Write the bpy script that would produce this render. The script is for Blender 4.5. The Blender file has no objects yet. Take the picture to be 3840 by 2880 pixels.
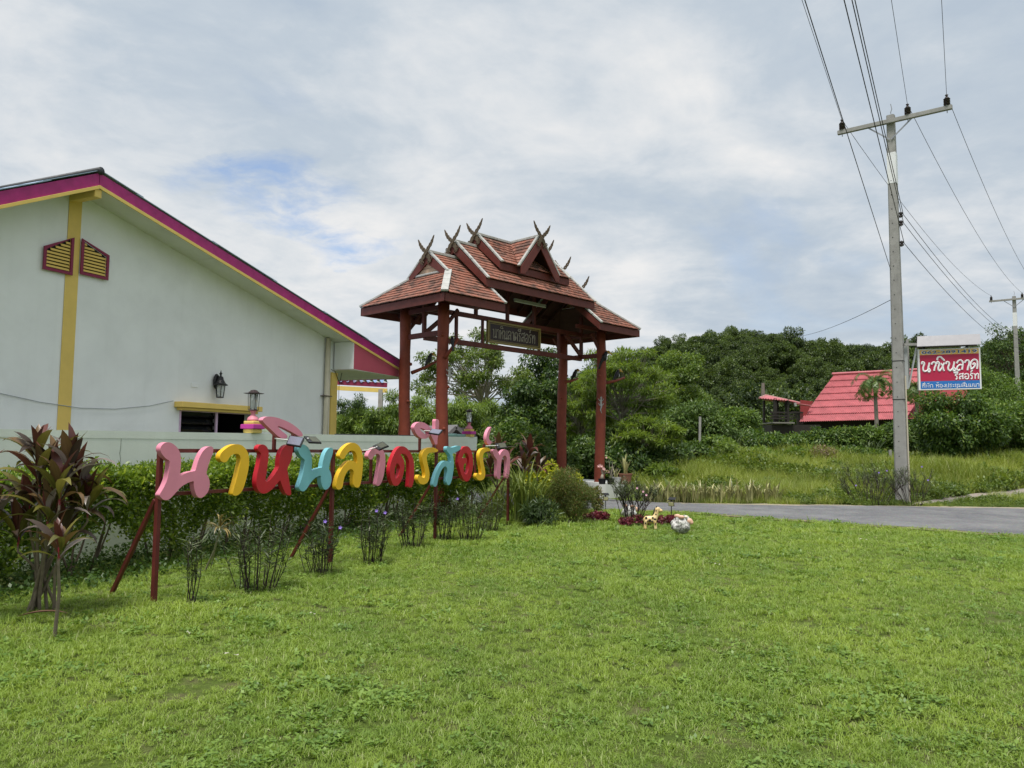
import bpy, bmesh, math, random
import numpy as np
from mathutils import Vector, Matrix, Euler
from mathutils.geometry import tessellate_polygon

SC = bpy.context.scene
COL = SC.collection
rng = np.random.default_rng(11)
random.seed(5)

# ---------------------------------------------------------------- camera
EYE = 1.55; FPX = 2884.0; HOR = 1668.0; ROLL = 0.0087      # photo pixels (3840 wide)
PITCH = math.atan((HOR - 1440) / FPX)
FW = np.array([0, math.cos(PITCH), math.sin(PITCH)])
R0 = np.array([1.0, 0, 0]); U0 = np.array([0, -math.sin(PITCH), math.cos(PITCH)])
RR = math.cos(ROLL) * R0 + math.sin(ROLL) * U0
UU = math.cos(ROLL) * U0 - math.sin(ROLL) * R0
CP = np.array([0, 0, EYE])
cam = bpy.data.cameras.new('camera'); cam.sensor_width = 36; cam.lens = 36 * FPX / 3840
cam.clip_start = 0.05; cam.clip_end = 2000
camo = bpy.data.objects.new('camera', cam); COL.objects.link(camo)
camo.matrix_world = Matrix(((RR[0], UU[0], -FW[0], CP[0]), (RR[1], UU[1], -FW[1], CP[1]),
                            (RR[2], UU[2], -FW[2], CP[2]), (0, 0, 0, 1)))
SC.camera = camo

# ---------------------------------------------------------------- sky, sun, exposure
SUN_DIR = Vector((-0.12, -0.42, 1.15)).normalized()      # towards the sun (veiled by cloud)
SUN_EL = math.asin(SUN_DIR.z); SUN_ROT = math.atan2(SUN_DIR.x, SUN_DIR.y)
SKY_GAIN = 0.295
def ray(x, y):
    return FW + RR * (x - 1920) / FPX - UU * (y - 1440) / FPX
wd = bpy.data.worlds.new('World'); SC.world = wd; wd.use_nodes = True
nt = wd.node_tree; nt.nodes.clear()
def N(tree, t, **k):
    n = tree.nodes.new(t)
    for a, b in k.items(): setattr(n, a, b)
    return n
def lk(tree, a, b): tree.links.new(a, b)
def math_node(tree, op, a, b=None, clamp=False):
    n = N(tree, 'ShaderNodeMath', operation=op); n.use_clamp = clamp
    for i, v in enumerate((a, b)):
        if v is None: continue
        if isinstance(v, (int, float)): n.inputs[i].default_value = v
        else: lk(tree, v, n.inputs[i])
    return n.outputs[0]
def vmath(tree, op, a, b=None):
    n = N(tree, 'ShaderNodeVectorMath', operation=op)
    for i, v in enumerate((a, b)):
        if v is None: continue
        if isinstance(v, (tuple, list)): n.inputs[i].default_value = v
        else: lk(tree, v, n.inputs[i])
    return n.outputs['Value'] if op in ('DOT_PRODUCT', 'LENGTH') else n.outputs[0]
def mixc(tree, f, a, b, mode='MIX'):
    n = N(tree, 'ShaderNodeMix', data_type='RGBA', blend_type=mode)
    for i, v in ((0, f), (6, a), (7, b)):
        if isinstance(v, (int, float)): n.inputs[i].default_value = v
        elif isinstance(v, (tuple, list)): n.inputs[i].default_value = tuple(v) + ((1,) if len(v) == 3 else ())
        else: lk(tree, v, n.inputs[i])
    return n.outputs[2]
def ramp(tree, f, stops, interp='LINEAR'):
    n = N(tree, 'ShaderNodeValToRGB'); n.color_ramp.interpolation = interp
    e = n.color_ramp.elements
    while len(e) < len(stops): e.new(0.5)
    for el, (p, c) in zip(e, stops):
        el.position = p; el.color = (c, c, c, 1) if isinstance(c, (int, float)) else tuple(c) + (1,)
    lk(tree, f, n.inputs[0]); return n.outputs[0]
def noise(tree, vec, scale, detail=4, rough=.55, dist=0.0):
    n = N(tree, 'ShaderNodeTexNoise'); n.inputs['Scale'].default_value = scale
    n.inputs['Detail'].default_value = detail; n.inputs['Roughness'].default_value = rough
    n.inputs['Distortion'].default_value = dist
    if vec is not None: lk(tree, vec, n.inputs['Vector'])
    return n.outputs[0]

sky = N(nt, 'ShaderNodeTexSky', sky_type='NISHITA'); sky.sun_disc = False
sky.sun_elevation = SUN_EL; sky.sun_rotation = SUN_ROT; sky.air_density = 1.0; sky.dust_density = 2.0
tc = N(nt, 'ShaderNodeTexCoord'); D = tc.outputs['Generated']
sep = N(nt, 'ShaderNodeSeparateXYZ'); lk(nt, D, sep.inputs[0])
zz = math_node(nt, 'ADD', math_node(nt, 'ABSOLUTE', sep.outputs[2]), 0.16)
cmb = N(nt, 'ShaderNodeCombineXYZ')
lk(nt, math_node(nt, 'DIVIDE', sep.outputs[0], zz), cmb.inputs[0])
lk(nt, math_node(nt, 'DIVIDE', sep.outputs[1], zz), cmb.inputs[1])
cv = vmath(nt, 'ADD', cmb.outputs[0], (3.1, 1.7, 0.4))
n1 = noise(nt, cv, 0.62, 8, .56, .55)
n2 = noise(nt, cv, 1.9, 9, .58, .4)
n3 = noise(nt, cv, 7.5, 5, .6, .3)
mixn = math_node(nt, 'ADD', math_node(nt, 'ADD', math_node(nt, 'MULTIPLY', n1, .44), math_node(nt, 'MULTIPLY', n2, .42)),
                 math_node(nt, 'MULTIPLY', n3, .14))
cloud = ramp(nt, mixn, [(.39, (.545, .635, .74)), (.455, (.62, .70, .785)), (.53, (.79, .835, .88)), (.62, (.97, .97, .97))])
# a blue gap in the cloud sheet, low over the house roof
gd = Vector(ray(1080, 790)).normalized()
side = Vector((0, 0, 1)).cross(gd).normalized(); upv = gd.cross(side)
gx = vmath(nt, 'DOT_PRODUCT', D, tuple(side)); gy = vmath(nt, 'DOT_PRODUCT', D, tuple(upv))
wob = math_node(nt, 'MULTIPLY', math_node(nt, 'SUBTRACT', n2, .5), .26)
e2 = math_node(nt, 'ADD', math_node(nt, 'POWER', math_node(nt, 'DIVIDE', math_node(nt, 'ADD', gx, wob), .13), 2.0),
               math_node(nt, 'POWER', math_node(nt, 'DIVIDE', math_node(nt, 'ADD', gy, wob), .034), 2.0))
gap = math_node(nt, 'MULTIPLY', ramp(nt, e2, [(0.0, 1.0), (1.0, 0.0)]), ramp(nt, n3, [(.35, 1.0), (.62, .15)]))
front = ramp(nt, vmath(nt, 'DOT_PRODUCT', D, tuple(gd)), [(.5, 0.0), (.8, 1.0)])
gap = math_node(nt, 'MULTIPLY', gap, front)
thin = ramp(nt, n1, [(.30, 1.0), (.42, 0.0)])
hole = math_node(nt, 'MAXIMUM', math_node(nt, 'MULTIPLY', gap, .85), math_node(nt, 'MULTIPLY', thin, .4))
bluesky = mixc(nt, 1.0, sky.outputs[0], (.062, .062, .064), 'MULTIPLY')
cl = mixc(nt, 1.0, cloud, (SKY_GAIN,) * 3, 'MULTIPLY')
fin = mixc(nt, hole, cl, bluesky)
bg = N(nt, 'ShaderNodeBackground'); lk(nt, fin, bg.inputs[0]); bg.inputs[1].default_value = 1.0
wo = N(nt, 'ShaderNodeOutputWorld'); lk(nt, bg.outputs[0], wo.inputs[0])

sun = bpy.data.lights.new('sun', 'SUN'); sun.energy = 1.5; sun.angle = math.radians(22); sun.color = (1, .96, .9)
suno = bpy.data.objects.new('sun', sun); COL.objects.link(suno)
suno.rotation_euler = (-SUN_DIR).to_track_quat('-Z', 'Y').to_euler(); suno.location = (0, 0, 30)

SC.view_settings.view_transform = 'Standard'; SC.view_settings.look = 'None'
SC.view_settings.exposure = 1.58; SC.view_settings.gamma = 1.0; SC.view_settings.use_curve_mapping = False
SC.render.engine = 'CYCLES'
SC.cycles.use_denoising = True; SC.cycles.max_bounces = 6; SC.cycles.transparent_max_bounces = 8
SC.cycles.diffuse_bounces = 3; SC.cycles.glossy_bounces = 2; SC.cycles.transmission_bounces = 4
SC.cycles.sample_clamp_indirect = 8

# ---------------------------------------------------------------- helpers: geometry from the photo's pixels
def gp(x, y, z=0.0):
    d = ray(x, y); return CP + d * (z - EYE) / d[2]
def at(x, y, Y):
    d = ray(x, y); return CP + d * Y / d[1]
def onplane(x, y, P, n):
    d = ray(x, y); P = np.asarray(P, float); n = np.asarray(n, float)
    return CP + d * ((P - CP) @ n) / (d @ n)
def gpt(x, y):
    z = 0.0
    for _ in range(12): p = gp(x, y, z); z = .5 * z + .5 * float(gz(p[0], p[1]))
    return p
def sstep(t):
    t = np.clip(t, 0, 1); return t * t * (3 - 2 * t)
HX = [-400, -60, -20, 0, 12, 21.6, 30, 42, 52, 64, 86, 130, 400]
HZ = [0, 0.5, 1.5, 4, 9, 13.0, 15.6, 16.6, 15.6, 15.0, 14.6, 13, 10]
def gz(x, y):
    """height of the ground"""
    x = np.asarray(x, float); y = np.asarray(y, float)
    rise = 0.95 * sstep((y - 21.6) / 12.0) * sstep((x - 1.0) / 3.0)
    hill = np.interp(x, HX, HZ) * sstep((y - 62) / 75.0)
    lump = 0.8 * np.sin(x * .11 + 1.3) * np.sin(y * .09) * sstep((y - 62) / 60)
    return rise + hill + lump

# ---------------------------------------------------------------- helpers: meshes and objects
class G:
    """collects vertices and faces for ONE mesh"""
    def __init__(self): self.v = []; self.f = []; self.m = []
    def add(self, vs, fs, mi=0):
        b = len(self.v); self.v += [tuple(map(float, p)) for p in vs]
        self.f += [tuple(b + i for i in f) for f in fs]; self.m += [mi] * len(fs); return self
    def box(self, c, s, M=None, mi=0):
        x, y, z = s[0] / 2, s[1] / 2, s[2] / 2
        vs = [Vector((i * x, j * y, k * z)) for i in (-1, 1) for j in (-1, 1) for k in (-1, 1)]
        if M is not None: vs = [M @ p for p in vs]
        vs = [p + Vector(c) for p in vs]
        return self.add(vs, [(0, 1, 3, 2), (4, 6, 7, 5), (0, 4, 5, 1), (2, 3, 7, 6), (0, 2, 6, 4), (1, 5, 7, 3)], mi)
    def bar(self, a, b, w, h=None, up=(0, 0, 1), mi=0):
        """box from a to b with cross-section w (sideways) x h (up)"""
        h = w if h is None else h
        a = Vector(a); b = Vector(b); d = (b - a); L = d.length; d.normalize()
        s = d.cross(Vector(up))
        if s.length < 1e-4: s = d.cross(Vector((1, 0, 0)))
        s.normalize(); t = s.cross(d)
        M = Matrix((s, d, t)).transposed()
        return self.box((a + b) / 2, (w, L, h), M, mi)
    def tube(self, pts, rad, n=8, cap=True, mi=0):
        pts = [Vector(p) for p in pts]
        if isinstance(rad, (int, float)): rad = [rad] * len(pts)
        vs = []; ref = None
        for i, p in enumerate(pts):
            d = (pts[min(i + 1, len(pts) - 1)] - pts[max(i - 1, 0)])
            if d.length < 1e-9: d = Vector((0, 0, 1))
            d.normalize()
            if ref is None: ref = Vector((1, 0, 0)) if abs(d.x) < .8 else Vector((0, 1, 0))
            s = (ref - d * ref.dot(d))
            if s.length < 1e-5: s = d.orthogonal()
            s.normalize(); t = d.cross(s); ref = s
            for k in range(n):
                a = 2 * math.pi * k / n
                vs.append(p + (s * math.cos(a) + t * math.sin(a)) * rad[i])
        fs = []
        for i in range(len(pts) - 1):
            for k in range(n):
                fs.append((i * n + k, i * n + (k + 1) % n, (i + 1) * n + (k + 1) % n, (i + 1) * n + k))
        if cap:
            fs.append(tuple(range(n - 1, -1, -1))); fs.append(tuple(range((len(pts) - 1) * n, len(pts) * n)))
        return self.add(vs, fs, mi)
    def lathe(self, c, prof, n=16, mi=0, M=None):
        """profile of (radius, z) turned about the z axis"""
        vs = []
        for r, z in prof:
            for k in range(n):
                a = 2 * math.pi * k / n; p = Vector((r * math.cos(a), r * math.sin(a), z))
                vs.append((M @ p if M is not None else p) + Vector(c))
        fs = []
        for i in range(len(prof) - 1):
            for k in range(n):
                fs.append((i * n + k, i * n + (k + 1) % n, (i + 1) * n + (k + 1) % n, (i + 1) * n + k))
        fs.append(tuple(range(n - 1, -1, -1))); fs.append(tuple(range((len(prof) - 1) * n, len(prof) * n)))
        return self.add(vs, fs, mi)
    def ball(self, c, r, n=10, M=None, mi=0):
        r = (r, r, r) if isinstance(r, (int, float)) else r
        vs = []; m = max(4, n // 2 + 1)
        for i in range(m + 1):
            t = math.pi * i / m
            for k in range(n):
                a = 2 * math.pi * k / n
                p = Vector((r[0] * math.sin(t) * math.cos(a), r[1] * math.sin(t) * math.sin(a), r[2] * math.cos(t)))
                vs.append((M @ p if M is not None else p) + Vector(c))
        fs = [(i * n + k, (i + 1) * n + k, (i + 1) * n + (k + 1) % n, i * n + (k + 1) % n) for i in range(m) for k in range(n)]
        return self.add(vs, fs, mi)
    def prism(self, poly, off, holes=(), mi=0):
        """planar polygon (3-D points) with holes, extruded by vector off"""
        loops = [[Vector(p) for p in poly]] + [[Vector(p) for p in h] for h in holes]
        flat = [p for l in loops for p in l]; n = len(flat); off = Vector(off)
        tri = tessellate_polygon(loops)
        nor = sum((a.cross(b) for a, b in zip(loops[0], loops[0][1:] + loops[0][:1])), Vector())
        fs = []
        for t in tri:
            a, b, c = (flat[i] for i in t)
            up = (b - a).cross(c - a).dot(off) > 0
            t = tuple(t)
            fs.append(tuple(reversed(t)) if up else t)
            fs.append(tuple(n + i for i in (t if up else tuple(reversed(t)))))
        base = 0
        for li, l in enumerate(loops):
            k = len(l); nn = sum((a.cross(b) for a, b in zip(l, l[1:] + l[:1])), Vector())
            flip = (nn.dot(off) > 0) == (li == 0)
            for i in range(k):
                a, b = base + i, base + (i + 1) % k
                fs.append((a, b, n + b, n + a) if flip else (b, a, n + a, n + b))
            base += k
        return self.add(flat + [p + off for p in flat], fs, mi)
    def mesh(self, name):
        me = bpy.data.meshes.new(name); me.from_pydata(self.v, [], self.f)
        if any(self.m): me.polygons.foreach_set('material_index', self.m)
        me.update(); return me

def quads_mesh(name, V, Q):
    """numpy verts (n,3) and quads (m,4)"""
    me = bpy.data.meshes.new(name); V = np.ascontiguousarray(V, np.float32); Q = np.ascontiguousarray(Q, np.int32)
    me.vertices.add(len(V)); me.vertices.foreach_set('co', V.ravel())
    me.loops.add(Q.size); me.loops.foreach_set('vertex_index', Q.ravel())
    me.polygons.add(len(Q)); me.polygons.foreach_set('loop_start', np.arange(len(Q), dtype=np.int32) * 4)
    me.update(calc_edges=True); return me

def setp(o, label=None, cat=None, group=None, kind=None):
    for k, v in (('label', label), ('category', cat), ('group', group), ('kind', kind)):
        if v: o[k] = v
    return o
def thing(name, label, cat, loc=(0, 0, 0), rz=0.0, group=None):
    o = bpy.data.objects.new(name, None); COL.objects.link(o); o.empty_display_size = .2
    o.location = tuple(loc); o.rotation_euler = (0, 0, rz)
    return setp(o, label, cat, group)
def obj(name, g, mat, parent=None, world=True, smooth=False, bevel=0.0, loc=None, label=None):
    """one mesh object; world=True: vertices are in world space even under a parent"""
    me = g if isinstance(g, bpy.types.Mesh) else g.mesh(name)
    for m in (mat if isinstance(mat, (list, tuple)) else [mat]):
        if len(me.materials) < (len(mat) if isinstance(mat, (list, tuple)) else 1): me.materials.append(m)
    o = bpy.data.objects.new(name, me); COL.objects.link(o)
    if loc is not None and parent is None:
        me.transform(Matrix.Translation(-Vector(loc))); o.location = tuple(loc)
    if parent is not None:
        o.parent = parent
        if world:
            if parent.type == 'EMPTY':
                Mp = Matrix.Translation(parent.location) @ parent.rotation_euler.to_matrix().to_4x4()
                o.matrix_parent_inverse = Mp.inverted()
            elif parent.parent is None:
                o.matrix_parent_inverse = Matrix.Translation(parent.location).inverted()
    if smooth: me.polygons.foreach_set('use_smooth', [True] * len(me.polygons))
    if bevel:
        b = o.modifiers.new('bevel', 'BEVEL'); b.width = bevel; b.segments = 2; b.limit_method = 'ANGLE'; b.angle_limit = math.radians(35)
    if label: o['label'] = label
    return o
def structure(name, g, mat, **k):
    o = obj(name, g, mat, **k); o['kind'] = 'structure'; return o
def copy_tree(o, parent=None):
    c = o.copy(); COL.objects.link(c); c.parent = parent
    for ch in [x for x in bpy.data.objects if x.parent == o]: copy_tree(ch, c)
    return c
def chaikin(p, it=1):
    for _ in range(it):
        q = []
        for a, b in zip(p, p[1:] + p[:1]):
            q.append((a[0] * .75 + b[0] * .25, a[1] * .75 + b[1] * .25)); q.append((a[0] * .25 + b[0] * .75, a[1] * .25 + b[1] * .75))
        p = q
    return p

# ---------------------------------------------------------------- materials (all procedural)
MATS = {}
def M(name, col, rough=.6, var=.12, scale=6.0, bump=0.0, bscale=40.0, spec=.35, metal=0.0, col2=None, dirt=0.0, dirtcol=(.05, .045, .035), dscale=2.5, coat=0.0, objspace=False, streak=0.0):
    if name in MATS: return MATS[name]
    m = bpy.data.materials.new(name); m.use_nodes = True; t = m.node_tree
    p = t.nodes['Principled BSDF']; p.inputs['Roughness'].default_value = rough
    p.inputs['Specular IOR Level'].default_value = spec; p.inputs['Metallic'].default_value = metal
    p.inputs['Coat Weight'].default_value = coat
    tcn = N(t, 'ShaderNodeTexCoord'); geo = N(t, 'ShaderNodeNewGeometry')
    pos = tcn.outputs['Object'] if objspace else geo.outputs['Position']
    nz = noise(t, pos, scale, 5, .6)
    lo = tuple(c * (1 - var) for c in col); hi = tuple(min(1, c * (1 + var)) for c in (col2 or col))
    c = mixc(t, ramp(t, nz, [(.3, 0.0), (.7, 1.0)]), lo, hi)
    if dirt:
        dn = noise(t, pos, dscale, 7, .68, .6)
        c = mixc(t, math_node(t, 'MULTIPLY', ramp(t, dn, [(.50, 0.0), (.68, 1.0)]), dirt), c, dirtcol)
    if streak:
        mp = N(t, 'ShaderNodeMapping'); mp.inputs['Scale'].default_value = (5, 5, .22); lk(t, pos, mp.inputs[0])
        c = mixc(t, math_node(t, 'MULTIPLY', ramp(t, noise(t, mp.outputs[0], 1.0, 7, .7, .3), [(.52, 0.0), (.74, 1.0)]), streak), c, dirtcol)
    lk(t, c, p.inputs['Base Color'])
    rn = noise(t, pos, scale * 3, 3)
    lk(t, ramp(t, rn, [(.2, max(0, rough - .08)), (.8, min(1, rough + .08))]), p.inputs['Roughness'])
    if bump:
        b = N(t, 'ShaderNodeBump'); b.inputs['Strength'].default_value = 1.0; b.inputs['Distance'].default_value = bump
        lk(t, noise(t, pos, bscale, 6, .65), b.inputs['Height']); lk(t, b.outputs[0], p.inputs['Normal'])
    MATS[name] = m; return m
def leafmat(name, c1, c2, c3=None, trans=.35, rough=.45, patch=.5, spec=.4, f3=.12):
    """leaf colours vary from leaf to leaf and, slowly, from place to place"""
    if name in MATS: return MATS[name]
    m = bpy.data.materials.new(name); m.use_nodes = True; t = m.node_tree
    p = t.nodes['Principled BSDF']; out = t.nodes['Material Output']
    geo = N(t, 'ShaderNodeNewGeometry'); oi = N(t, 'ShaderNodeObjectInfo')
    rnd = geo.outputs['Random Per Island']
    nz = noise(t, geo.outputs['Position'], patch, 3)
    f = math_node(t, 'ADD', math_node(t, 'MULTIPLY', rnd, .55), math_node(t, 'MULTIPLY', nz, .65))
    f = math_node(t, 'ADD', f, math_node(t, 'MULTIPLY', math_node(t, 'SUBTRACT', oi.outputs['Random'], .5), .45))
    c = mixc(t, ramp(t, f, [(.25, 0.0), (.85, 1.0)]), c1, c2)
    if c3:
        r2 = math_node(t, 'FRACT', math_node(t, 'MULTIPLY', rnd, 17.31))
        c = mixc(t, ramp(t, r2, [(1 - f3 - .02, 0.0), (1 - f3 + .02, 1.0)]), c, c3)
    lk(t, c, p.inputs['Base Color']); p.inputs['Roughness'].default_value = rough
    p.inputs['Specular IOR Level'].default_value = spec
    tr = N(t, 'ShaderNodeBsdfTranslucent'); lk(t, mixc(t, 1.0, c, (1.5, 1.45, .7), 'MULTIPLY'), tr.inputs[0])
    mx = N(t, 'ShaderNodeMixShader'); mx.inputs[0].default_value = trans
    lk(t, p.outputs[0], mx.inputs[1]); lk(t, tr.outputs[0], mx.inputs[2]); lk(t, mx.outputs[0], out.inputs[0])
    MATS[name] = m; return m

# ---------------------------------------------------------------- foliage builders
def unit(n, r=rng):
    v = r.normal(size=(n, 3)); return v / np.linalg.norm(v, axis=1, keepdims=True)
def leaf_quads(pos, axis, nor, L, W, fold=.15):
    """one folded rhombus per leaf"""
    axis = axis / (np.linalg.norm(axis, axis=1, keepdims=True) + 1e-9)
    s = np.cross(axis, nor); s /= (np.linalg.norm(s, axis=1, keepdims=True) + 1e-9)
    nn = np.cross(s, axis)
    L = np.broadcast_to(np.asarray(L, float), (len(pos),))[:, None]; W = np.broadcast_to(np.asarray(W, float), (len(pos),))[:, None]
    a = pos; b = pos + axis * L * .45 + s * W * .5 + nn * W * fold; c = pos + axis * L; d = pos + axis * L * .45 - s * W * .5 + nn * W * fold
    V = np.stack([a, b, c, d], 1).reshape(-1, 3); Q = np.arange(len(pos) * 4).reshape(-1, 4)
    return V, Q
def leafcloud(C, Rd, n, L, W, droop=.3, shell=.55, up=.5, jit=.35, r=rng):
    C = np.asarray(C, float); Rd = np.asarray(Rd, float)
    if Rd.ndim == 1: Rd = np.repeat(Rd[:, None], 3, 1)
    w = (Rd[:, 0] * Rd[:, 1] + Rd[:, 0] * Rd[:, 2] + Rd[:, 1] * Rd[:, 2]); w = w / w.sum()
    k = r.choice(len(C), n, p=w); d = unit(n, r)
    rr = shell + (1 - shell) * r.random(n) ** .7
    pos = C[k] + d * Rd[k] * rr[:, None]
    ax = d * .7 + unit(n, r) * .8 + np.array([0, 0, -droop * 2.2]) * r.random((n, 1))
    nor = d * (1 - up) + np.array([0, 0, up * 1.6]) + unit(n, r) * jit
    sz = .7 + .6 * r.random(n)
    return leaf_quads(pos, ax, nor, L * sz, W * sz)
def merge(parts):
    V = []; Q = []; b = 0
    for v, q in parts: V.append(v); Q.append(q + b); b += len(v)
    return np.concatenate(V), np.concatenate(Q)
def limb(g, p0, p1, r0, r1, bend=.12, n=5, sides=6, r=random):
    p0 = Vector(p0); p1 = Vector(p1); d = p1 - p0; pts = []; L = d.length
    off = Vector((r.uniform(-1, 1), r.uniform(-1, 1), r.uniform(-.3, .6))) * L * bend
    for i in range(n + 1):
        t = i / n; pts.append(p0 + d * t + off * math.sin(math.pi * t))
    g.tube(pts, [r0 + (r1 - r0) * i / n for i in range(n + 1)], sides, cap=False); return pts
def ipick(i, seq): return seq[i % len(seq)]

def scatter(name, label, cat, pts, scl, rot, idx, protos, kind='stuff'):
    """one uncountable mass (grass, far wood): instances on points by geometry nodes"""
    c = bpy.data.collections.new(name + '_variants')
    for i, (me, mat) in enumerate(protos):
        o = bpy.data.objects.new('%s_variant_%02d' % (name, i), me); c.objects.link(o)
        if not me.materials: me.materials.append(mat)
    me = bpy.data.meshes.new(name); n = len(pts)
    me.vertices.add(n); me.vertices.foreach_set('co', np.ascontiguousarray(pts, np.float32).ravel())
    a = me.attributes.new('scl', 'FLOAT_VECTOR', 'POINT'); a.data.foreach_set('vector', np.ascontiguousarray(scl, np.float32).ravel())
    a = me.attributes.new('rot', 'FLOAT_VECTOR', 'POINT'); a.data.foreach_set('vector', np.ascontiguousarray(rot, np.float32).ravel())
    a = me.attributes.new('idx', 'INT', 'POINT'); a.data.foreach_set('value', np.ascontiguousarray(idx, np.int32))
    o = bpy.data.objects.new(name, me); COL.objects.link(o); setp(o, label, cat, kind=kind)
    t = bpy.data.node_groups.new(name, 'GeometryNodeTree')
    t.interface.new_socket('Geometry', in_out='INPUT', socket_type='NodeSocketGeometry')
    t.interface.new_socket('Geometry', in_out='OUTPUT', socket_type='NodeSocketGeometry')
    gi = t.nodes.new('NodeGroupInput'); go = t.nodes.new('NodeGroupOutput')
    ci = t.nodes.new('GeometryNodeCollectionInfo'); ci.inputs['Collection'].default_value = c
    ci.inputs['Separate Children'].default_value = True; ci.inputs['Reset Children'].default_value = True
    ip = t.nodes.new('GeometryNodeInstanceOnPoints'); ip.inputs['Pick Instance'].default_value = True
    def na(nm, ty):
        x = t.nodes.new('GeometryNodeInputNamedAttribute'); x.data_type = ty; x.inputs['Name'].default_value = nm
        return x.outputs['Attribute']
    er = t.nodes.new('FunctionNodeEulerToRotation')
    t.links.new(na('rot', 'FLOAT_VECTOR'), er.inputs[0])
    t.links.new(gi.outputs[0], ip.inputs['Points']); t.links.new(ci.outputs[0], ip.inputs['Instance'])
    t.links.new(na('idx', 'INT'), ip.inputs['Instance Index']); t.links.new(er.outputs[0], ip.inputs['Rotation'])
    t.links.new(na('scl', 'FLOAT_VECTOR'), ip.inputs['Scale']); t.links.new(ip.outputs[0], go.inputs[0])
    md = o.modifiers.new('scatter', 'NODES'); md.node_group = t
    return o

# ================================================================ THE SETTING
# ---- ground: one sheet to the horizon, rising beyond the road and up the wooded hill
xs = np.unique(np.concatenate([np.linspace(-600, -60, 14), np.linspace(-60, -14, 16), np.linspace(-14, 26, 81), np.linspace(26, 120, 48), np.linspace(120, 600, 14)]))
ys = np.unique(np.concatenate([np.linspace(-300, -6, 10), np.linspace(-6, 40, 93), np.linspace(40, 150, 56), np.linspace(150, 800, 14)]))
XX, YY = np.meshgrid(xs, ys); ZZ = gz(XX, YY)
lawn_bump = .018 * np.sin(XX * 1.9 + YY * .7) * np.sin(YY * 1.3 - XX * .4)
ZZ = ZZ + np.where((YY > 1) & (YY < 19) & (XX > -9) & (XX < 10), lawn_bump, 0) - .02
V = np.stack([XX, YY, ZZ], -1).reshape(-1, 3); nx = len(xs)
I = (np.arange(len(ys) - 1)[:, None] * nx + np.arange(nx - 1)[None, :]).ravel()
ground_me = quads_mesh('ground', V, np.stack([I, I + 1, I + 1 + nx, I + nx], 1))
def ground_material():
    m = bpy.data.materials.new('ground_soil_and_turf'); m.use_nodes = True; t = m.node_tree
    p = t.nodes['Principled BSDF']; p.inputs['Roughness'].default_value = .9; p.inputs['Specular IOR Level'].default_value = .1
    pos = N(t, 'ShaderNodeNewGeometry').outputs['Position']
    a = noise(t, pos, .55, 5, .6); b = noise(t, pos, 3.0, 6, .65); c = noise(t, pos, 60, 6, .75)
    g = mixc(t, ramp(t, a, [(.35, 0.0), (.65, 1.0)]), (.10, .155, .028), (.15, .21, .04))
    g = mixc(t, ramp(t, b, [(.48, 0.0), (.66, .9)]), g, (.19, .18, .085))
    g = mixc(t, ramp(t, c, [(.45, 0.0), (.75, .75)]), g, (.045, .060, .018))
    lk(t, g, p.inputs['Base Color'])
    bp = N(t, 'ShaderNodeBump'); bp.inputs['Distance'].default_value = .03; lk(t, c, bp.inputs['Height']); lk(t, bp.outputs[0], p.inputs['Normal'])
    return m
structure('ground', ground_me, ground_material(), smooth=True)

# ---- asphalt drive from the right into the gate
NEAR = [(30, 5.0), (16, 10.2), (9.25, 13.9), (7.85, 15.2), (5.3, 17.25), (4.15, 18.45), (3.1, 18.75), (2.0, 18.95), (1.0, 19.35), (.0, 20.0), (-1.1, 20.9), (-2.6, 22.3), (-5.0, 24.6), (-9.0, 28.5)]
FAR = [(30, 19.0), (20, 20.1), (13.4, 20.3), (9.6, 20.55), (6.3, 20.75), (4.9, 20.85), (4.3, 21.2), (3.6, 21.7), (2.9, 22.2), (2.1, 22.9), (1.1, 23.9), (-.6, 25.4), (-3.0, 27.6), (-7.0, 31.5)]
def strip(name, A, B, z, mat, n=6, jag=0.0, terrain=False, seg=5):
    def dense(P):
        out = []
        for a, b in zip(P, P[1:]):
            for i in range(seg): out.append((a[0] + (b[0] - a[0]) * i / seg, a[1] + (b[1] - a[1]) * i / seg))
        return out + [P[-1]]
    A = dense(A); B = dense(B); vs = []; fs = []; rr = random.Random(3)
    for i, (a, b) in enumerate(zip(A, B)):
        ja, jb = rr.uniform(-jag, jag), rr.uniform(-jag, jag)
        d = Vector((b[0] - a[0], b[1] - a[1])).normalized()
        a2 = (a[0] + d.x * ja, a[1] + d.y * ja); b2 = (b[0] + d.x * jb, b[1] + d.y * jb)
        for k in range(n + 1):
            t = k / n; x = a2[0] + (b2[0] - a2[0]) * t; y = a2[1] + (b2[1] - a2[1]) * t
            vs.append((x, y, z + (float(gz(x, y)) if terrain else 0)))
    for i in range(len(A) - 1):
        for k in range(n):
            q = i * (n + 1) + k; fs.append((q, q + n + 1, q + n + 2, q + 1))
    me = bpy.data.meshes.new(name); me.from_pydata(vs, [], fs); me.update()
    bm = bmesh.new(); bm.from_mesh(me); bmesh.ops.recalc_face_normals(bm, faces=bm.faces)
    if sum(f.normal.z for f in bm.faces) < 0: bmesh.ops.reverse_faces(bm, faces=bm.faces)
    bm.to_mesh(me); bm.free()
    return structure(name, me, mat)
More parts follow.
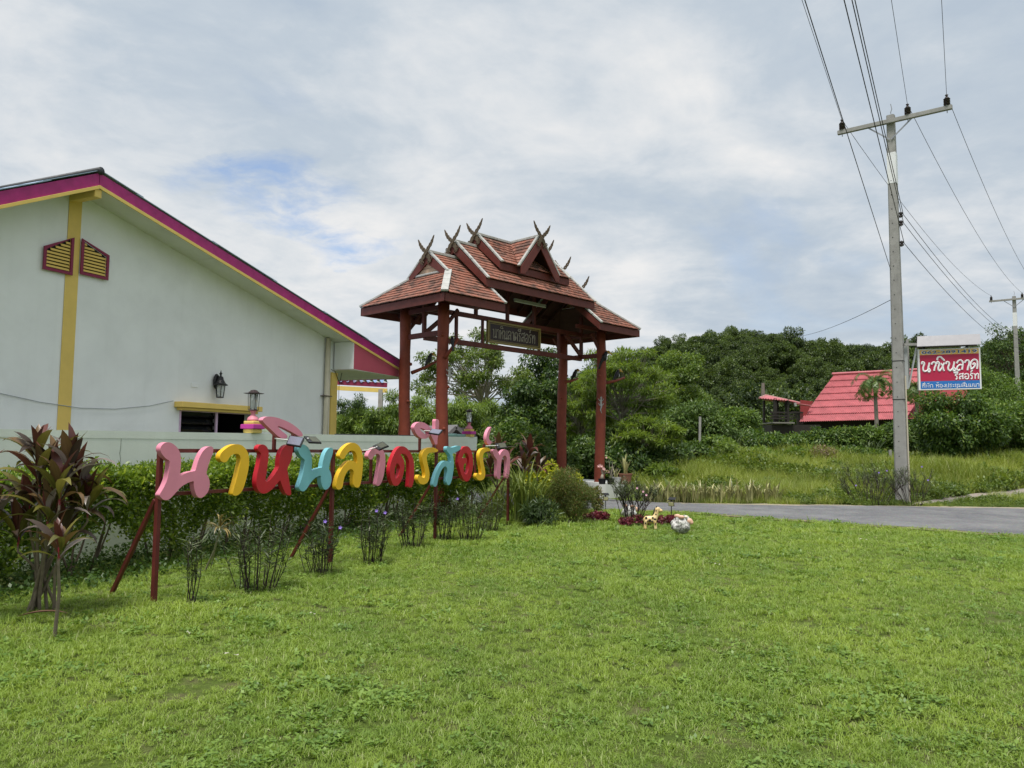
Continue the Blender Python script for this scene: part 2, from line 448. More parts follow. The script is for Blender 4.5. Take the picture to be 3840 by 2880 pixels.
def gravelly(name, c1, c2, c3, s=55, bump=.012, patch=.6):
    m = bpy.data.materials.new(name); m.use_nodes = True; t = m.node_tree; p = t.nodes['Principled BSDF']
    p.inputs['Roughness'].default_value = .85; p.inputs['Specular IOR Level'].default_value = .25
    pos = N(t, 'ShaderNodeNewGeometry').outputs['Position']
    v = N(t, 'ShaderNodeTexVoronoi'); v.inputs['Scale'].default_value = s; lk(t, pos, v.inputs['Vector'])
    a = noise(t, pos, patch, 6, .65, .4); b = noise(t, pos, 9, 4, .7)
    c = mixc(t, ramp(t, a, [(.35, 0.0), (.65, 1.0)]), c1, c2)
    c = mixc(t, ramp(t, b, [(.5, 0.0), (.75, .6)]), c, c3)
    c = mixc(t, .22, c, v.outputs['Color'], 'OVERLAY'); lk(t, c, p.inputs['Base Color'])
    bp = N(t, 'ShaderNodeBump'); bp.inputs['Distance'].default_value = bump; lk(t, v.outputs['Distance'], bp.inputs['Height']); lk(t, bp.outputs[0], p.inputs['Normal'])
    return m
strip('sandy_verge', [(x, y + .45) for x, y in FAR[:7]], [(x, y - .6) for x, y in FAR[:7]], .006, gravelly('sand', (.36, .31, .24), (.27, .24, .17), (.20, .20, .10), 40, .006), n=2, jag=.16)
strip('sandy_edge', [(x - .22, y - .22) for x, y in NEAR[:9]], [(x + .3, y + .3) for x, y in NEAR[:9]], .007, MATS.get('x') or gravelly('sandy_edge', (.22, .19, .12), (.15, .15, .075), (.10, .12, .04), 40, .006), n=2, jag=.09)
strip('drive', NEAR, FAR, .012, gravelly('asphalt', (.105, .108, .114), (.185, .186, .188), (.27, .262, .24), 60, .008, .8), n=8, jag=.16)
PA = [(3420, 1895), (3560, 1886), (3700, 1876), (3840, 1866), (4100, 1852), (4400, 1840)]; PB = [(3432, 1886), (3560, 1864), (3700, 1848), (3840, 1834), (4100, 1818), (4400, 1806)]
PATH_A = [gpt(*q)[:2] for q in PA]; PATH_B = [gpt(*q)[:2] for q in PB]
strip('gravel_path', [tuple(a) for a in PATH_A], [tuple(b) for b in PATH_B], .02, gravelly('path_gravel', (.30, .26, .22), (.24, .22, .19), (.17, .16, .12), 30, .015), n=5, jag=.08, terrain=True)

# ================================================================ HOUSE ON THE LEFT (gable wall, yellow and magenta trim)
AN = math.radians(23.43)
UX, UY = math.sin(AN), math.cos(AN)              # along the wall, away from the camera
NX, NY = math.cos(AN), -math.sin(AN)             # out of the wall, towards the lawn
def HS(s, o, z): return Vector((s * UX + o * NX, s * UY + o * NY, z))
def HP(x, y, o):
    q = onplane(x, y, (o * NX, o * NY, 0), (NX, NY, 0)); return q[0] * UX + q[1] * UY, q[2]
def sbox(g, s0, s1, o0, o1, z0, z1, mi=0):
    vs = [HS(s, o, z) for s in (s0, s1) for o in (o0, o1) for z in (z0, z1)]
    return g.add(vs, [(0, 1, 3, 2), (4, 6, 7, 5), (0, 4, 5, 1), (2, 3, 7, 6), (0, 2, 6, 4), (1, 5, 7, 3)], mi)
UV = Vector((UX, UY, 0)); NV = Vector((NX, NY, 0))
m_wall = M('house_plaster', (.80, .82, .83), .75, .05, 1.3, .0015, 60, .25, dirt=.14, dirtcol=(.48, .50, .49), dscale=.9, streak=.10)
m_soffit = M('soffit_board', (.68, .69, .65), .7, .05, 1.5, .0008, 30, .2, dirt=.2, dirtcol=(.42, .42, .36))
m_yellow = M('yellow_paint', (.72, .52, .14), .55, .06, 4, .001, 40, .35)
m_magenta = M('magenta_fascia', (.36, .022, .16), .5, .18, 5, .0015, 60, .35, dirt=.25, dirtcol=(.20, .012, .09))
m_pinkred = M('rose_board', (.46, .085, .13), .55, .05, 3, .0005, 40, .3)
m_darkmag = M('dark_magenta', (.22, .018, .06), .5, .08, 5)
m_blueroof = M('blue_roof_tile', (.30, .40, .52), .45, .12, 3, .001, 30, .4, dirt=.3, dirtcol=(.20, .24, .28))
m_lilac = M('lilac_frame', (.60, .43, .60), .5, .06, 5)
m_pvc = M('cream_pvc_pipe', (.60, .55, .42), .45, .06, 5, dirt=.2, dirtcol=(.35, .31, .22))
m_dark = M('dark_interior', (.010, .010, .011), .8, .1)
m_black = M('black_metal', (.012, .012, .013), .4, .2, 20, spec=.4)
m_cable = M('black_cable', (.015, .015, .015), .6, .1)
def glassy(name, col, rough=.05, alpha_mix=.75):
    if name in MATS: return MATS[name]
    m = bpy.data.materials.new(name); m.use_nodes = True; t = m.node_tree; p = t.nodes['Principled BSDF']
    p.inputs['Base Color'].default_value = tuple(col) + (1,); p.inputs['Roughness'].default_value = rough
    p.inputs['Transmission Weight'].default_value = alpha_mix; p.inputs['IOR'].default_value = 1.2
    MATS[name] = m; return m
m_glass = glassy('lantern_glass', (.85, .88, .88), .12, .7)

SR = 8.05; ZR = 5.66                                  # ridge: position along the wall, height of the fascia top
def roof_z(s): return ZR - (.228 * (s - SR) if s > SR else .507 * (SR - s))
WO, VO = -11.0, -10.45                               # gable wall plane, verge plane
house = thing('house', 'white gabled house with magenta fascia, yellow trim and louvred window behind the cream wall', 'house', HS(8, -14, 0), 0)
S0, S1 = 1.2, 14.9
# walls: gable wall with the window opening left out
win_s0, win_s1 = 10.33, 12.14; win_z0, win_z1 = 1.25, 2.14
g = G()
def wz(s): return roof_z(s) - .20
poly = [HS(S0, WO, 0), HS(S1, WO, 0), HS(S1, WO, wz(S1)), HS(SR, WO, wz(SR)), HS(S0, WO, wz(S0))]
hole = [HS(win_s0, WO, win_z0), HS(win_s0, WO, win_z1), HS(win_s1, WO, win_z1), HS(win_s1, WO, win_z0)]
g.prism(poly, -NV * .16, [hole])
sbox(g, S1 - .16, S1, -19.5, WO - .163, 0, wz(S1)); sbox(g, S0, S0 + .16, -19.5, WO - .163, 0, 2.1)
obj('wall', g, m_wall, house)
# yellow painted pilaster strip on the gable, slightly proud
g = G(); sbox(g, 7.99, 8.21, WO + .003, WO + .014, 0, wz(8.15) - .02); obj('pilaster', g, m_yellow, house, bevel=.006)
g = G(); sbox(g, 14.72, S1 + .05, WO - .30, WO + .04, 0, 3.2); obj('corner_pillar', g, m_yellow, house, bevel=.006)
# soffit panels under the overhang (right slope and left slope), with joints
def soffit(sa, sb, drop=.205):
    g = G(); t = .012
    a0, b0 = HS(sa, WO + .002, roof_z(sa) - drop), HS(sb, WO + .002, roof_z(sb) - drop)
    a1, b1 = HS(sa, VO - .03, roof_z(sa) - drop), HS(sb, VO - .03, roof_z(sb) - drop)
    g.prism([a0, b0, b1, a1], Vector((0, 0, t))); return obj('soffit_panel', g, m_soffit, house)
cuts = [8.10, 10.5, 12.9, 14.86]
for a, b in zip(cuts, cuts[1:]): soffit(a + .006, b - .006)
cuts = [7.90, 6.1, 3.7, 1.2]
for a, b in zip(cuts, cuts[1:]): soffit(a - .006, b + .006)
# fascia boards: magenta with a yellow strip under it
def verge_board(sa, sb, top, h, o0, o1, mat, name):
    g = G(); g.prism([HS(sa, o0, roof_z(sa) - top), HS(sb, o0, roof_z(sb) - top), HS(sb, o0, roof_z(sb) - top - h), HS(sa, o0, roof_z(sa) - top - h)], NV * (o1 - o0))
    return obj(name, g, mat, house, bevel=.003)
SE = 17.30
verge_board(SR + .004, 13.0, .0, .20, VO, VO + .03, m_magenta, 'fascia_board'); verge_board(13.004, SE, .0, .20, VO, VO + .03, m_magenta, 'fascia_board')
verge_board(SR - .004, 1.0, .0, .20, VO, VO + .03, m_magenta, 'fascia_board')
verge_board(SR + .004, SE - .06, .195, .055, VO + .032, VO + .05, m_yellow, 'yellow_strip'); verge_board(SR - .004, 1.0, .195, .055, VO + .032, VO + .05, m_yellow, 'yellow_strip')
# ridge beam end in yellow
g = G(); g.bar(HS(SR, VO + .02, ZR - .32), HS(SR, WO, ZR - .33), .12, .13); obj('ridge_beam', g, m_yellow, house, bevel=.008)
# roof sheets in overlapping lengths, with the dark ridge roll
def roof_sheet(sa, sb, lift):
    g = G(); th = .012
    P = lambda s, o, e: HS(s, o, roof_z(s) + lift + e)
    n = 40; o0, o1 = -19.6, VO + .045; vs = []; fs = []
    for i in range(n + 1):
        o = o0 + (o1 - o0) * i / n; w = .008 * (1 + math.cos(2 * math.pi * i / 2.0))
        for s in (sa, sb): vs += [P(s, o, w + th), P(s, o, w)]
    for i in range(n):
        q = i * 4; fs += [(q, q + 4, q + 6, q + 2), (q + 1, q + 3, q + 7, q + 5), (q, q + 1, q + 5, q + 4), (q + 2, q + 6, q + 7, q + 3)]
    fs += [(0, 2, 3, 1), (n * 4, n * 4 + 1, n * 4 + 3, n * 4 + 2)]
    g.add(vs, fs); return obj('roof_sheet', g, m_blueroof, house)
k = 0; s = SR + .05
for L in (.75, 1.75, 1.75, 1.75, 1.75, 1.85):
    roof_sheet(s, min(s + L, SE + .28), .006 if k % 2 else .020); s += L - .12; k += 1
s = SR - .05; k = 0
for L in (.85, 1.6, 1.6, 1.6, 1.7):
    roof_sheet(s, s - L, .006 if k % 2 else .020); s -= L - .12; k += 1
g = G(); g.tube([HS(SR, VO + .06, ZR + .03), HS(SR, -19.6, ZR + .03)], .06, 10); obj('ridge_cap', g, M('ridge_roll', (.03, .035, .04), .5, .2, 4), house, smooth=True)
# boxed eave end: white side, rose triangle, flat ceiling
ZB = 3.27
g = G(); sbox(g, 14.80, 14.83, WO + .04, VO + .024, ZB, roof_z(14.8) - .215); obj('eave_side_panel', g, m_wall, house)
g = G(); g.prism([HS(14.82, VO + .025, roof_z(14.82) - .21), HS(14.82, VO + .025, ZB), HS(17.22, VO + .025, ZB - .02), HS(17.26, VO + .025, roof_z(17.26) - .21)], NV * .006); obj('eave_triangle', g, m_pinkred, house)
for oa, ob in ((-14.4, -12.45), (-12.44, -10.425)):
    g = G(); sbox(g, 14.84, 17.24, oa, ob, ZB - .02, ZB); obj('eave_ceiling_panel', g, m_soffit, house)
g = G(); sbox(g, 17.25, 17.28, -19.5, VO - .01, ZB - .03, roof_z(17.25) - .01); obj('eave_fascia', g, m_magenta, house)
# gable vents
def vent(pts, name_label):
    (s0, z0a), (s1, z1a), (s1b, zb1), (s0b, zb0) = pts
    zl = min(zb0, zb1); t = .045
    fr = G(); outer = [HS(s0, WO + .036, z0a), HS(s1, WO + .036, z1a), HS(s1, WO + .036, zl), HS(s0, WO + .036, zl)]
    inner = [HS(s0 + t, WO + .036, z0a - t * .7), HS(s1 - t, WO + .036, z1a - t * .7), HS(s1 - t, WO + .036, zl + t), HS(s0 + t, WO + .036, zl + t)]
    fr.prism(outer, NV * .02, [inner]); v = obj('vent', fr, m_darkmag, house, label=name_label)
    b = G(); b.prism([p - NV * .03 for p in inner], NV * .012); obj('vent_back', b, m_dark, v)
    z = zl + t + .012; step = .052
    while z < max(z0a, z1a) - t * .7 - .02:
        # each slat is clipped by the sloping head
        a, c = s0 + t + .003, s1 - t - .003
        def head(s): return z0a - t * .7 + (z1a - z0a) * (s - s0 - t) / (s1 - s0 - 2 * t)
        if head(a) < z + .04 and head(c) < z + .04: break
        if head(a) < z + .04: a = s0 + t + (s1 - s0 - 2 * t) * max(0, (z + .04 - z0a + t * .7)) / (z1a - z0a) + .01
        if head(c) < z + .04: c = s0 + t + (s1 - s0 - 2 * t) * ((z + .04 - z0a + t * .7)) / (z1a - z0a) - .01
        if c - a > .04:
            sl = G(); sl.prism([HS(a, WO + .036, z), HS(c, WO + .036, z), HS(c, WO + .015, z + .038), HS(a, WO + .015, z + .038)], NV * .010); obj('slat', sl, m_yellow, v)
        z += step
vent([(7.60, 4.46), (8.08, 4.71), (8.09, 4.11), (7.62, 4.11)], 'left magenta framed vent with yellow slats, peak to the right')
vent([(8.21, 4.73), (8.71, 4.57), (8.70, 4.16), (8.22, 4.16)], 'right magenta framed vent with yellow slats, peak to the left')
# louvred window: left light with glass louvres, right light open and dark
w = G(); t = .035
w.prism([HS(win_s0, WO - .02, win_z0), HS(win_s1, WO - .02, win_z0), HS(win_s1, WO - .02, win_z1), HS(win_s0, WO - .02, win_z1)], NV * .03,
        [[HS(win_s0 + t, WO - .02, win_z0 + t), HS(win_s0 + t, WO - .02, win_z1 - t), HS(11.205, WO - .02, win_z1 - t), HS(11.205, WO - .02, win_z0 + t)],
         [HS(11.25, WO - .02, win_z0 + t), HS(11.25, WO - .02, win_z1 - t), HS(win_s1 - t, WO - .02, win_z1 - t), HS(win_s1 - t, WO - .02, win_z0 + t)]])
win = obj('window', w, m_lilac, house)
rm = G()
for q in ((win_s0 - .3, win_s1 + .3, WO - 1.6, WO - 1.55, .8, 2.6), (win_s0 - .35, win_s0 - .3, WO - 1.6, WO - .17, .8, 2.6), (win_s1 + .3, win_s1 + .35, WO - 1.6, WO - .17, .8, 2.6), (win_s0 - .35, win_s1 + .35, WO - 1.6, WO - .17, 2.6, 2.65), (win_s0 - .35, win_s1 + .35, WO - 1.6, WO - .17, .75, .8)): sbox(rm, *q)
obj('dark_room_box', rm, m_dark, win)  # added closed near-black box that keeps the open window dark
m_louvre = M('louvre_glass', (.012, .013, .014), .12, .1, spec=.6)
for i in range(6):
    z = win_z0 + .09 + i * .135; lv = G()
    lv.prism([HS(win_s0 + .06, WO - .045, z), HS(11.18, WO - .045, z), HS(11.18, WO - .12, z + .10), HS(win_s0 + .06, WO - .12, z + .10)], NV * .006); obj('louvre', lv, m_louvre, win)
for sx in (win_s0 + .045, 11.19):
    for i in range(6):
        lv = G(); z = win_z0 + .08 + i * .135; sbox(lv, sx - .006, sx + .012, WO - .05, WO - .03, z + .05, z + .12)
        obj('louvre_clip', lv, M('dull_clip', (.10, .10, .10), .5), win)
g = G(); sbox(g, 10.20, 12.26, WO + .003, WO + .20, 2.17, 2.27); sbox(g, 10.26, 12.20, WO + .003, WO + .14, 2.12, 2.168); obj('window_canopy', g, m_yellow, house, bevel=.008)
# downpipes by the corner
g = G(); g.tube([HS(14.46, WO + .075, .1), HS(14.50, WO + .075, roof_z(14.5) - .22)], .052, 12); dp = obj('downpipe', g, m_pvc, house, smooth=True)
g = G(); g.tube([HS(14.60, WO + .045, .1), HS(14.61, WO + .045, roof_z(14.6) - .22)], .022, 8); obj('small_pipe', g, m_pvc, house, smooth=True)
g = G(); g.tube([HS(14.55, WO + .06, .1), HS(14.553, WO + .06, 2.4), HS(14.56, WO + .07, 3.3)], .010, 5); obj('pipe_cable', g, m_cable, house)
g = G(); sbox(g, 14.36, 14.63, WO + .004, WO + .135, 2.62, 2.64); obj('pipe_clamp', g, M('rusty_clamp', (.10, .075, .06), .6), house)
g = G(); g.tube([HS(14.66, WO + .06, 3.26), HS(14.8, WO + .08, 3.22), HS(14.95, WO + .05, 3.05), HS(15.07, WO + .02, 2.98), HS(15.25, WO + .0, 2.96)], .008, 5); obj('eave_cable', g, m_cable, house)
g = G(); g.tube([HS(15.3, WO - .1, 3.24), HS(15.26, WO - .1, 3.1), HS(15.2, WO - .1, 2.95), HS(15.2, WO - .1, 2.75), HS(15.22, WO - .1, 2.4)], .007, 5); obj('hanging_cable', g, m_cable, house)
# sagging wall cable and the patch of old plaster
pts = [HP(x, y, WO + .02) for x, y in ((-40, 1465), (0, 1475), (150, 1508), (300, 1530), (430, 1534), (560, 1522), (650, 1503))]
g = G(); g.tube([HS(s, WO + .02, z) for s, z in pts], .006, 5); obj('wall_cable', g, M('grey_cable', (.33, .36, .38), .6), house)
pq = HP(728, 1444, WO)
g = G(); g.box((0, 0, 0), (.16, .012, .085)); me = g.mesh('x'); me.transform(Matrix.Translation(HS(pq[0], WO + .008, pq[1])) @ Matrix.Rotation(math.pi / 2 - AN, 4, 'Z')); obj('switch_plate', me, m_wall, house, bevel=.006)

# ---- lantern fixed to the house wall
lp = HP(826, 1420, WO + .12)
wl = thing('wall_lamp', 'black carriage lantern fixed to the house wall above the window', 'lamp', HS(lp[0], WO + .12, 2.40))
c = HS(lp[0], WO + .13, 0)
g = G(); g.lathe((c.x, c.y, 0), [(.055, 2.40), (.060, 2.405), (.088, 2.63), (.085, 2.635)], 6); obj('glass_body', g, m_glass, wl)
g = G()
for k in range(6):
    a = 2 * math.pi * k / 6; g.tube([(c.x + .062 * math.cos(a), c.y + .062 * math.sin(a), 2.40), (c.x + .090 * math.cos(a), c.y + .090 * math.sin(a), 2.635)], .008, 5)
g.lathe((c.x, c.y, 0), [(.02, 2.385), (.068, 2.39), (.068, 2.41), (.02, 2.412)], 12); obj('cage', g, m_black, wl)
g = G(); g.lathe((c.x, c.y, 0), [(.135, 2.625), (.138, 2.64), (.095, 2.67), (.062, 2.73), (.045, 2.79), (.018, 2.80), (.016, 2.83), (.030, 2.85), (.012, 2.875), (.002, 2.92)], 12); obj('cap', g, m_black, wl, smooth=False)
g = G(); cc = HS(lp[0], WO, 0)
g.tube([HS(lp[0] , WO + .10, 2.76), HS(lp[0], WO + .07, 2.80), HS(lp[0], WO + .03, 2.74)], [.02, .03, .03], 8)
me = G(); me.ball((0, 0, 0), (.075, .035, .15), 12); mm = me.mesh('x'); mm.transform(Matrix.Translation(HS(lp[0] - .02, WO + .045, 2.70)) @ Matrix.Rotation(math.pi / 2 - AN, 4, 'Z'))
obj('wall_plate', mm, m_black, wl, smooth=True); obj('arm', g, m_black, wl, smooth=True)

# ---- low porch roof of blue corrugated sheet seen under the eave
pr = thing('porch', 'low blue corrugated porch roof on a post under the white eave', 'porch', at(1390, 1700, 36))
def PZ(x, y, d=0): return Vector(at(x, y, 36.0 + d))
A0 = PZ(1275, 1437); B0 = PZ(1452, 1440)
dirp = (B0 - A0).normalized(); back = Vector((-.5, .86, 0)); g = G(); n = 44
A0 = PZ(1265, 1432); B0 = PZ(1458, 1436); vs = []; fs = []
for i in range(n + 1):
    t = i / n; ph = (t * 7.5) % 1.0
    w = .155 * (max(0, min(1, (abs(ph - .5) - .14) / .2)))
    p = A0.lerp(B0, t) + Vector((0, 0, w)); q = p + back * 3.4 + Vector((0, 0, .65))
    vs += [p, q, p + Vector((0, 0, .012)), q + Vector((0, 0, .012))]
for i in range(n): q = i * 4; fs += [(q, q + 4, q + 5, q + 1), (q + 2, q + 3, q + 7, q + 6), (q, q + 2, q + 6, q + 4)]
g.add(vs, fs); obj('corrugated_sheet', g, M('blue_sheet', (.30, .42, .62), .35, .1, 3, spec=.5), pr)
g = G(); g.bar(PZ(1262, 1434, .08), PZ(1452, 1444, .08), .06, .22); obj('fascia', g, m_darkmag, pr)
g = G(); g.bar(PZ(1262, 1455, .10), PZ(1452, 1465, .10), .08, .20); obj('yellow_board', g, m_yellow, pr)
p = PZ(1428, 1468, .15); g = G(); g.bar((p.x, p.y, 0), (p.x, p.y, p.z + .1), .20); obj('post', g, M('weathered_post', (.30, .28, .26), .8, .15), pr)

# ================================================================ BOUNDARY WALL, POST LAMPS
m_cream = M('pale_mint_render', (.69, .745, .665), .8, .06, 1.2, .002, 50, .2, dirt=.22, dirtcol=(.54, .58, .50), dscale=1.4, streak=.2)
g = G(); sbox(g, -6, 18.45, -9.12, -9.0, 0, 1.59)
g.add([HS(-6, -9.125, 1.59), HS(18.46, -9.125, 1.59), HS(18.46, -8.995, 1.59), HS(-6, -8.995, 1.59), HS(-6, -9.125, 1.618), HS(18.46, -9.125, 1.748), HS(18.46, -8.995, 1.748), HS(-6, -8.995, 1.618)],
      [(0, 3, 2, 1), (4, 5, 6, 7), (0, 1, 5, 4), (1, 2, 6, 5), (2, 3, 7, 6), (3, 0, 4, 7)])
wall = obj('boundary_wall', g, m_cream); setp(wall, 'long pale mint rendered garden wall behind the hedge and letter sign', 'wall')
g = G(); cr = [HP(x, y, -8.998) for x, y in ((465, 1622), (462, 1632), (455, 1645), (452, 1680), (449, 1700), (452, 1722), (448, 1748))]
g.tube([HS(s, -8.999, z) for s, z in cr], .004, 4); obj('crack', g, M('crack_line', (.16, .18, .15), .9), wall)
g = G(); cr = [HP(x, y, -8.998) for x, y in ((960, 1632), (961, 1690), (960, 1760))]; g.tube([HS(s, -8.999, z) for s, z in cr], .003, 4); obj('joint', g, M('joint_line', (.36, .40, .35), .9), wall)
g = G(); g.tube([HS(12.3, -9.05, 1.725), HS(13.3, -9.055, 1.73), HS(15, -9.05, 1.738), HS(16.6, -9.05, 1.748)], .010, 5); obj('cable', g, m_cable, wall)

m_lampyel = M('lamp_base_yellow', (.72, .55, .16), .6, .06, 6, dirt=.15, dirtcol=(.35, .28, .08)); m_lampmag = M('lamp_base_magenta', (.50, .05, .32), .55, .07, 6)
m_lamppink = M('lamp_stem_pink', (.66, .23, .30), .5, .05, 6); m_lampmet = M('lamp_brown_metal', (.045, .030, .030), .45, .2, 10)
def post_lamp(s, z, label, wide):
    t = thing('post_lamp', label, 'lamp', HS(s, -9.06, z), math.pi / 2 - AN, 'lamps on the garden wall')
    def add(nm, g, m, **k): return obj(nm, g, m, t, world=False, **k)
    g = G(); g.box((0, 0, .035), (.215, .215, .07)); add('base', g, m_lampyel, bevel=.012)
    g = G(); g.box((0, 0, .108), (.28, .28, .075)); add('band', g, m_lampmag, bevel=.01)
    g = G(); g.box((0, 0, .174), (.21, .21, .056)); add('cap_block', g, m_lampyel, bevel=.012)
    g = G(); g.lathe((0, 0, 0), [(.095, .203), (.095, .235), (.088, .24), (.085, .26), (.05, .285), (.034, .315), (.032, .335), (.055, .365), (.058, .378)], 16); add('stem', g, m_lamppink, smooth=True)
    c = G(); c.lathe((0, 0, 0), [(.085, .379), (.09, .384), (.085, .394), (.02, .396)], 8)
    for k in range(6):
        a = 2 * math.pi * k / 6; c.tube([(.082 * math.cos(a), .082 * math.sin(a), .388), (.092 * math.cos(a), .092 * math.sin(a), .66)], .005, 5)
    add('cage', c, m_lampmet)
    g = G(); g.lathe((0, 0, 0), [(.062, .397), (.064, .645)], 12); add('glass', g, m_glass, smooth=True)
    g = G(); g.ball((0, 0, .52), (.03, .03, .048), 10); g.lathe((0, 0, 0), [(.018, .40), (.018, .48)], 8); add('bulb', g, M('bulb_white', (.75, .74, .70), .3))
    g = G(); r = .165 if wide else .105
    g.lathe((0, 0, 0), [(.02, .648), (r, .660), (r, .667), (.088, .675), (.085, .69), (.06, .70), (.055, .715), (.02, .725)], 8); add('roof', g, m_lampmet)
    return t
post_lamp(10.06, 1.705, 'glass lantern with a wide flat hat on a yellow and magenta base, beside the window', True)
post_lamp(18.1, 1.747, 'glass lantern without a wide hat at the far end of the wall', False)
# teal pipe left lying on the wall top
g = G(); g.tube([HS(16.4, -9.06, 1.773), HS(17.85, -9.06, 1.78)], .035, 10); g.tube([HS(16.95, -9.06, 1.777), HS(17.35, -9.06, 1.778)], .045, 10)
tp = obj('teal_pipe', g, M('teal_plastic', (.25, .44, .40), .5, .1, 8), smooth=True, loc=HS(17, -9.06, 1.775)); setp(tp, 'pale teal plastic pipe lying on top of the garden wall', 'pipe')
# faceted decoration on the first lamp base (green and white wedge)
q = at(992, 1595, 13.25); g = G(); g.add([q + np.array(d) for d in ((-.09, -.03, -.12), (.12, .02, -.12), (-.09, -.03, .13), (-.02, .12, -.10), (-.02, .12, .10))], [(0, 1, 2), (1, 3, 4, 2), (0, 2, 4, 3), (0, 3, 1)])
fl = obj('wedge_lamp', g, M('pale_green_panel', (.45, .52, .40), .3, .2, 10), loc=q); setp(fl, 'small pale wedge-shaped floodlight at the base of the first wall lantern', 'lamp')

# ================================================================ LETTER SIGN
m_rust = M('red_oxide_steel', (.115, .022, .018), .5, .15, 7, .0012, 60, .35, dirt=.2, dirtcol=(.07, .018, .015))
SO = -6.2127
sign = thing('letter_sign', 'row of big pink, yellow, red and blue Thai letters on a red steel frame', 'sign', HS(9.9, SO, 0))
RZ0, RZ1 = 1.462, 1.415                              # top rail height near, far
def railz(s): return RZ0 + (RZ1 - RZ0) * (s - 5.6) / 8.6
g = G(); g.bar(HS(5.60, SO, railz(5.6)), HS(14.2, SO, railz(14.2)), .036, .04); obj('rail', g, m_rust, sign)
g = G(); g.bar(HS(5.60, SO, railz(5.6) - .43), HS(14.2, SO, railz(14.2) - .455), .032, .036); obj('rail', g, m_rust, sign)
for s in (5.62, 8.42, 11.22, 14.19):
    g = G(); g.bar(HS(s, SO - .002, -.05), HS(s, SO - .002, railz(s) + .022), .044, .044, up=UV); obj('post', g, m_rust, sign)
    g = G(); g.bar(HS(s + .16, SO - .78, -.03), HS(s - .01, SO - .03, .98), .036, .036, up=UV); obj('brace', g, m_rust, sign)
def spx(x):
    return HP(x, 1690, SO)[0]
for x in (978, 1393, 1783):
    s = spx(x); g = G(); g.bar(HS(s, SO - .004, railz(s) - .44), HS(s, SO - .004, railz(s)), .034, .034, up=UV); obj('upright', g, m_rust, sign)
for x, top in ((1028, 1630), (1098, 1620), (1574, 1640), (1627, 1660), (1815, 1665)):
    s = spx(x); z1 = HP(x, top, SO)[1]; g = G(); g.bar(HS(s, SO - .004, railz(s)), HS(s, SO - .004, z1), .034, .034, up=UV); obj('upright', g, m_rust, sign)

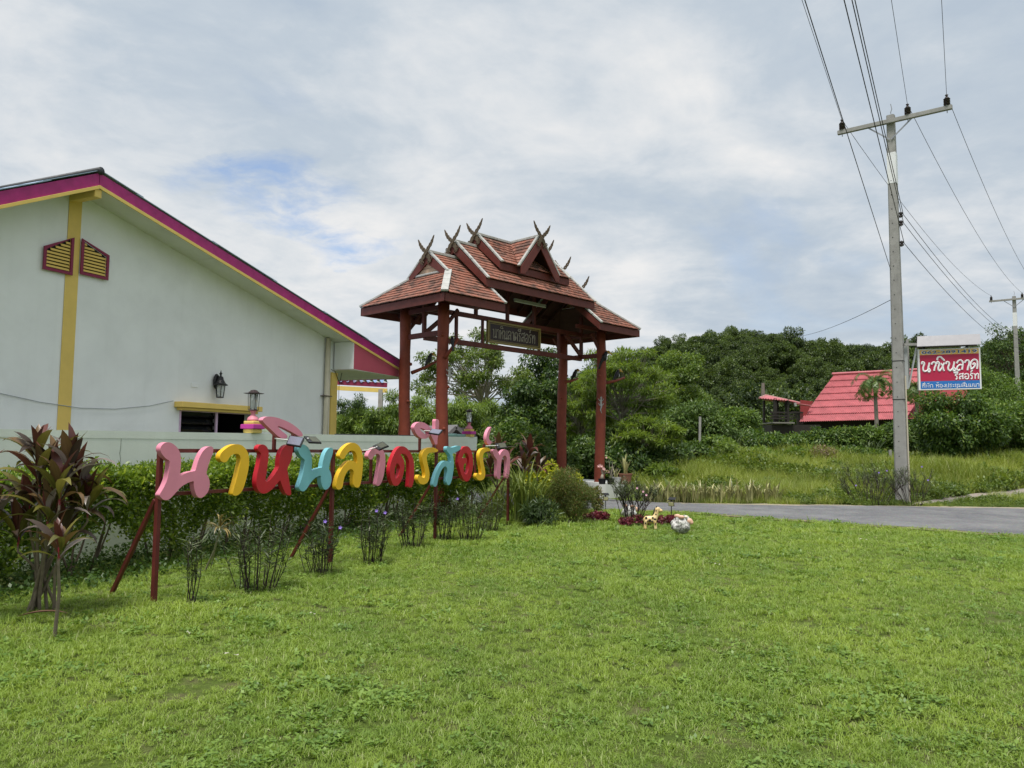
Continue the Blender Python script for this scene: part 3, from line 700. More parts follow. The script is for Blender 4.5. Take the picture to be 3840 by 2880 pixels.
A6, B6, C6, D6 = (570, 1640, 6.637), (800, 1640, 6.637), (960, 1550, 6.637), (1100, 1640, 6.637)
E8, F8, G8, H4 = (1360, 1640, 8.296), (1530, 1560, 8.296), (1530, 1650, 8.296), (1700, 1590, 3.967)
LET = [
 ('pink', A6, '205,290 230,210 290,150 370,120 450,125 540,170 620,240 680,330 715,440 728,560 722,700 705,850 688,970 780,920 900,870 1020,842 1080,840 1110,720 1150,590 1200,460 1270,340 1350,260 1430,225 1490,228 1530,265 1528,340 1500,440 1460,530 1415,660 1380,790 1350,900 1400,980 1435,1070 1440,1170 1425,1280 1390,1370 1330,1440 1260,1500 1190,1510 1130,1480 1085,1390 1055,1270 1045,1160 1045,1085 960,1105 860,1150 760,1210 680,1280 610,1360 530,1450 440,1540 370,1570 300,1560 230,1510 190,1450 200,1400 260,1310 330,1180 385,1040 415,900 440,760 445,640 435,575 360,540 290,470 230,380', ''),
 ('yellow', B6, '160,500 170,440 210,370 300,290 400,220 500,180 600,168 690,185 770,240 840,330 880,440 893,560 890,680 870,820 835,980 800,1110 765,1230 720,1330 660,1410 580,1452 520,1450 480,1425 485,1370 520,1240 560,1100 600,950 635,800 665,680 682,570 680,500 650,440 600,405 545,405 480,430 410,490 370,560 330,610 270,628 210,605 170,560', ''),
 ('red', B6, '1105,270 1130,215 1190,178 1250,178 1310,210 1350,260 1375,340 1380,430 1370,560 1350,700 1330,850 1310,970 1295,1050 1310,1095 1340,1110 1400,1070 1470,1000 1540,900 1600,800 1635,735 1635,620 1650,470 1690,350 1740,270 1800,205 1880,175 1950,190 1985,240 1985,320 1970,420 1950,530 1910,640 1870,720 1845,780 1850,860 1870,960 1890,1080 1905,1180 1925,1280 1945,1380 1930,1440 1880,1450 1820,1420 1770,1350 1730,1250 1690,1140 1665,1060 1640,1090 1580,1160 1500,1260 1420,1330 1330,1390 1250,1405 1170,1380 1110,1310 1075,1210 1065,1100 1085,950 1120,800 1155,650 1180,500 1190,400 1165,370 1115,330', ''),
 ('pink', C6, '160,180 180,130 230,95 320,80 420,85 540,110 680,160 820,220 940,290 1040,370 1120,450 1160,510 1165,560 1140,580 1080,575 1000,530 920,480 840,440 740,385 640,340 570,318 535,322 570,365 640,440 720,500 775,545 785,590 760,625 710,632 640,620 560,575 470,500 380,410 290,330 210,250', ''),
 ('blue', D6, '120,320 130,250 170,200 230,172 290,185 350,230 400,300 435,390 458,490 468,600 465,700 455,800 445,865 520,810 600,775 680,755 715,755 725,650 750,540 780,440 820,350 870,280 930,255 975,265 993,310 985,390 960,470 930,560 905,660 890,740 888,800 920,850 940,920 952,1010 948,1100 930,1180 890,1250 840,1295 790,1305 750,1280 715,1210 695,1120 688,1030 688,945 610,970 530,1020 460,1090 410,1160 360,1240 310,1310 260,1345 210,1345 160,1300 135,1250 150,1190 190,1080 230,960 260,830 280,700 288,600 280,545 220,505 165,440 135,380', ''),
 ('yellow', D6, '1150,470 1165,410 1200,340 1270,250 1350,180 1430,140 1500,132 1570,155 1640,215 1690,300 1720,400 1733,510 1738,640 1730,760 1720,870 1705,990 1690,1080 1670,1170 1640,1240 1590,1255 1540,1235 1500,1195 1495,1120 1500,1000 1505,900 1500,840 1470,795 1430,785 1380,810 1330,870 1285,960 1255,1060 1240,1150 1230,1230 1190,1285 1130,1305 1080,1285 1060,1230 1070,1150 1090,1050 1120,950 1165,850 1220,760 1290,670 1360,600 1420,575 1480,580 1550,620 1590,655 1592,560 1585,470 1560,390 1520,340 1460,325 1400,345 1340,400 1295,470 1280,520 1230,545 1180,530', ''),
 ('pink', E8, '165,610 165,560 190,490 240,410 320,345 420,310 520,315 600,350 650,420 690,510 708,620 712,740 705,860 690,980 670,1100 650,1210 620,1320 580,1420 530,1490 480,1520 435,1500 425,1450 440,1370 465,1240 490,1100 515,960 535,820 545,700 545,600 520,540 470,505 420,515 370,560 320,625 290,680 240,695 195,665', ''),
 ('red', E8, '1240,275 1310,295 1390,350 1470,440 1530,550 1575,660 1598,780 1605,900 1605,1050 1600,1200 1590,1330 1570,1450 1540,1545 1490,1560 1425,1550 1428,1480 1440,1380 1450,1200 1455,1000 1450,760 1420,660 1370,570 1300,510 1230,500 1175,540 1220,590 1265,660 1295,760 1305,880 1295,1000 1270,1130 1240,1250 1200,1350 1150,1440 1090,1500 1030,1515 960,1490 910,1400 870,1280 850,1140 845,1010 860,880 890,750 930,640 980,520 1040,410 1110,320 1180,280', '1085,805 1150,870 1165,950 1155,1060 1130,1170 1090,1250 1045,1285 1015,1250 995,1170 995,1060 1010,950 1035,860 1060,810'),
 ('yellow', G8, '300,1190 310,1130 335,1085 365,1080 400,1120 440,1165 490,1178 525,1160 540,1090 535,1000 515,900 490,800 460,700 445,600 440,500 450,420 490,340 560,275 640,240 740,228 820,240 890,275 940,320 940,350 890,375 820,385 740,390 670,405 620,440 590,500 585,570 595,660 615,760 645,870 665,970 672,1080 665,1180 640,1270 590,1340 520,1380 450,1385 380,1360 330,1300 300,1240', ''),
 ('pink', F8, '190,380 200,310 240,245 310,200 400,180 490,200 580,250 660,320 730,400 765,450 740,520 700,580 670,630 620,675 560,705 480,710 400,690 330,640 270,570 220,480', '375,410 400,375 450,380 520,415 580,450 640,500 650,560 600,590 540,575 470,520 400,460'),
 ('pink', F8, '855,120 900,90 950,120 970,170 965,320 952,450 940,600 925,710 915,780 918,850 905,888 850,890 825,830 785,740 740,650 712,590 770,540 840,480 850,380 855,250', ''),
 ('blue', G8, '1200,290 1205,220 1240,190 1290,215 1350,235 1430,220 1510,190 1580,175 1640,190 1660,230 1640,280 1580,330 1500,370 1420,400 1385,430 1400,500 1420,600 1430,720 1425,850 1410,980 1390,1100 1370,1220 1340,1310 1300,1390 1265,1410 1230,1390 1205,1330 1205,1240 1220,1120 1230,1000 1225,900 1200,840 1160,815 1110,840 1060,910 1010,1010 965,1120 935,1230 915,1350 890,1430 845,1460 800,1440 785,1380 800,1300 830,1170 880,1020 940,880 1010,760 1080,680 1150,645 1220,650 1290,690 1335,700 1335,600 1320,500 1290,430 1240,380 1210,340', ''),
 ('red', H4, '75,520 80,460 105,400 140,350 180,330 215,330 250,360 275,420 292,490 298,570 295,650 280,720 260,790 235,840 205,858 175,850 145,810 120,760 105,700 85,640 72,580', '132,512 140,480 155,445 175,425 195,428 217,455 230,495 235,540 235,610 228,670 212,720 190,752 172,746 160,708 154,660 156,615 165,590 206,580 206,512 178,500 155,505'),
 ('yellow', H4, '338,790 342,750 358,728 375,735 392,752 412,750 420,730 415,680 408,630 395,570 388,520 385,470 392,420 415,380 450,360 500,352 540,365 560,390 545,405 500,408 470,420 448,445 440,490 445,550 460,620 475,690 478,740 470,790 450,825 415,842 380,838 352,820', ''),
 ('pink', H4, '572,35 555,100 535,160 528,210 540,240 565,255 568,290 545,315 520,310 500,275 490,220 495,160 515,100 545,55', ''),
 ('pink', H4, '590,420 590,390 605,375 635,375 660,400 680,440 690,465 705,430 735,390 770,375 800,385 825,415 842,470 848,540 845,620 838,700 828,770 815,810 795,815 785,790 790,730 798,650 800,570 795,500 780,468 755,470 730,500 715,560 708,640 705,720 702,790 695,822 670,820 650,800 645,760 650,680 652,600 650,540 640,520 615,490 598,455', ''),
]
LC = {'pink': M('letter_pink', (.70, .25, .345), .45, .05, 5, .0006, 50, .4, dirt=.12, dirtcol=(.55, .20, .27)), 'yellow': M('letter_yellow', (.80, .47, .020), .42, .06, 5, .0006, 50, .4, dirt=.12, dirtcol=(.62, .36, .03)),
      'red': M('letter_red', (.48, .010, .022), .38, .08, 5, .0006, 50, .45, dirt=.15, dirtcol=(.25, .02, .03)), 'blue': M('letter_blue', (.185, .47, .54), .45, .05, 5, .0006, 50, .4, dirt=.12, dirtcol=(.15, .37, .42))}
FACE = SO + .105
LN = ['first pink letter at the near end', 'hooked yellow letter', 'red letter below the pink vowel arch', 'pink arched vowel mark', 'pale blue letter', 'yellow letter with two arches', 'hooked pink letter', 'red letter with an oval loop', 'S-shaped yellow letter', 'pink ring-shaped vowel mark', 'pink upright tick of the vowel mark', 'pale blue letter with a winged top', 'red oval letter', 'smaller S-shaped yellow letter', 'pink crescent mark', 'pink arched letter at the far end']
for (colr, (ox, oy, sc), out, hol), lab in zip(LET, LN):
    def conv(st):
        P = [tuple(map(float, q.split(','))) for q in st.split()]
        P = chaikin([(ox + a / sc, oy + b / sc) for a, b in P], 2)
        return [HS(s, FACE, z) for s, z in (HP(x, y, FACE) for x, y in P)]
    g = G(); g.prism(conv(out), -NV * .062, [conv(hol)] if hol else [])
    obj('letter', g, LC[colr], sign, bevel=.0025, label=lab)

# solar lamps clamped to the sign
m_panel = M('solar_cell', (.16, .17, .22), .25, .06, 30, spec=.5); m_lens = M('lamp_lens', (.075, .08, .055), .45, .15, 30, spec=.25); m_arm = M('white_arm', (.62, .62, .60), .4, .06)
def solar(label, corners, dep, face, arm=None, dots=True):
    """flat solar lamp: corner pixels with distances -> a thin slab with a frame and a face"""
    P = [Vector(at(x, y, d)) for (x, y), d in zip(corners, dep)]
    c = sum(P, Vector()) / 4; n = (P[1] - P[0]).cross(P[3] - P[0]).normalized()
    if n.dot(Vector(CP) - c) < 0: n = -n
    t = thing('solar_lamp', label, 'lamp', c, 0, 'solar lamps on the letter sign')
    g = G(); g.prism(P, -n * .022); obj('housing', g, m_black, t, bevel=.004)
    def inset(f0, f1): return [P[0].lerp(P[1], a).lerp(P[3].lerp(P[2], a), b) for a, b in ((f0[0], f0[1]), (f1[0], f0[1]), (f1[0], f1[1]), (f0[0], f1[1]))]
    g = G(); g.prism([p + n * .003 for p in inset((.06, .07) if not dots else (.30, .12), (.94, .93))], -n * .002); obj('panel' if not dots else 'lens', g, face, t)
    if dots:
        p = P[0].lerp(P[1], .14).lerp(P[3].lerp(P[2], .14), .5); g = G(); g.ball(p + n * .004, .012, 8); obj('sensor', g, m_arm, t)
    if arm:
        g = G(); g.tube([Vector(at(*a)) for a in arm], .009, 6); obj('arm', g, m_arm, t)
    return t
d1 = 10.3
solar('tilted solar panel held over the red letter, grey cells facing up', [(1086, 1632), (1141, 1641), (1126, 1674), (1072, 1665)], [9.22, 9.12, 8.98, 9.08], m_panel, [(1030, 1644, 9.02), (1078, 1650, 9.1)], False)
solar('black solar lamp with sensor pointing down beside the grey panel', [(1139, 1634), (1185, 1637), (1206, 1659), (1158, 1657)], [9.6, 9.6, 9.4, 9.4], m_lens)
solar('black solar lamp hung over the hooked pink letter', [(1396, 1672), (1435, 1655), (1457, 1671), (1420, 1686)], [10.85, 10.85, 10.62, 10.62], m_lens, [(1358, 1689, 10.62), (1378, 1688, 10.66), (1408, 1678, 10.7)])
solar('grey solar panel held across the pink ring-shaped mark', [(1620, 1607), (1661, 1612), (1646, 1629), (1606, 1623)], [12.35, 12.25, 12.1, 12.2], m_panel, [(1590, 1615, 12.1), (1612, 1616, 12.2)], False)
solar('black solar lamp above the last pink letter at the far end', [(1856, 1662), (1894, 1659), (1902, 1677), (1866, 1681)], [14.55, 14.55, 14.3, 14.3], m_lens, [(1822, 1672, 14.25), (1860, 1671, 14.4)])

# ================================================================ TIMBER GATE WITH THREE-TIERED TILE ROOF
GA = math.radians(43.767); GO = Vector((-.04, 21.14, 0))
gate = thing('gateway', 'tall red-brown timber gateway with a tiered clay tile roof and carved finials', 'gate', GO, math.pi / 2 - GA)
# local frame: x along the gate, -y to the front (road side)
m_wood = M('red_brown_timber', (.115, .028, .021), .55, .22, 4, .002, 30, .3, dirt=.25, dirtcol=(.06, .016, .013))
m_post = M('red_oxide_log', (.20, .044, .024), .6, .22, 3, .006, 14, .3, dirt=.3, dirtcol=(.13, .028, .018), dscale=3)
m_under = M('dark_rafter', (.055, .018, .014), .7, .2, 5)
m_cap = M('weathered_white_mortar', (.42, .42, .40), .85, .1, 4, .004, 25, .2, dirt=.6, dirtcol=(.16, .165, .16), dscale=7)
m_carve = M('carved_grey_wood', (.105, .078, .052), .7, .3, 20, .004, 60, .2, dirt=.4, dirtcol=(.05, .036, .025), dscale=10)
m_gable = M('tan_gable_board', (.46, .31, .21), .6, .08, 4)
def gobj(nm, g, m, parent=None, **k):
    return obj(nm, g, m, parent or gate, world=False, **k)
def tilemat():
    m = bpy.data.materials.new('clay_tile'); m.use_nodes = True; t = m.node_tree; p = t.nodes['Principled BSDF']
    p.inputs['Roughness'].default_value = .8; p.inputs['Specular IOR Level'].default_value = .25
    geo = N(t, 'ShaderNodeNewGeometry'); oi = N(t, 'ShaderNodeObjectInfo')
    r = math_node(t, 'FRACT', math_node(t, 'ADD', geo.outputs['Random Per Island'], oi.outputs['Random']))
    c = mixc(t, r, (.25, .098, .066), (.37, .172, .125))
    big = noise(t, geo.outputs['Position'], 2.6, 6, .7, .8); fine = noise(t, geo.outputs['Position'], 26, 4, .7)
    k = math_node(t, 'ADD', math_node(t, 'MULTIPLY', big, .7), math_node(t, 'MULTIPLY', math_node(t, 'SUBTRACT', r, .5), .16))
    c = mixc(t, ramp(t, k, [(.30, 0.0), (.46, .85)]), c, (.05, .036, .030))
    c = mixc(t, ramp(t, fine, [(.55, 0.0), (.8, .45)]), c, (.10, .07, .055))
    lk(t, c, p.inputs['Base Color'])
    b = N(t, 'ShaderNodeBump'); b.inputs['Distance'].default_value = .004; lk(t, fine, b.inputs['Height']); lk(t, b.outputs[0], p.inputs['Normal'])
    return m
m_tile = tilemat()
tg = G(); tg.box((0, 0, 0), (.202, .235, .020)); tile_me = tg.mesh('roof_tile'); tile_me.materials.append(m_tile)
TILES = []                                            # (tier object, local matrix, weight)
def slope_tiles(tier, p0, ux, dn, polyfn, w_, rowp=.150, colp=.208, front=1.0):
    """tiles on the plane through p0 (eave line start), ux along the eave, dn = up-slope unit vector"""
    ux = Vector(ux).normalized(); up = Vector(dn).normalized(); nn = ux.cross(up)
    if nn.z < 0: nn = -nn
    tilt = Matrix.Rotation(math.radians(-7.5), 3, 'X')
    xx = up.cross(nn); R3 = Matrix((xx, up, nn)).transposed() @ tilt
    r = 0; rr = random.Random(7)
    while True:
        v = r * rowp + .085; lo_hi = polyfn(v)
        if lo_hi is None: break
        lo, hi = lo_hi; k0 = (r % 2) * colp * .5
        n = int((hi - lo) / colp) + 2
        for k in range(-1, n):
            u = math.floor(lo / colp) * colp + k * colp + k0
            a, b = max(u - .101, lo), min(u + .101, hi)
            if b - a < .05: continue
            sc = (b - a) / .202
            c = Vector(p0) + ux * ((a + b) / 2) + up * (v + rr.uniform(-.006, .006)) + nn * (.034 + rr.uniform(-.002, .003))
            Mt = Matrix.Translation(c) @ (R3 @ Matrix.Rotation(rr.uniform(-.02, .02), 3, 'Z') @ Matrix.Diagonal((sc, 1, 1))).to_4x4()
            TILES.append((tier, Mt, front))
        r += 1
def slab(g, pts, t):
    pts = [Vector(p) for p in pts]; n = (pts[1] - pts[0]).cross(pts[2] - pts[0]).normalized()
    if n.z < 0: n = -n
    g.prism(pts, -n * t)
def ridge_strip(a, b, w=.13, h=.06, up=(0, 0, 1), name='ridge_cap', par=None):
    g = G(); a = Vector(a); b = Vector(b); n = max(2, int((b - a).length / .35)); d = (b - a)
    for i in range(n):
        p, q = a + d * (i / n), a + d * ((i + 1) / n - .004); g.bar(p, q, w, h, up)
    return gobj(name, g, m_cap, par, bevel=.01)
def vstrip(a, b, out, par):
    """white verge strip lying over the tile edge"""
    a = Vector(a); b = Vector(b); d = (b - a).normalized(); nn = Vector(out).cross(d).normalized()
    if nn.z < 0: nn = -nn
    g = G(); n = max(2, int((b - a).length / .4)); dv = b - a
    for i in range(n): g.bar(a + dv * (i / n) + nn * .05, a + dv * ((i + 1) / n - .006) + nn * .05, .085, .05, up=nn)
    return gobj('verge_strip', g, m_cap, par, bevel=.008)
def gable_tier(name, X, zr, B, ze, fas, ends=(-1, 1)):
    """straight tier: ridge at zr, eaves at +-B"""
    dz = zr - ze; L = math.hypot(B, dz); g = G()
    slab(g, [(-X, -B, ze), (X, -B, ze), (X, 0, zr), (-X, 0, zr)], .03); slab(g, [(-X, B, ze), (X, B, ze), (X, 0, zr), (-X, 0, zr)], .03)
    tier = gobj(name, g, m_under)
    for sgn in (-1, 1):
        up = Vector((0, -sgn * B, dz)) / L
        slope_tiles(tier, (0, sgn * B, ze), (1, 0, 0), up, lambda v: (-X + .03, X - .03) if v < L - .03 else None, 1, front=1.0 if sgn < 0 else 0.0)
        fb = G(); fb.bar((-X, sgn * (B - .02), ze - fas / 2 - .005), (X, sgn * (B - .02), ze - fas / 2 - .005), .04, fas); gobj('fascia', fb, m_wood, tier, bevel=.004)
        for e in ends:
            bb = G(); o = .02 * e
            y1 = sgn * (B - .0)
            bb.prism([(e * X, 0, zr + .02), (e * X, y1, ze + .02), (e * X, y1, ze - fas + .02), (e * X, 0, zr - .25)], Vector((e * .04, 0, 0))); gobj('barge_board', bb, m_wood, tier, bevel=.004)
            vstrip((e * (X - .01), sgn * (B + .03), ze - .025), (e * (X - .01), sgn * .03, zr), (e, 0, 0), tier)
    ridge_strip((-X, 0, zr + .055), (X, 0, zr + .055), .14, .07, par=tier)
    return tier
t3 = gable_tier('upper_roof', 1.37, 7.10, .92, 6.25, .19)
t2 = gable_tier('middle_roof', 2.15, 6.75, 1.22, 5.65, .20)
# lower tier: two end pieces with a gablet and a hipped skirt
def end_tier(e):
    zr, ze, B, Xi, Xg, Xe = 6.31, 4.99, 1.62, 1.93, 2.94, 3.87
    dz = zr - ze; L = math.hypot(B, dz); zg = 5.75; yg = B * (zr - zg) / dz     # gablet foot
    g = G()
    for s in (-1, 1):
        slab(g, [(e * Xi, s * B, ze), (e * Xe, s * B, ze), (e * Xg, s * yg, zg), (e * (Xg + .09), s * yg, zg), (e * (Xg + .09), 0, zr), (e * Xi, 0, zr)], .03)
    slab(g, [(e * Xe, -B, ze), (e * Xe, B, ze), (e * Xg, yg, zg), (e * Xg, -yg, zg)], .03)
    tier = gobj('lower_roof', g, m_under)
    for s in (-1, 1):
        up = Vector((0, -s * B, dz)) / L; vg = L * (zg - ze) / dz
        def pf(v, s=s):
            if v > L - .03: return None
            xo = Xe - (Xe - Xg) * v / vg if v < vg else Xg + .1
            a, b = sorted((e * (Xi + .03), e * (xo - .05))); return (a, b)
        slope_tiles(tier, (0, s * B, ze), (1, 0, 0), up, pf, 1, front=1.2 if (s < 0) else 0.0)
        fb = G(); fb.bar((e * Xi, s * (B - .02), ze - .10), (e * (Xe + .0), s * (B - .02), ze - .10), .04, .19); gobj('fascia', fb, m_wood, tier, bevel=.004)
        vstrip((e * (Xi + .01), s * (B + .03), ze - .025), (e * (Xi + .01), s * .03, zr), (-e, 0, 0), tier)
        ib = G(); ib.prism([(e * Xi, 0, zr), (e * Xi, s * B, ze), (e * Xi, s * B, ze - .19), (e * Xi, 0, zr - .22)], Vector((-e * .035, 0, 0))); gobj('barge_board', ib, m_wood, tier)
        # hip cap and the gablet's barge and verge
        a = Vector((e * Xe, s * B, ze + .055)); b = Vector((e * Xg, s * yg, zg + .055)); d = (a - b).normalized()
        ridge_strip(a + d * .03, b, .17, .055, up=(e * .5, s * .5, 1), name='hip_cap', par=tier)
        bb = G(); bb.prism([(e * (Xg + .09), 0, zr + .03), (e * (Xg + .09), s * (yg + .10), zg - .03), (e * (Xg + .09), s * (yg - .14), zg - .03), (e * (Xg + .09), 0, zr - .26)], Vector((e * .035, 0, 0))); gobj('barge_board', bb, m_wood, tier, bevel=.004)
        vstrip((e * (Xg + .09), s * (yg + .06), zg - .03), (e * (Xg + .09), s * .03, zr), (e, 0, 0), tier)
    hl = math.hypot(Xe - Xg, zg - ze); up = Vector((-e * (Xe - Xg), 0, zg - ze)) / hl
    def ph(v):
        if v > hl - .02: return None
        y = B - (B - yg) * v / hl; return (-y + .05, y - .05)
    slope_tiles(tier, (e * Xe, 0, ze), (0, 1, 0), up, ph, 1, front=1.6 if e < 0 else 0.0)
    fb = G(); fb.bar((e * (Xe - .02), -B, ze - .10), (e * (Xe - .02), B, ze - .10), .04, .19); gobj('fascia', fb, m_wood, tier, bevel=.004)
    ridge_strip((e * (Xg + .05), -yg, zg + .035), (e * (Xg + .05), yg, zg + .035), .13, .05, name='gablet_foot_cap', par=tier)
    gb = G(); gb.prism([(e * (Xg + .05), -yg, zg - .02), (e * (Xg + .05), yg, zg - .02), (e * (Xg + .05), 0, zr - .03)], Vector((e * .02, 0, 0))); gobj('gable_board', gb, m_gable, tier)
    gb = G(); gb.bar((e * (Xg + .072), -.28, 5.93), (e * (Xg + .072), .28, 5.93), .006, .006); gobj('board_joint', gb, m_under, tier)
    ridge_strip((e * Xi, 0, zr + .055), (e * (Xg + .1), 0, zr + .055), .14, .07, par=tier)
    return tier
tl = end_tier(-1); tr_ = end_tier(1)
# cross gables (dormers) front and back
def dormer(sg):
    zr, hw, ze, Y = 7.13, .74, 6.23, 1.06; g = G(); L = math.hypot(hw, zr - ze)
    for s in (-1, 1): slab(g, [(0, 0, zr), (0, sg * Y, zr), (s * hw, sg * Y, ze), (s * hw, sg * .80, ze)], .03)
    d = gobj('cross_gable', g, m_under)
    for s in (-1, 1):
        up = Vector((-s * hw, 0, zr - ze)) / L
        def pf(v):
            if v > L - .03: return None
            y0 = .86 * (1 - v / L); a, b = sorted((sg * (y0 + .02), sg * (Y - .04))); return (a, b)
        slope_tiles(d, (s * hw, 0, ze), (0, 1, 0), up, pf, 1, front=1.0 if sg < 0 else 0.0)
        bb = G(); bb.prism([(0, sg * Y, zr + .02), (s * (hw + .03), sg * Y, ze - .01), (s * (hw + .03), sg * Y, ze - .20), (s * (hw - .12), sg * Y, ze - .20), (0, sg * Y, zr - .30)], Vector((0, sg * .035, 0))); gobj('barge_board', bb, m_wood, d, bevel=.004)
        vstrip((s * (hw + .04), sg * (Y - .02), ze - .03), (s * .03, sg * (Y - .02), zr), (0, sg, 0), d)
    ridge_strip((0, sg * .02, zr + .055), (0, sg * (Y + .03), zr + .055), .13, .07, par=d)
    return d
d1_, d2_ = dormer(-1), dormer(1)
# real tiles: the 300 that show largest are single parts, the rest one joined part
cam_l = gate.rotation_euler.to_matrix().inverted() @ (Vector(CP) - GO)
scored = []
for tier, Mt, fr in TILES:
    p = Mt.translation; n = Mt.to_3x3().col[2].normalized(); v = cam_l - p
    scored.append((fr * max(.0, n.dot(v.normalized())) / v.length_squared, tier, Mt))
scored.sort(key=lambda q: -q[0])
for sc_, tier, Mt in scored[:300]:
    o = bpy.data.objects.new('roof_tile', tile_me); COL.objects.link(o); o.parent = tier; o.matrix_local = Mt
tv = np.array([tuple(v.co) for v in tile_me.vertices]); tq = np.array([tuple(p.vertices) for p in tile_me.polygons])
VV = []; QQ = []; b = 0
for sc_, tier, Mt in scored[300:]:
    A4 = np.array(Mt); VV.append(tv @ A4[:3, :3].T + A4[:3, 3]); QQ.append(tq + b); b += len(tv)
rest = gobj('roof_tiles', quads_mesh('roof_tiles', np.concatenate(VV), np.concatenate(QQ)), m_tile); rest['kind'] = 'stuff'
# carved crossed finials
def finial(loc, axis, par):
    """two crossed, S-curved, fretted blades in the gable plane; axis = gable normal"""
    ax = Vector(axis); sx = Vector((0, 0, 1)).cross(ax).normalized()
    for s in (-1, 1):
        path = [(-.16, -.20), (-.105, -.10), (-.03, .0), (.06, .095), (.145, .17), (.22, .25), (.27, .335), (.32, .43)]
        wid = [.018, .058, .052, .050, .050, .044, .030, .004]
        L, Rr = [], []
        for i, (u, w) in enumerate(path):
            a = path[max(0, i - 1)]; b = path[min(len(path) - 1, i + 1)]
            d = Vector((b[0] - a[0], b[1] - a[1])).normalized(); nn = Vector((-d.y, d.x))
            for sub in (0, .5):
                if sub and i == len(path) - 1: continue
                uu = u + (path[min(i + 1, 7)][0] - u) * sub; ww = w + (path[min(i + 1, 7)][1] - w) * sub
                wd_ = (wid[i] + (wid[min(i + 1, 7)] - wid[i]) * sub) * (1.15 if sub else .78)
                L.append((uu + nn.x * wd_, ww + nn.y * wd_)); Rr.append((uu - nn.x * wd_, ww - nn.y * wd_))
        loop = L + Rr[::-1]
        def p3(q): return Vector(loc) + sx * (s * q[0]) + Vector((0, 0, q[1])) + ax * (.0 + .024 * (s > 0))
        holes = []
        for (u, w), r_ in (((.10, .132), .019), ((.185, .213), .017), ((.245, .295), .012), ((.015, .05), .016)):
            holes.append([p3((u + r_ * math.cos(k * math.pi / 3) * .8, w + r_ * math.sin(k * math.pi / 3) * 1.3)) for k in range(6)])
        g = G(); g.prism([p3(q) for q in loop], ax * .022, holes)
        for uu, ww in ((-.155, -.19), (-.10, -.215), (-.19, -.13)):       # scrolls at the foot
            ring = [p3((uu + .036 * math.cos(k * .9), ww + .036 * math.sin(k * .9))) + ax * .012 for k in range(7)]
            g.tube(ring, .014, 5)
        gobj('finial', g, m_carve, par)
for e in (-1, 1):
    finial((e * 3.075, 0, 6.28), (e, 0, 0), tl if e < 0 else tr_); finial((e * 2.20, 0, 6.72), (e, 0, 0), t2); finial((e * 1.42, 0, 7.07), (e, 0, 0), t3)
finial((0, -1.105, 7.10), (0, -1, 0), d1_); finial((0, 1.105, 7.10), (0, 1, 0), d2_)
# rafters and purlins under the roof
for x in (-2.7, -2.15, -1.5, -.75, 0, .75, 1.5, 2.15, 2.7):
    for s in (-1, 1):
        z0, b0, zr = (4.93, 1.55, 6.22) if abs(x) > 1.9 else (5.58, 1.15, 6.65)
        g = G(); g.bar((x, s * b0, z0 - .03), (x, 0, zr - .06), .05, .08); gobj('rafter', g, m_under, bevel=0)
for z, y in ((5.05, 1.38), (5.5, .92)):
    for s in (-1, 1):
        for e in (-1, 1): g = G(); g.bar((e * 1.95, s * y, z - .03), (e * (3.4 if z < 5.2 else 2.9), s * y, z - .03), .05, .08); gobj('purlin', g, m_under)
# log columns, slightly crooked, with knots
def log(x, y, z0, z1, seed, knots):
    rr = random.Random(seed); n = 14; pts = []; rad = []
    for i in range(n + 1):
        t = i / n; pts.append((x + .025 * math.sin(t * 5 + seed) + rr.uniform(-.006, .006), y + .02 * math.sin(t * 4 + seed * 2) + rr.uniform(-.006, .006), z0 + (z1 - z0) * t)); rad.append(.158 - .022 * t + rr.uniform(-.007, .007))
    g = G(); g.tube(pts, rad, 18); c = gobj('column', g, m_post, smooth=True)
    for z, a in knots:
        t = (z - z0) / (z1 - z0); i = min(n, max(0, int(t * n))); p = Vector(pts[i]); d = Vector((math.cos(a), math.sin(a), .1))
        k = G(); k.tube([Vector((p.x, p.y, z)) + d * .09, Vector((p.x, p.y, z)) + d * .155, Vector((p.x, p.y, z)) + d * .185], [.055, .042, .03], 8); gobj('knot', k, m_post, c, smooth=True)
    return c
PX, PY = 3.105, .732
COLS = {}
for i, (sx, sy, kn) in enumerate(((-1, 1, [(3.55, -.6), (2.6, -1.6)]), (-1, -1, [(4.15, -2.4), (2.9, -.9), (1.9, -2)]), (1, 1, [(3.0, -2.6), (2.1, -1.5), (3.7, -.4)]), (1, -1, [(3.6, -2.9), (2.9, 3.0), (4.35, -.5)]))):
    COLS[(sx, sy)] = log(sx * PX, sy * PY, 0, 4.96 if sx else 5, i + 1, kn)
# beams
def beam(a, b, w, h, nm='beam'): g = G(); g.bar(a, b, w, h); return gobj(nm, g, m_wood, bevel=.005)
for sx in (-1, 1):
    beam((sx * PX, -PY - .05, 4.24), (sx * PX, PY + .05, 4.24), .07, .13); beam((sx * PX, -PY - .05, 4.87), (sx * PX, PY + .05, 4.87), .07, .12)
    g = G(); g.bar((sx * PX, 0, 4.30), (sx * PX, 0, 5.48), .085, .085, up=(0, 1, 0)); gobj('strut', g, m_wood)
    g = G(); g.bar((sx * (PX - .03), .0, 4.29), (sx * (PX - .75), .0, 4.86), .07, .10); gobj('brace', g, m_wood)
    g = G(); g.bar((sx * 2.04, 0, 4.25), (sx * 2.04, 0, 4.9), .07, .07, up=(0, 1, 0)); gobj('strut', g, m_wood)
    for yy in (-.38, .38): g = G(); g.bar((sx * (PX), yy * 1.85, 4.5), (sx * PX, yy * .9, 4.85), .05, .07); 
    for sy in (-1, 1): g = G(); g.bar((sx * (PX - .1), sy * PY, 4.45), (sx * (PX - .45), sy * PY, 4.85), .06, .08); gobj('knee_brace', g, m_wood)
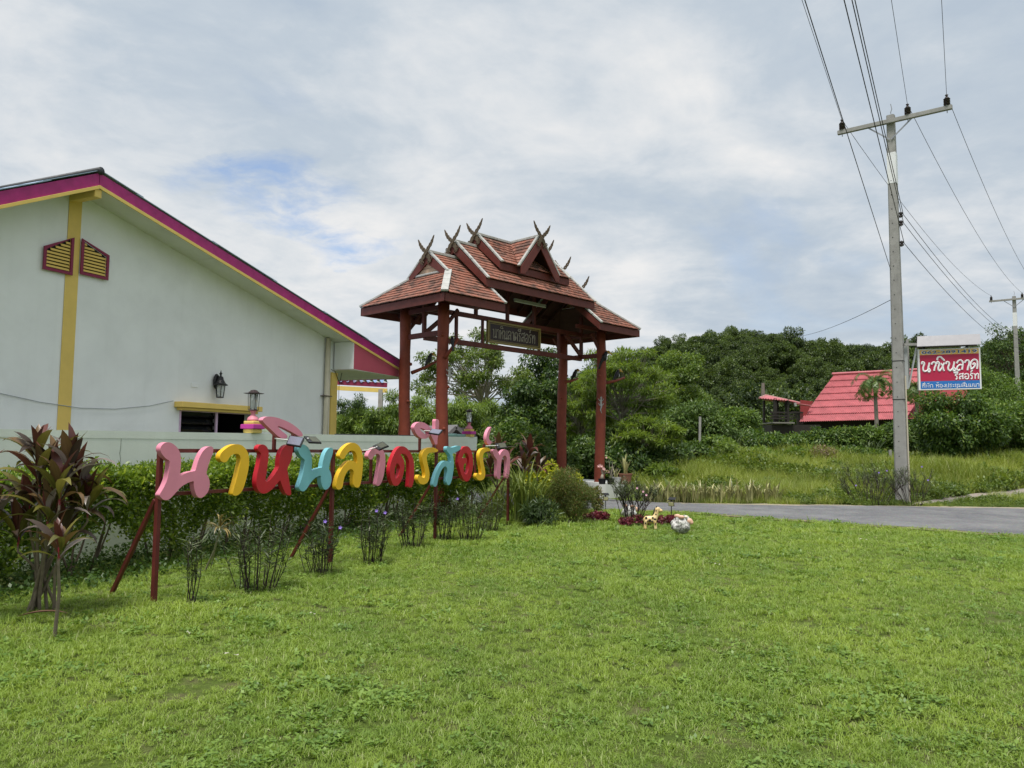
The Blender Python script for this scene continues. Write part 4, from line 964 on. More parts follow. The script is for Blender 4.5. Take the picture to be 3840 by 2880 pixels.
beam((-PX, 0, 4.18), (PX, 0, 4.18), .08, .13); beam((-PX, 0, 4.92), (PX, 0, 4.92), .08, .12)
for sy in (-1, 1):
    for e in (-1, 1): beam((e * 1.95, sy * PY, 5.0), (e * 3.4, sy * PY, 5.0), .07, .11)
for x in (-1.35, -.15, .95): g = G(); g.bar((x, 0, 4.95), (x, 0, 6.3), .08, .08, up=(0, 1, 0)); gobj('strut', g, m_wood)
for x in (-1.10, 1.16): g = G(); g.bar((x, 0, 4.2), (x, 0, 4.95), .06, .06, up=(0, 1, 0)); gobj('strut', g, m_wood)
# perch branches on the columns
def gl(px, py, x=None, y=None):
    """pixel -> gate-local point on plane x= or y="""
    R = gate.rotation_euler.to_matrix(); n = R @ (Vector((1, 0, 0)) if x is not None else Vector((0, 1, 0)))
    P0 = GO + n * (x if x is not None else y); q = Vector(onplane(px, py, P0, n)); return R.inverted() @ (q - GO)
PERCH = []
for (a, b, yy) in (((1544, 1398), (1624, 1357), .6), ((1668, 1342), (1706, 1270), -.88), ((2118, 1433), (2156, 1420), .62), ((2272, 1436), (2330, 1417), -.74)):
    A_, B_ = gl(*a, y=yy), gl(*b, y=yy); B_.y -= .12
    g = G(); mid = (A_ + B_) / 2 + Vector((0, 0, -.02)); g.tube([A_, mid, B_], [.05, .040, .032], 8); gobj('perch_branch', g, m_post, smooth=True); PERCH.append((A_, B_))
# signboard hanging in the middle, with gilt frame and carved lettering
STROKE = {'น': (.72, ['.05,.85 .10,.95 .18,.88 .18,0', '.18,.02 .40,.10 .58,.24 .66,.10 .58,.0 .50,.10 .58,.24', '.58,1 .58,.10']), 'า': (.5, ['.08,.75 .10,.92 .25,1 .40,.9 .40,0']),
 'ห': (.72, ['.05,.85 .10,.95 .18,.88 .18,0', '.18,.45 .40,.72 .58,.84 .66,.94 .58,1 .50,.92 .58,.84 .46,.64 .58,.42 .58,0']), 'ล': (.68, ['.10,.75 .15,.95 .35,1 .55,.9 .55,0', '.55,.45 .35,.58 .15,.45 .10,.2 .12,.05 .25,.08 .22,.25']),
 'ด': (.75, ['.12,0 .08,.5 .15,.85 .35,1 .55,.9 .60,.6 .60,0', '.12,.02 .30,.25 .38,.42 .30,.52 .22,.42 .30,.3']), 'ร': (.55, ['.15,.12 .25,0 .33,.1 .33,.55 .12,.72 .15,.92 .30,.95 .48,1']),
 'ส': (.72, ['.10,.75 .15,.95 .35,1 .55,.9 .55,0', '.55,.45 .35,.58 .15,.45 .10,.2 .12,.05 .25,.08 .22,.25', '.50,.92 .68,1.12']), 'อ': (.72, ['.10,.72 .15,.95 .35,1 .55,.9 .60,.5 .55,.08 .35,0 .15,.08 .10,.3 .15,.5 .28,.5 .26,.38']),
 'ท': (.75, ['.05,.85 .10,.95 .18,.88 .18,0', '.18,.5 .35,.9 .50,1 .60,.9 .60,0']), 'พ': (.82, ['.05,.85 .10,.95 .15,.88 .20,0 .40,.7 .60,0 .70,1']), 'ก': (.7, ['.12,0 .12,.6 .05,.72 .20,.95 .40,1 .55,.9 .58,.6 .58,0']),
 'ง': (.55, ['.35,.8 .42,.95 .50,.88 .45,.3 .40,0 .30,.15 .05,.45']), 'ป': (.72, ['.05,.85 .10,.95 .18,.88 .18,0 .58,0 .58,1.3']), 'ะ': (.45, ['.10,.85 .15,.65 .30,.68 .38,.85', '.10,.35 .15,.15 .30,.18 .38,.35']),
 'ช': (.72, ['.20,.78 .12,.92 .25,.98 .30,.8 .20,.55 .22,0 .55,0 .55,.7 .68,1']), 'ม': (.72, ['.05,.85 .10,.95 .18,.88 .18,0', '.18,.20 .06,.16 .06,.02 .18,.0 .24,.08 .58,.04 .58,1']), ' ': (.45, []),
 'ิ': (0, ['-.60,1.18 -.50,1.38 -.28,1.40 -.10,1.18 -.60,1.18']), 'ี': (0, ['-.60,1.18 -.50,1.38 -.28,1.40 -.10,1.18 -.60,1.18', '-.10,1.18 -.10,1.50']), '์': (0, ['-.40,1.32 -.34,1.18 -.24,1.28 -.34,1.38 -.12,1.58']),
 '่': (0, ['-.20,1.45 -.20,1.70']), 'ั': (0, ['-.52,1.34 -.46,1.20 -.38,1.28 -.46,1.36 -.30,1.20 -.08,1.46']), '้': (0, ['-.48,1.50 -.38,1.58 -.36,1.40 -.12,1.62']), 'ุ': (0, ['-.28,-.12 -.16,-.12 -.16,-.38'])}
def thai(g, text, place, height, r, sq=1.0, n=5):
    """strokes of Thai writing as thin round beads; place(u, v) -> 3-D point; returns the width"""
    x = 0
    for ch in text:
        w, st = STROKE[ch]
        for s in st:
            P = [tuple(map(float, q.split(','))) for q in s.split()]
            g.tube([place((x + a) * height * sq, b * height) for a, b in P], r, n)
        x += w * 1.0 if w else 0
    return x * height * sq
sb = thing('gate_signboard', 'dark brown board with gilt frame and Thai lettering hung between the gate beams', 'signboard', GO + gate.rotation_euler.to_matrix() @ Vector((.05, 0, 4.27)), math.pi / 2 - GA)
m_board = M('dark_brown_board', (.022, .008, .007), .4, .15, 6); m_gilt = M('dull_gilt', (.25, .19, .05), .4, .12, 12, spec=.5); m_silver = M('pale_letter', (.42, .38, .32), .45, .1)
bx0, bx1, bz0, bz1 = -1.05, 1.05, .0, .60
g = G(); g.box((0, -.075, .30), (2.06, .05, .56)); obj('panel', g, m_board, sb, world=False)
for k, (c, s) in enumerate((((0, -.085, .025), (2.12, .085, .05)), ((0, -.085, .575), (2.12, .085, .05)), ((-1.035, -.085, .30), (.05, .083, .50)), ((1.035, -.085, .30), (.05, .083, .50)))):
    g = G(); g.box(c, s); obj('frame', g, m_gilt, sb, world=False, bevel=.01)
for c, s in (((0, -.104, .075), (1.96, .012, .014)), ((0, -.104, .525), (1.96, .012, .014)), ((-.975, -.104, .30), (.014, .012, .434)), ((.975, -.104, .30), (.014, .012, .434))):
    g = G(); g.box(c, s); obj('inner_frame', g, m_gilt, sb, world=False)
txt = 'นาหินลาดรีสอร์ท'; tw = sum(STROKE[c][0] for c in txt); hgt = .245; sq = 1.72 / (tw * hgt)
g = G(); thai(g, txt, lambda u, v: Vector((-.87 + u, -.104, .145 + v)), hgt, .0105, sq); obj('lettering', g, m_silver, sb, world=False, label='pale raised Thai lettering')
# fluorescent tube under the roof
fa, fb_ = gl(1929, 1129, y=-.42), gl(2046, 1153, y=-.42)
Rg = gate.rotation_euler.to_matrix()
tb = thing('tube_light', 'white fluorescent batten light under the middle roof of the gateway', 'lamp', GO + Rg @ fa)
W2 = lambda p: GO + Rg @ Vector(p)
g = G(); g.bar(W2(fa + Vector((0, 0, .05))), W2(fb_ + Vector((0, 0, .05))), .06, .045); obj('batten', g, M('batten_white', (.34, .34, .33), .4, .05), tb)
g = G(); g.tube([W2(fa), W2(fb_)], .018, 8); obj('tube', g, M('tube_white', (.50, .51, .51), .25, .03), tb)
g = G()
for q in (.2, .8): pp = fa.lerp(fb_, q); g.bar(W2(pp + Vector((0, 0, .06))), W2(pp + Vector((0, 0, .62))), .012)
obj('hanger', g, m_black, tb)
# white rounded plinth round the right-hand columns
def rrect(x0, x1, y0, y1, r, n=5):
    P = []
    for cx, cy, a0 in ((x1 - r, y1 - r, 0), (x0 + r, y1 - r, 90), (x0 + r, y0 + r, 180), (x1 - r, y0 + r, 270)):
        for k in range(n + 1): a = math.radians(a0 + 90 * k / n); P.append((cx + r * math.cos(a), cy + r * math.sin(a)))
    return P
pl = G(); pl.prism([GO + Rg @ Vector((x, y, 0)) for x, y in rrect(2.85, 4.15, -1.0, 1.05, .22)], Vector((0, 0, .48)))
plinth = obj('plinth', pl, M('plinth_white', (.66, .67, .64), .75, .05, 2, .002, 40, dirt=.25, dirtcol=(.42, .42, .36), dscale=2), bevel=.015, loc=GO + Rg @ Vector((3.5, 0, 0)))
setp(plinth, 'white rounded plinth under the right gate columns carrying flower pots', 'plinth')

# ================================================================ POWER POLES, WIRES, POLE SIGN
m_conc = M('pole_concrete', (.30, .295, .28), .85, .12, 3, .003, 40, .2, dirt=.45, dirtcol=(.17, .165, .155), dscale=4)
m_white = M('white_sleeve', (.72, .73, .74), .5, .04); m_insul = M('brown_insulator', (.035, .026, .024), .25, .15, 20, spec=.5); m_steel = M('galvanised_steel', (.30, .31, .33), .45, .12, 10, metal=.4)
LD = Vector((.612, .79, 0)).normalized(); LC_ = Vector((LD.y, -LD.x, 0))       # along the line; across it (to the right)
P1 = Vector(at(3385, 1880, 21.9)); P1.z = float(gz(P1.x, P1.y)) - .02
P2 = Vector(at(3829, 1725, 52)); P2.z = float(gz(P2.x, P2.y)) - .02
P0 = P1 - Vector((.508, .862, 0)) * 35; P0.z = 2.3      # the previous pole stands on higher ground behind the camera
def power_pole(base, H, label, detail=True, cw=3.05):
    t = thing('power_pole', label, 'pole', base, math.atan2(LC_.y, LC_.x), 'power poles along the road')
    def add(nm, g, m, par=None, **k): return obj(nm, g, m, par or t, world=False, **k)
    g = G(); vs = []
    for z, w in ((0, .17), (H, .105)):
        c = w * .25
        vs += [(-w, -w + c, z), (-w + c, -w, z), (w - c, -w, z), (w, -w + c, z), (w, w - c, z), (w - c, w, z), (-w + c, w, z), (-w, w - c, z)]
    g.add(vs, [(i, (i + 1) % 8, 8 + (i + 1) % 8, 8 + i) for i in range(8)] + [tuple(range(8, 16))]); sh = add('shaft', g, m_conc)
    if detail:
        for i in range(24):
            z = .5 + i * .42; w = .17 + (.105 - .17) * z / H
            h = G(); h.lathe((-.02, -w - .001, z), [(.014, -.004), (.014, .004)], 8, M=Matrix.Rotation(math.pi / 2, 3, 'X')); add('bolt_hole', h, m_dark, sh)
        for z in (2.95, 4.05):
            h = G(); w = .17 + (.105 - .17) * z / H + .006; h.box((0, 0, z), (2 * w, 2 * w, .02)); add('steel_band', h, m_black)
    w = .115; g = G(); g.box((0, 0, H - 1.25 - .35), (2 * w + .012, 2 * w + .012, .92)); add('white_sleeve', g, m_white, bevel=.008)
    g = G(); g.box((.08, -.165, H - .22), (cw, .11, .12)); add('crossarm', g, m_conc, bevel=.008)
    for s in (-1, 1):
        g = G(); g.bar((s * .58, -.165, H - .28), (s * .02, -.135, H - .75), .012, .04); add('brace', g, m_steel)
    for x in (-cw / 2 + .21, .48, cw / 2 - .05):
        g = G(); prof = [(.03, H - .16), (.075, H - .155)]
        for k in range(5): z = H - .15 + k * .045; prof += [(.085, z), (.09, z + .012), (.062, z + .03), (.06, z + .044)]
        prof += [(.05, H + .085), (.03, H + .11), (.03, H + .14), (.045, H + .15), (.04, H + .165)]
        g.lathe((x, -.165, 0), prof, 12); ins = add('insulator', g, m_insul)
        g = G(); g.lathe((x, -.165, 0), [(.055, H - .165), (.055, H - .125)], 12); add('collar', g, m_white, ins)
        g = G(); g.tube([(x, -.165, H - .36), (x, -.165, H - .28)], .013, 6); add('pin', g, m_steel, ins)
    for z in (H - 3.0, H - 3.25, H - 3.85):
        g = G(); g.lathe((.19, -.0, 0), [(.03, z - .07), (.055, z - .06), (.055, z - .02), (.03, z), (.055, z + .02), (.055, z + .06), (.03, z + .07)], 10); add('spool_insulator', g, m_insul)
        g = G(); g.bar((.10, 0, z + .075), (.2, 0, z + .075), .02); g.bar((.10, 0, z - .075), (.2, 0, z - .075), .02); g.bar((.19, 0, z - .1), (.19, 0, z + .1), .012, .012, up=(1, 0, 0)); add('bracket', g, m_steel)
    g = G(); g.tube([(.02, 0, H), (.0, 0, H + .1), (.035, 0, H + .2), (.005, 0, H + .36)], .012, 5); add('earth_rod', g, m_steel)
    return t
H1 = 11.3
power_pole(P1, H1, 'near tall concrete power pole carrying the resort sign, white sleeve below its crossarm')
power_pole(P2, 11.05, 'distant concrete power pole with crossarm at the right edge of the picture', False)
def wire(a, b, sag, r, label, n=18):
    a = Vector(a); b = Vector(b); pts = [a.lerp(b, i / n) - Vector((0, 0, 4 * sag * (i / n) * (1 - i / n))) for i in range(n + 1)]
    g = G(); g.tube(pts, r, 5, cap=False); o = obj('power_line', g, m_cable, loc=a); setp(o, label, 'wire', 'power lines'); return o
cw = 3.05
def tip(P, x, H): return P + LC_ * x + LD * -.165 + Vector((0, 0, H + .16))
for x, nm in ((-cw / 2 + .21, 'left'), (.48, 'middle'), (cw / 2 - .05, 'right')):
    wire(tip(P0, x, H1), tip(P1, x, H1), .12, .0065, 'overhead wire coming down to the %s crossarm insulator of the near pole' % nm)
    wire(tip(P1, x, H1), tip(P2, x, 11.05), .75, .0075, 'overhead wire from the near pole\'s %s crossarm insulator to the far pole' % nm)
lows = ((H1 - 3.0, .19, 'upper spool'), (H1 - 3.25, .19, 'lower spool'), (H1 - 3.85, .19, 'lowest spool'))
for z, x, nm in lows:
    p = P1 + LC_ * .25 + Vector((0, 0, z)); q0 = P0 + LC_ * .25 + Vector((0, 0, z)); q1 = P2 + LC_ * .25 + Vector((0, 0, z))
    wire(q0, p, .10, .009, 'dark low-voltage cable coming down past the crossarm to the %s insulator' % nm)
    wire(p, q1, .65, .0085, 'dark low-voltage cable running from the %s insulator to the far pole' % nm)
pa = P1 - LC_ * .12 + Vector((0, 0, H1 - 4.6)); wire(P0 - LC_ * .35 + Vector((0, 0, H1 - 3.2)), pa, .10, .008, 'single dark cable crossing in front of the crossarm on the left')
pb = P1 - LC_ * .14 + Vector((0, 0, 5.85)); wire(pb, Vector(at(2905, 1258, 60)), .5, .009, 'thin house cable running from the pole down towards the wooded hill')

# lit-box sign hung on the pole: hood, bracket, printed face
ps = thing('pole_sign', 'red, blue and yellow resort sign with phone number under a grey hood on the pole', 'sign', P1 + Vector((.2, -.1, 4)))
SD = 21.75; def_ = None
c00, c10, c11, c01 = (3446, 1465), (3682, 1460), (3678, 1302), (3444, 1313)      # BL BR TR TL
d0, d1s = 21.75, 21.30
BL, BR = Vector(at(*c00, d0)), Vector(at(*c10, d1s))
TL, TR = Vector(at(*c01, d0)), Vector(at(*c11, d1s)); TL = Vector((BL.x, BL.y, TL.z)); TR = Vector((BR.x, BR.y, TR.z))
ex = (BR - BL); SW = ex.length; ex.normalize(); en = ex.cross(Vector((0, 0, 1))).normalized()
if en.y > 0: en = -en
zb, zt = (BL.z + BR.z) / 2, (TL.z + TR.z) / 2; SH = zt - zb
def SP(u, v, o=0): return BL + ex * (u * SW) + Vector((0, 0, zb - BL.z + v * SH)) + en * o
g = G(); g.prism([SP(0, 0, -.16), SP(1, 0, -.16), SP(1, 1, -.16), SP(0, 1, -.16)], en * .16); obj('cabinet', g, M('sign_box_white', (.70, .72, .70), .4, .03), ps, bevel=.008)
def panel(u0, v0, u1, v1, o, mat, nm): g = G(); g.prism([SP(u0, v0, o), SP(u1, v0, o), SP(u1, v1, o), SP(u0, v1, o)], en * .002); return obj(nm, g, mat, ps)
m_sred = M('sign_red', (.42, .020, .065), .35, .04, 3); m_sblue = M('sign_blue', (.025, .16, .46), .35, .04, 3); m_syel = M('sign_yellow', (.70, .46, .12), .35, .06, 3); m_swhite = M('sign_white', (.80, .80, .80), .4, .02); m_snavy = M('sign_navy', (.02, .085, .24), .4, .05)
panel(.03, .03, .975, .215, .001, m_sblue, 'blue_band'); panel(.03, .215, .975, .855, .001, m_sred, 'red_field'); panel(.03, .855, .975, .975, .001, m_syel, 'yellow_band')
def text_mesh(body, size, off=0.0):
    c = bpy.data.curves.new('t', 'FONT'); c.body = body; c.size = size; c.offset = off; c.extrude = .002; c.resolution_u = 2
    o = bpy.data.objects.new('t', c); COL.objects.link(o); dg = bpy.context.evaluated_depsgraph_get(); dg.update()
    me = bpy.data.meshes.new_from_object(o.evaluated_get(dg)); COL.objects.unlink(o); bpy.data.objects.remove(o); bpy.data.curves.remove(c); return me
def place_text(body, u0, u1, v0, v1, o, mat, off, nm):
    me = text_mesh(body, 1.0, off); co = np.zeros(len(me.vertices) * 3); me.vertices.foreach_get('co', co); co = co.reshape(-1, 3)
    lo, hi = co.min(0), co.max(0); out = []
    for p in co:
        a = (p[0] - lo[0]) / (hi[0] - lo[0]); b = (p[1] - lo[1]) / (hi[1] - lo[1]); out.append(tuple(SP(u0 + (u1 - u0) * a, v0 + (v1 - v0) * b, o + (.002 if p[2] > 0 else 0))))
    me.vertices.foreach_set('co', np.array(out).ravel()); me.update(); obj(nm, me, mat, ps)
place_text('062-2891419', .055, .955, .868, .965, .004, m_swhite, .028, 'number_outline'); place_text('062-2891419', .065, .945, .880, .953, .007, m_snavy, .018, 'number')
# brushed main word, traced as strokes
MW = ['12,47 14,58 24,57 28,48 20,30 20,14 28,8 44,12 58,22', '62,55 52,22 50,10 58,4 64,12 56,24', '74,44 84,55 98,54 102,42 94,26 90,10', '108,46 112,57 122,54 124,44 118,28 118,14 126,10 140,24 150,40 158,52', '134,50 146,32 150,14 156,8', '112,66 116,80 132,84 148,72 158,62', '168,44 172,55 184,54 188,44 180,26 182,14 192,8 206,18 218,30', '222,56 212,22 212,10 220,6 226,14 216,24',
      '236,46 248,60 264,62 274,50 272,30 268,12', '272,34 256,38 240,28 236,14 246,8 256,14', '286,48 298,60 312,58 314,44 306,24 302,8', '326,12 322,34 330,54 348,64 364,56 366,36 362,14', '326,12 344,24 352,38 344,44 338,36']
def strokes(st, u0, u1, v0, v1, W, Hh, r, nm, mat):
    g = G()
    for s in st:
        P = [tuple(map(float, q.split(','))) for q in s.split()]; q2 = []
        for i in range(len(P) - 1):
            p0, p1, p2, p3 = P[max(0, i - 1)], P[i], P[i + 1], P[min(len(P) - 1, i + 2)]
            for k in range(4):
                t = k / 4; q2.append(tuple(.5 * (2 * b + (c - a) * t + (2 * a - 5 * b + 4 * c - d) * t * t + (3 * b - a - 3 * c + d) * t ** 3) for a, b, c, d in zip(p0, p1, p2, p3)))
        q2.append(P[-1]); g.tube([SP(u0 + (u1 - u0) * a / W, v0 + (v1 - v0) * b / Hh, .002) for a, b in q2], r, 6)
    obj(nm, g, mat, ps)
strokes(MW, .03, .975, .42, .80, 378, 84, .026, 'main_word', m_swhite)
def thai_sign(text, u0, u1, v0, v1, r, nm):
    w = sum(STROKE[c][0] for c in text); g = G(); thai(g, text, lambda a, b: SP(u0 + (u1 - u0) * a / w, v0 + (v1 - v0) * b, .003), 1.0, r); obj(nm, g, m_swhite, ps)
thai_sign('รีสอร์ท', .575, .97, .245, .375, .019, 'second_word'); thai_sign('ที่พัก ห้องประชุมสัมมนา', .05, .965, .06, .135, .0085, 'third_line')
# hood, bracket arms, strut
hood = G(); h0 = 1.06; 
hood.prism([SP(-.03, 1.05, .17), SP(.985, 1.05, .17), SP(1.0, 1.31, .02), SP(.0, 1.31, .02)], Vector((0, 0, .012))); obj('hood', hood, M('hood_grey', (.27, .265, .285), .4, .06, 4, spec=.45), ps)
g = G(); g.prism([SP(1.0, 1.31, .015), SP(.0, 1.31, .015), SP(.0, 1.06, -.30), SP(1.0, 1.06, -.30)], Vector((0, 0, .012))); obj('hood_back', g, M('hood_back_brown', (.12, .085, .08), .6, .1), ps)
for u in (.11, .80): g = G(); g.bar(SP(u, .99, -.06), SP(u, 1.10, -.06), .06, .06, up=ex); obj('hanger', g, m_black, ps)
m_brk = M('grey_steel_bracket', (.36, .38, .38), .5, .08, 5)
pole_face = P1 + LC_ * .16
g = G(); zt2 = SP(0, 1.12).z; g.bar(Vector((pole_face.x, pole_face.y, zt2)), SP(1.02, 1.12, -.14) , .07, .07); obj('arm', g, m_conc, ps)
g = G(); a = SP(-.16, .06, -.10); b = SP(-.005, 1.05, -.10); g.bar(a, b, .03, .13, up=en); obj('strut', g, m_brk, ps)
g = G(); a = SP(-.19, .04, -.06); b = SP(-.19, 1.13, -.06); g.bar(a, b, .09, .05, up=en); obj('channel', g, m_brk, ps)
g = G(); a = SP(-.14, .25, -.22); b = SP(-.14, 1.28, -.22); g.bar(a, b, .07, .07, up=en); obj('upright', g, m_conc, ps)
g = G(); g.tube([SP(-.13, 1.27, -.2), SP(-.08, 1.30, -.18), SP(-.01, 1.22, -.12)], .010, 6); obj('cable', g, m_cable, ps)
cc = P1 + LC_ * .20 - LD * .06; g = G(); g.tube([(cc.x, cc.y, .02), (cc.x - .01, cc.y, 2.0), (cc.x - .02, cc.y, 3.6)], .022, 6); cnd = obj('pole_conduit', g, M('conduit_yellowed', (.52, .47, .36), .5, .06), loc=(cc.x, cc.y, 0)); setp(cnd, 'thin yellowed conduit running down the side of the near power pole', 'pipe')

# ---- short concrete post in the field
q = Vector(at(2622, 1770, 30)); q.z = float(gz(q.x, q.y)) - .05
g = G(); tp_ = Vector(at(2625, 1563, 30)); g.bar(q, (tp_.x, tp_.y, tp_.z), .085, .085, up=(0, 1, 0)); o = obj('fence_post', g, m_conc, loc=q, bevel=.006); setp(o, 'lone grey concrete post standing in the grass beyond the drive', 'post')
q2 = Vector(at(3085, 1775, 30.5)); q2.z = float(gz(q2.x, q2.y)) - .05
q2 = Vector(at(3338, 1710, 32)); q2.z = float(gz(q2.x, q2.y)) - .05
g = G(); g.bar(q2, q2 + Vector((0, 0, .62)), .10, .10, up=(0, 1, 0)); o = obj('fence_post', g, m_conc, loc=q2); setp(o, 'short stubby concrete post in the weeds just left of the near power pole', 'post')

# ================================================================ RED-ROOFED HOUSE AND GAZEBO
m_redroof = M('red_roof_tile', (.48, .155, .17), .6, .14, 2, .002, 20, .3, dirt=.25, dirtcol=(.24, .085, .085), dscale=1.4); m_darkwood = M('black_brown_wood', (.022, .018, .015), .7, .2, 5)
rh = thing('red_roofed_house', 'dark timber house under a wide red corrugated roof among the trees', 'house', at(3200, 1690, 46))
e0, e1 = Vector(at(2995, 1584, 44)), Vector(at(3475, 1571, 43.3)); r0_, r1_ = Vector(at(3126, 1407, 48)), Vector(at(3470, 1389, 47.4))
L1 = math.dist(e0, e1); rows = 7; nc = 132
roof = G(); vs = []; fs = []
m_h = (r1_ - r0_).normalized()
g = G()
slopeN = (e1 - e0).cross(r0_ - e0).normalized(); slopeN = slopeN if slopeN.z > 0 else -slopeN
for r in range(rows):
    t0, t1 = r / rows, min(1.0, (r + 1.12) / rows); vs = []; fs = []
    for i in range(nc + 1):
        a = i / nc; w = .028 * (1 if i % 2 else -1)
        lo = e0.lerp(r0_, t0).lerp(e1.lerp(r1_, t0), a); hi = e0.lerp(r0_, t1).lerp(e1.lerp(r1_, t1), a)
        vs += [lo + slopeN * (w + .06), hi + slopeN * (w + .0), lo + slopeN * (w + .03)]
    for i in range(nc): q = i * 3; fs += [(q, q + 3, q + 4, q + 1), (q, q + 2, q + 5, q + 3)]
    g = G(); g.add(vs, fs); obj('roof_course', g, m_redroof, rh)
g = G(); g.tube([r0_ + Vector((-.1, 0, .08)), r1_ + Vector((0, 0, .08))], .08, 8); obj('ridge', g, m_redroof, rh)
bk = Vector((1.0, 3.5, -2.2)); g = G(); g.prism([r0_, r1_, r1_ + bk, r0_ + bk], Vector((0, 0, .03))); obj('rear_slope', g, m_redroof, rh)
g = G(); g.prism([e0 + Vector((.35, .5, -.05)), r0_ + Vector((.05, 0, -.15)), r0_ + bk + Vector((.2, 0, -.1))], Vector((.1, 0, 0))); obj('gable_wall', g, m_darkwood, rh)
ew = e0 + Vector((.3, 1.0, 0)); ee = e1 + Vector((0, 1.0, 0)); g = G(); g.prism([(ew.x, ew.y, .5), (ee.x, ee.y, .5), (ee.x, ee.y, e1.z + .3), (ew.x, ew.y, e0.z + .3)], Vector((0, .15, 0))); obj('wall', g, m_darkwood, rh)
g = G(); a = Vector(at(3002, 1500, 44.5)); b = Vector(at(3034, 1525, 44.5)); c = Vector(at(3002, 1575, 44.5)); g.prism([a, Vector(at(3050, 1505, 44.5)), Vector(at(3010, 1580, 44.5)), c], Vector((0, .1, 0))); obj('end_board', g, M('red_end_board', (.25, .035, .035), .6), rh)
# second lower wing of the roof, right of the pole
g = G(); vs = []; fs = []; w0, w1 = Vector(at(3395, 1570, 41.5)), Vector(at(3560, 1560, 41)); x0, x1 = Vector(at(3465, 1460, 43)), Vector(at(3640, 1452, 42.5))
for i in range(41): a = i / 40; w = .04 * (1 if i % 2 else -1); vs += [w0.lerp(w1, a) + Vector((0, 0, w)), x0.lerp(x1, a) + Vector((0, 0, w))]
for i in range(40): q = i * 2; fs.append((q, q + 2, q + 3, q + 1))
g.add(vs, fs); obj('wing_roof', g, M('dark_red_sheet', (.33, .06, .07), .5, .1), rh)  # wing in an even, deeper red than the main slope

gz_ = thing('gazebo', 'dark timber lookout gazebo with a small red hipped roof beside the red-roofed house', 'gazebo', at(2925, 1690, 43))
DG = 43.0; cx = Vector(at(2925, 1500, DG)); zc = lambda y: at(2925, y, DG)[2]
sc = DG / FPX
def gpnt(x, y, dy=0): p = Vector(at(x, y, DG)); p.y += dy; return p
apex = gpnt(2893, 1478, .9); c = [gpnt(2842, 1493, -.25), gpnt(2935, 1504, -.9), gpnt(3015, 1508, .6), gpnt(2925, 1492, 2.4)]
for i in range(4):
    a, b = c[i], c[(i + 1) % 4]; vs = []; fs = []; n = 22
    for k in range(n + 1): t = k / n; w = .022 * (1 if k % 2 else -1); p = a.lerp(b, t) + Vector((0, 0, w)); vs += [p, p.lerp(apex, .97), p - Vector((0, 0, .03))]
    for k in range(n): q = k * 3; fs += [(q, q + 3, q + 4, q + 1), (q, q + 2, q + 5, q + 3)]
    g = G(); g.add(vs, fs); obj('roof_side', g, m_redroof, gz_)
for i in range(4): g = G(); g.tube([c[i], apex], .05, 6); obj('hip_cap', g, M('hip_grey', (.40, .22, .20), .7), gz_)
for x, dy in ((2895, -.5), (2938, -.7), (2962, .6), (2900, 1.6), (2955, 1.7)):
    a, b = gpnt(x, 1585, dy), gpnt(x, 1496, dy); g = G(); g.bar(a, b, .17 if x == 2895 else .10, .12, up=(0, 1, 0)); obj('post', g, m_darkwood, gz_)
for x0g, x1g, y, dy in ((2872, 2960, 1548, -.7), (2872, 2960, 1560, -.7), (2960, 3004, 1546, -.3), (2872, 2958, 1570, -.7)):
    g = G(); g.bar(gpnt(x0g, y, dy), gpnt(x1g, y + 2, dy), .06, .09); obj('rail', g, m_darkwood, gz_)
for k in range(9):
    x = 2966 + k * 4.6; g = G(); g.bar(gpnt(x, 1574, -.3), gpnt(x, 1547, -.3), .03, .03, up=(0, 1, 0)); obj('baluster', g, m_darkwood, gz_)
for k in range(5):
    x = 2926 + k * 7; g = G(); g.bar(gpnt(x, 1572, 1.2), gpnt(x, 1548, 1.2), .035, .035, up=(0, 1, 0)); obj('baluster', g, m_darkwood, gz_)
g = G(); g.prism([gpnt(2880, 1589, -.9), gpnt(2958, 1590, -.9), gpnt(2958, 1590, 2.2), gpnt(2880, 1589, 2.2)], Vector((0, 0, .07))); obj('floor', g, M('grey_floor', (.20, .19, .17), .8), gz_)
g = G(); g.prism([gpnt(2880, 1720, -.6), gpnt(3060, 1720, -.6), gpnt(3060, 1594, -.6), gpnt(2880, 1594, -.6)], Vector((0, 1.6, 0))); obj('base', g, m_darkwood, gz_)
g = G(); g.bar(gpnt(2974, 1514, -.2), gpnt(3032, 1522, -.2), .5, .05); obj('side_roof', g, m_redroof, gz_)
g = G(); g.bar(gpnt(2963, 1513, -.7), gpnt(2966, 1526, -.7), .12, .14, up=(0, 1, 0)); obj('loudspeaker_box', g, m_conc, gz_)
g = G(); g.tube([gpnt(2894, 1482, 1.5), gpnt(2894, 1428, 1.5)], [.12, .09], 8); o = obj('dead_tree', g, M('grey_bark', (.16, .14, .12), .9, .2, 8), loc=gpnt(2894, 1482, 1.5)); setp(o, 'bare grey dead tree rising behind the gazebo roof', 'tree')

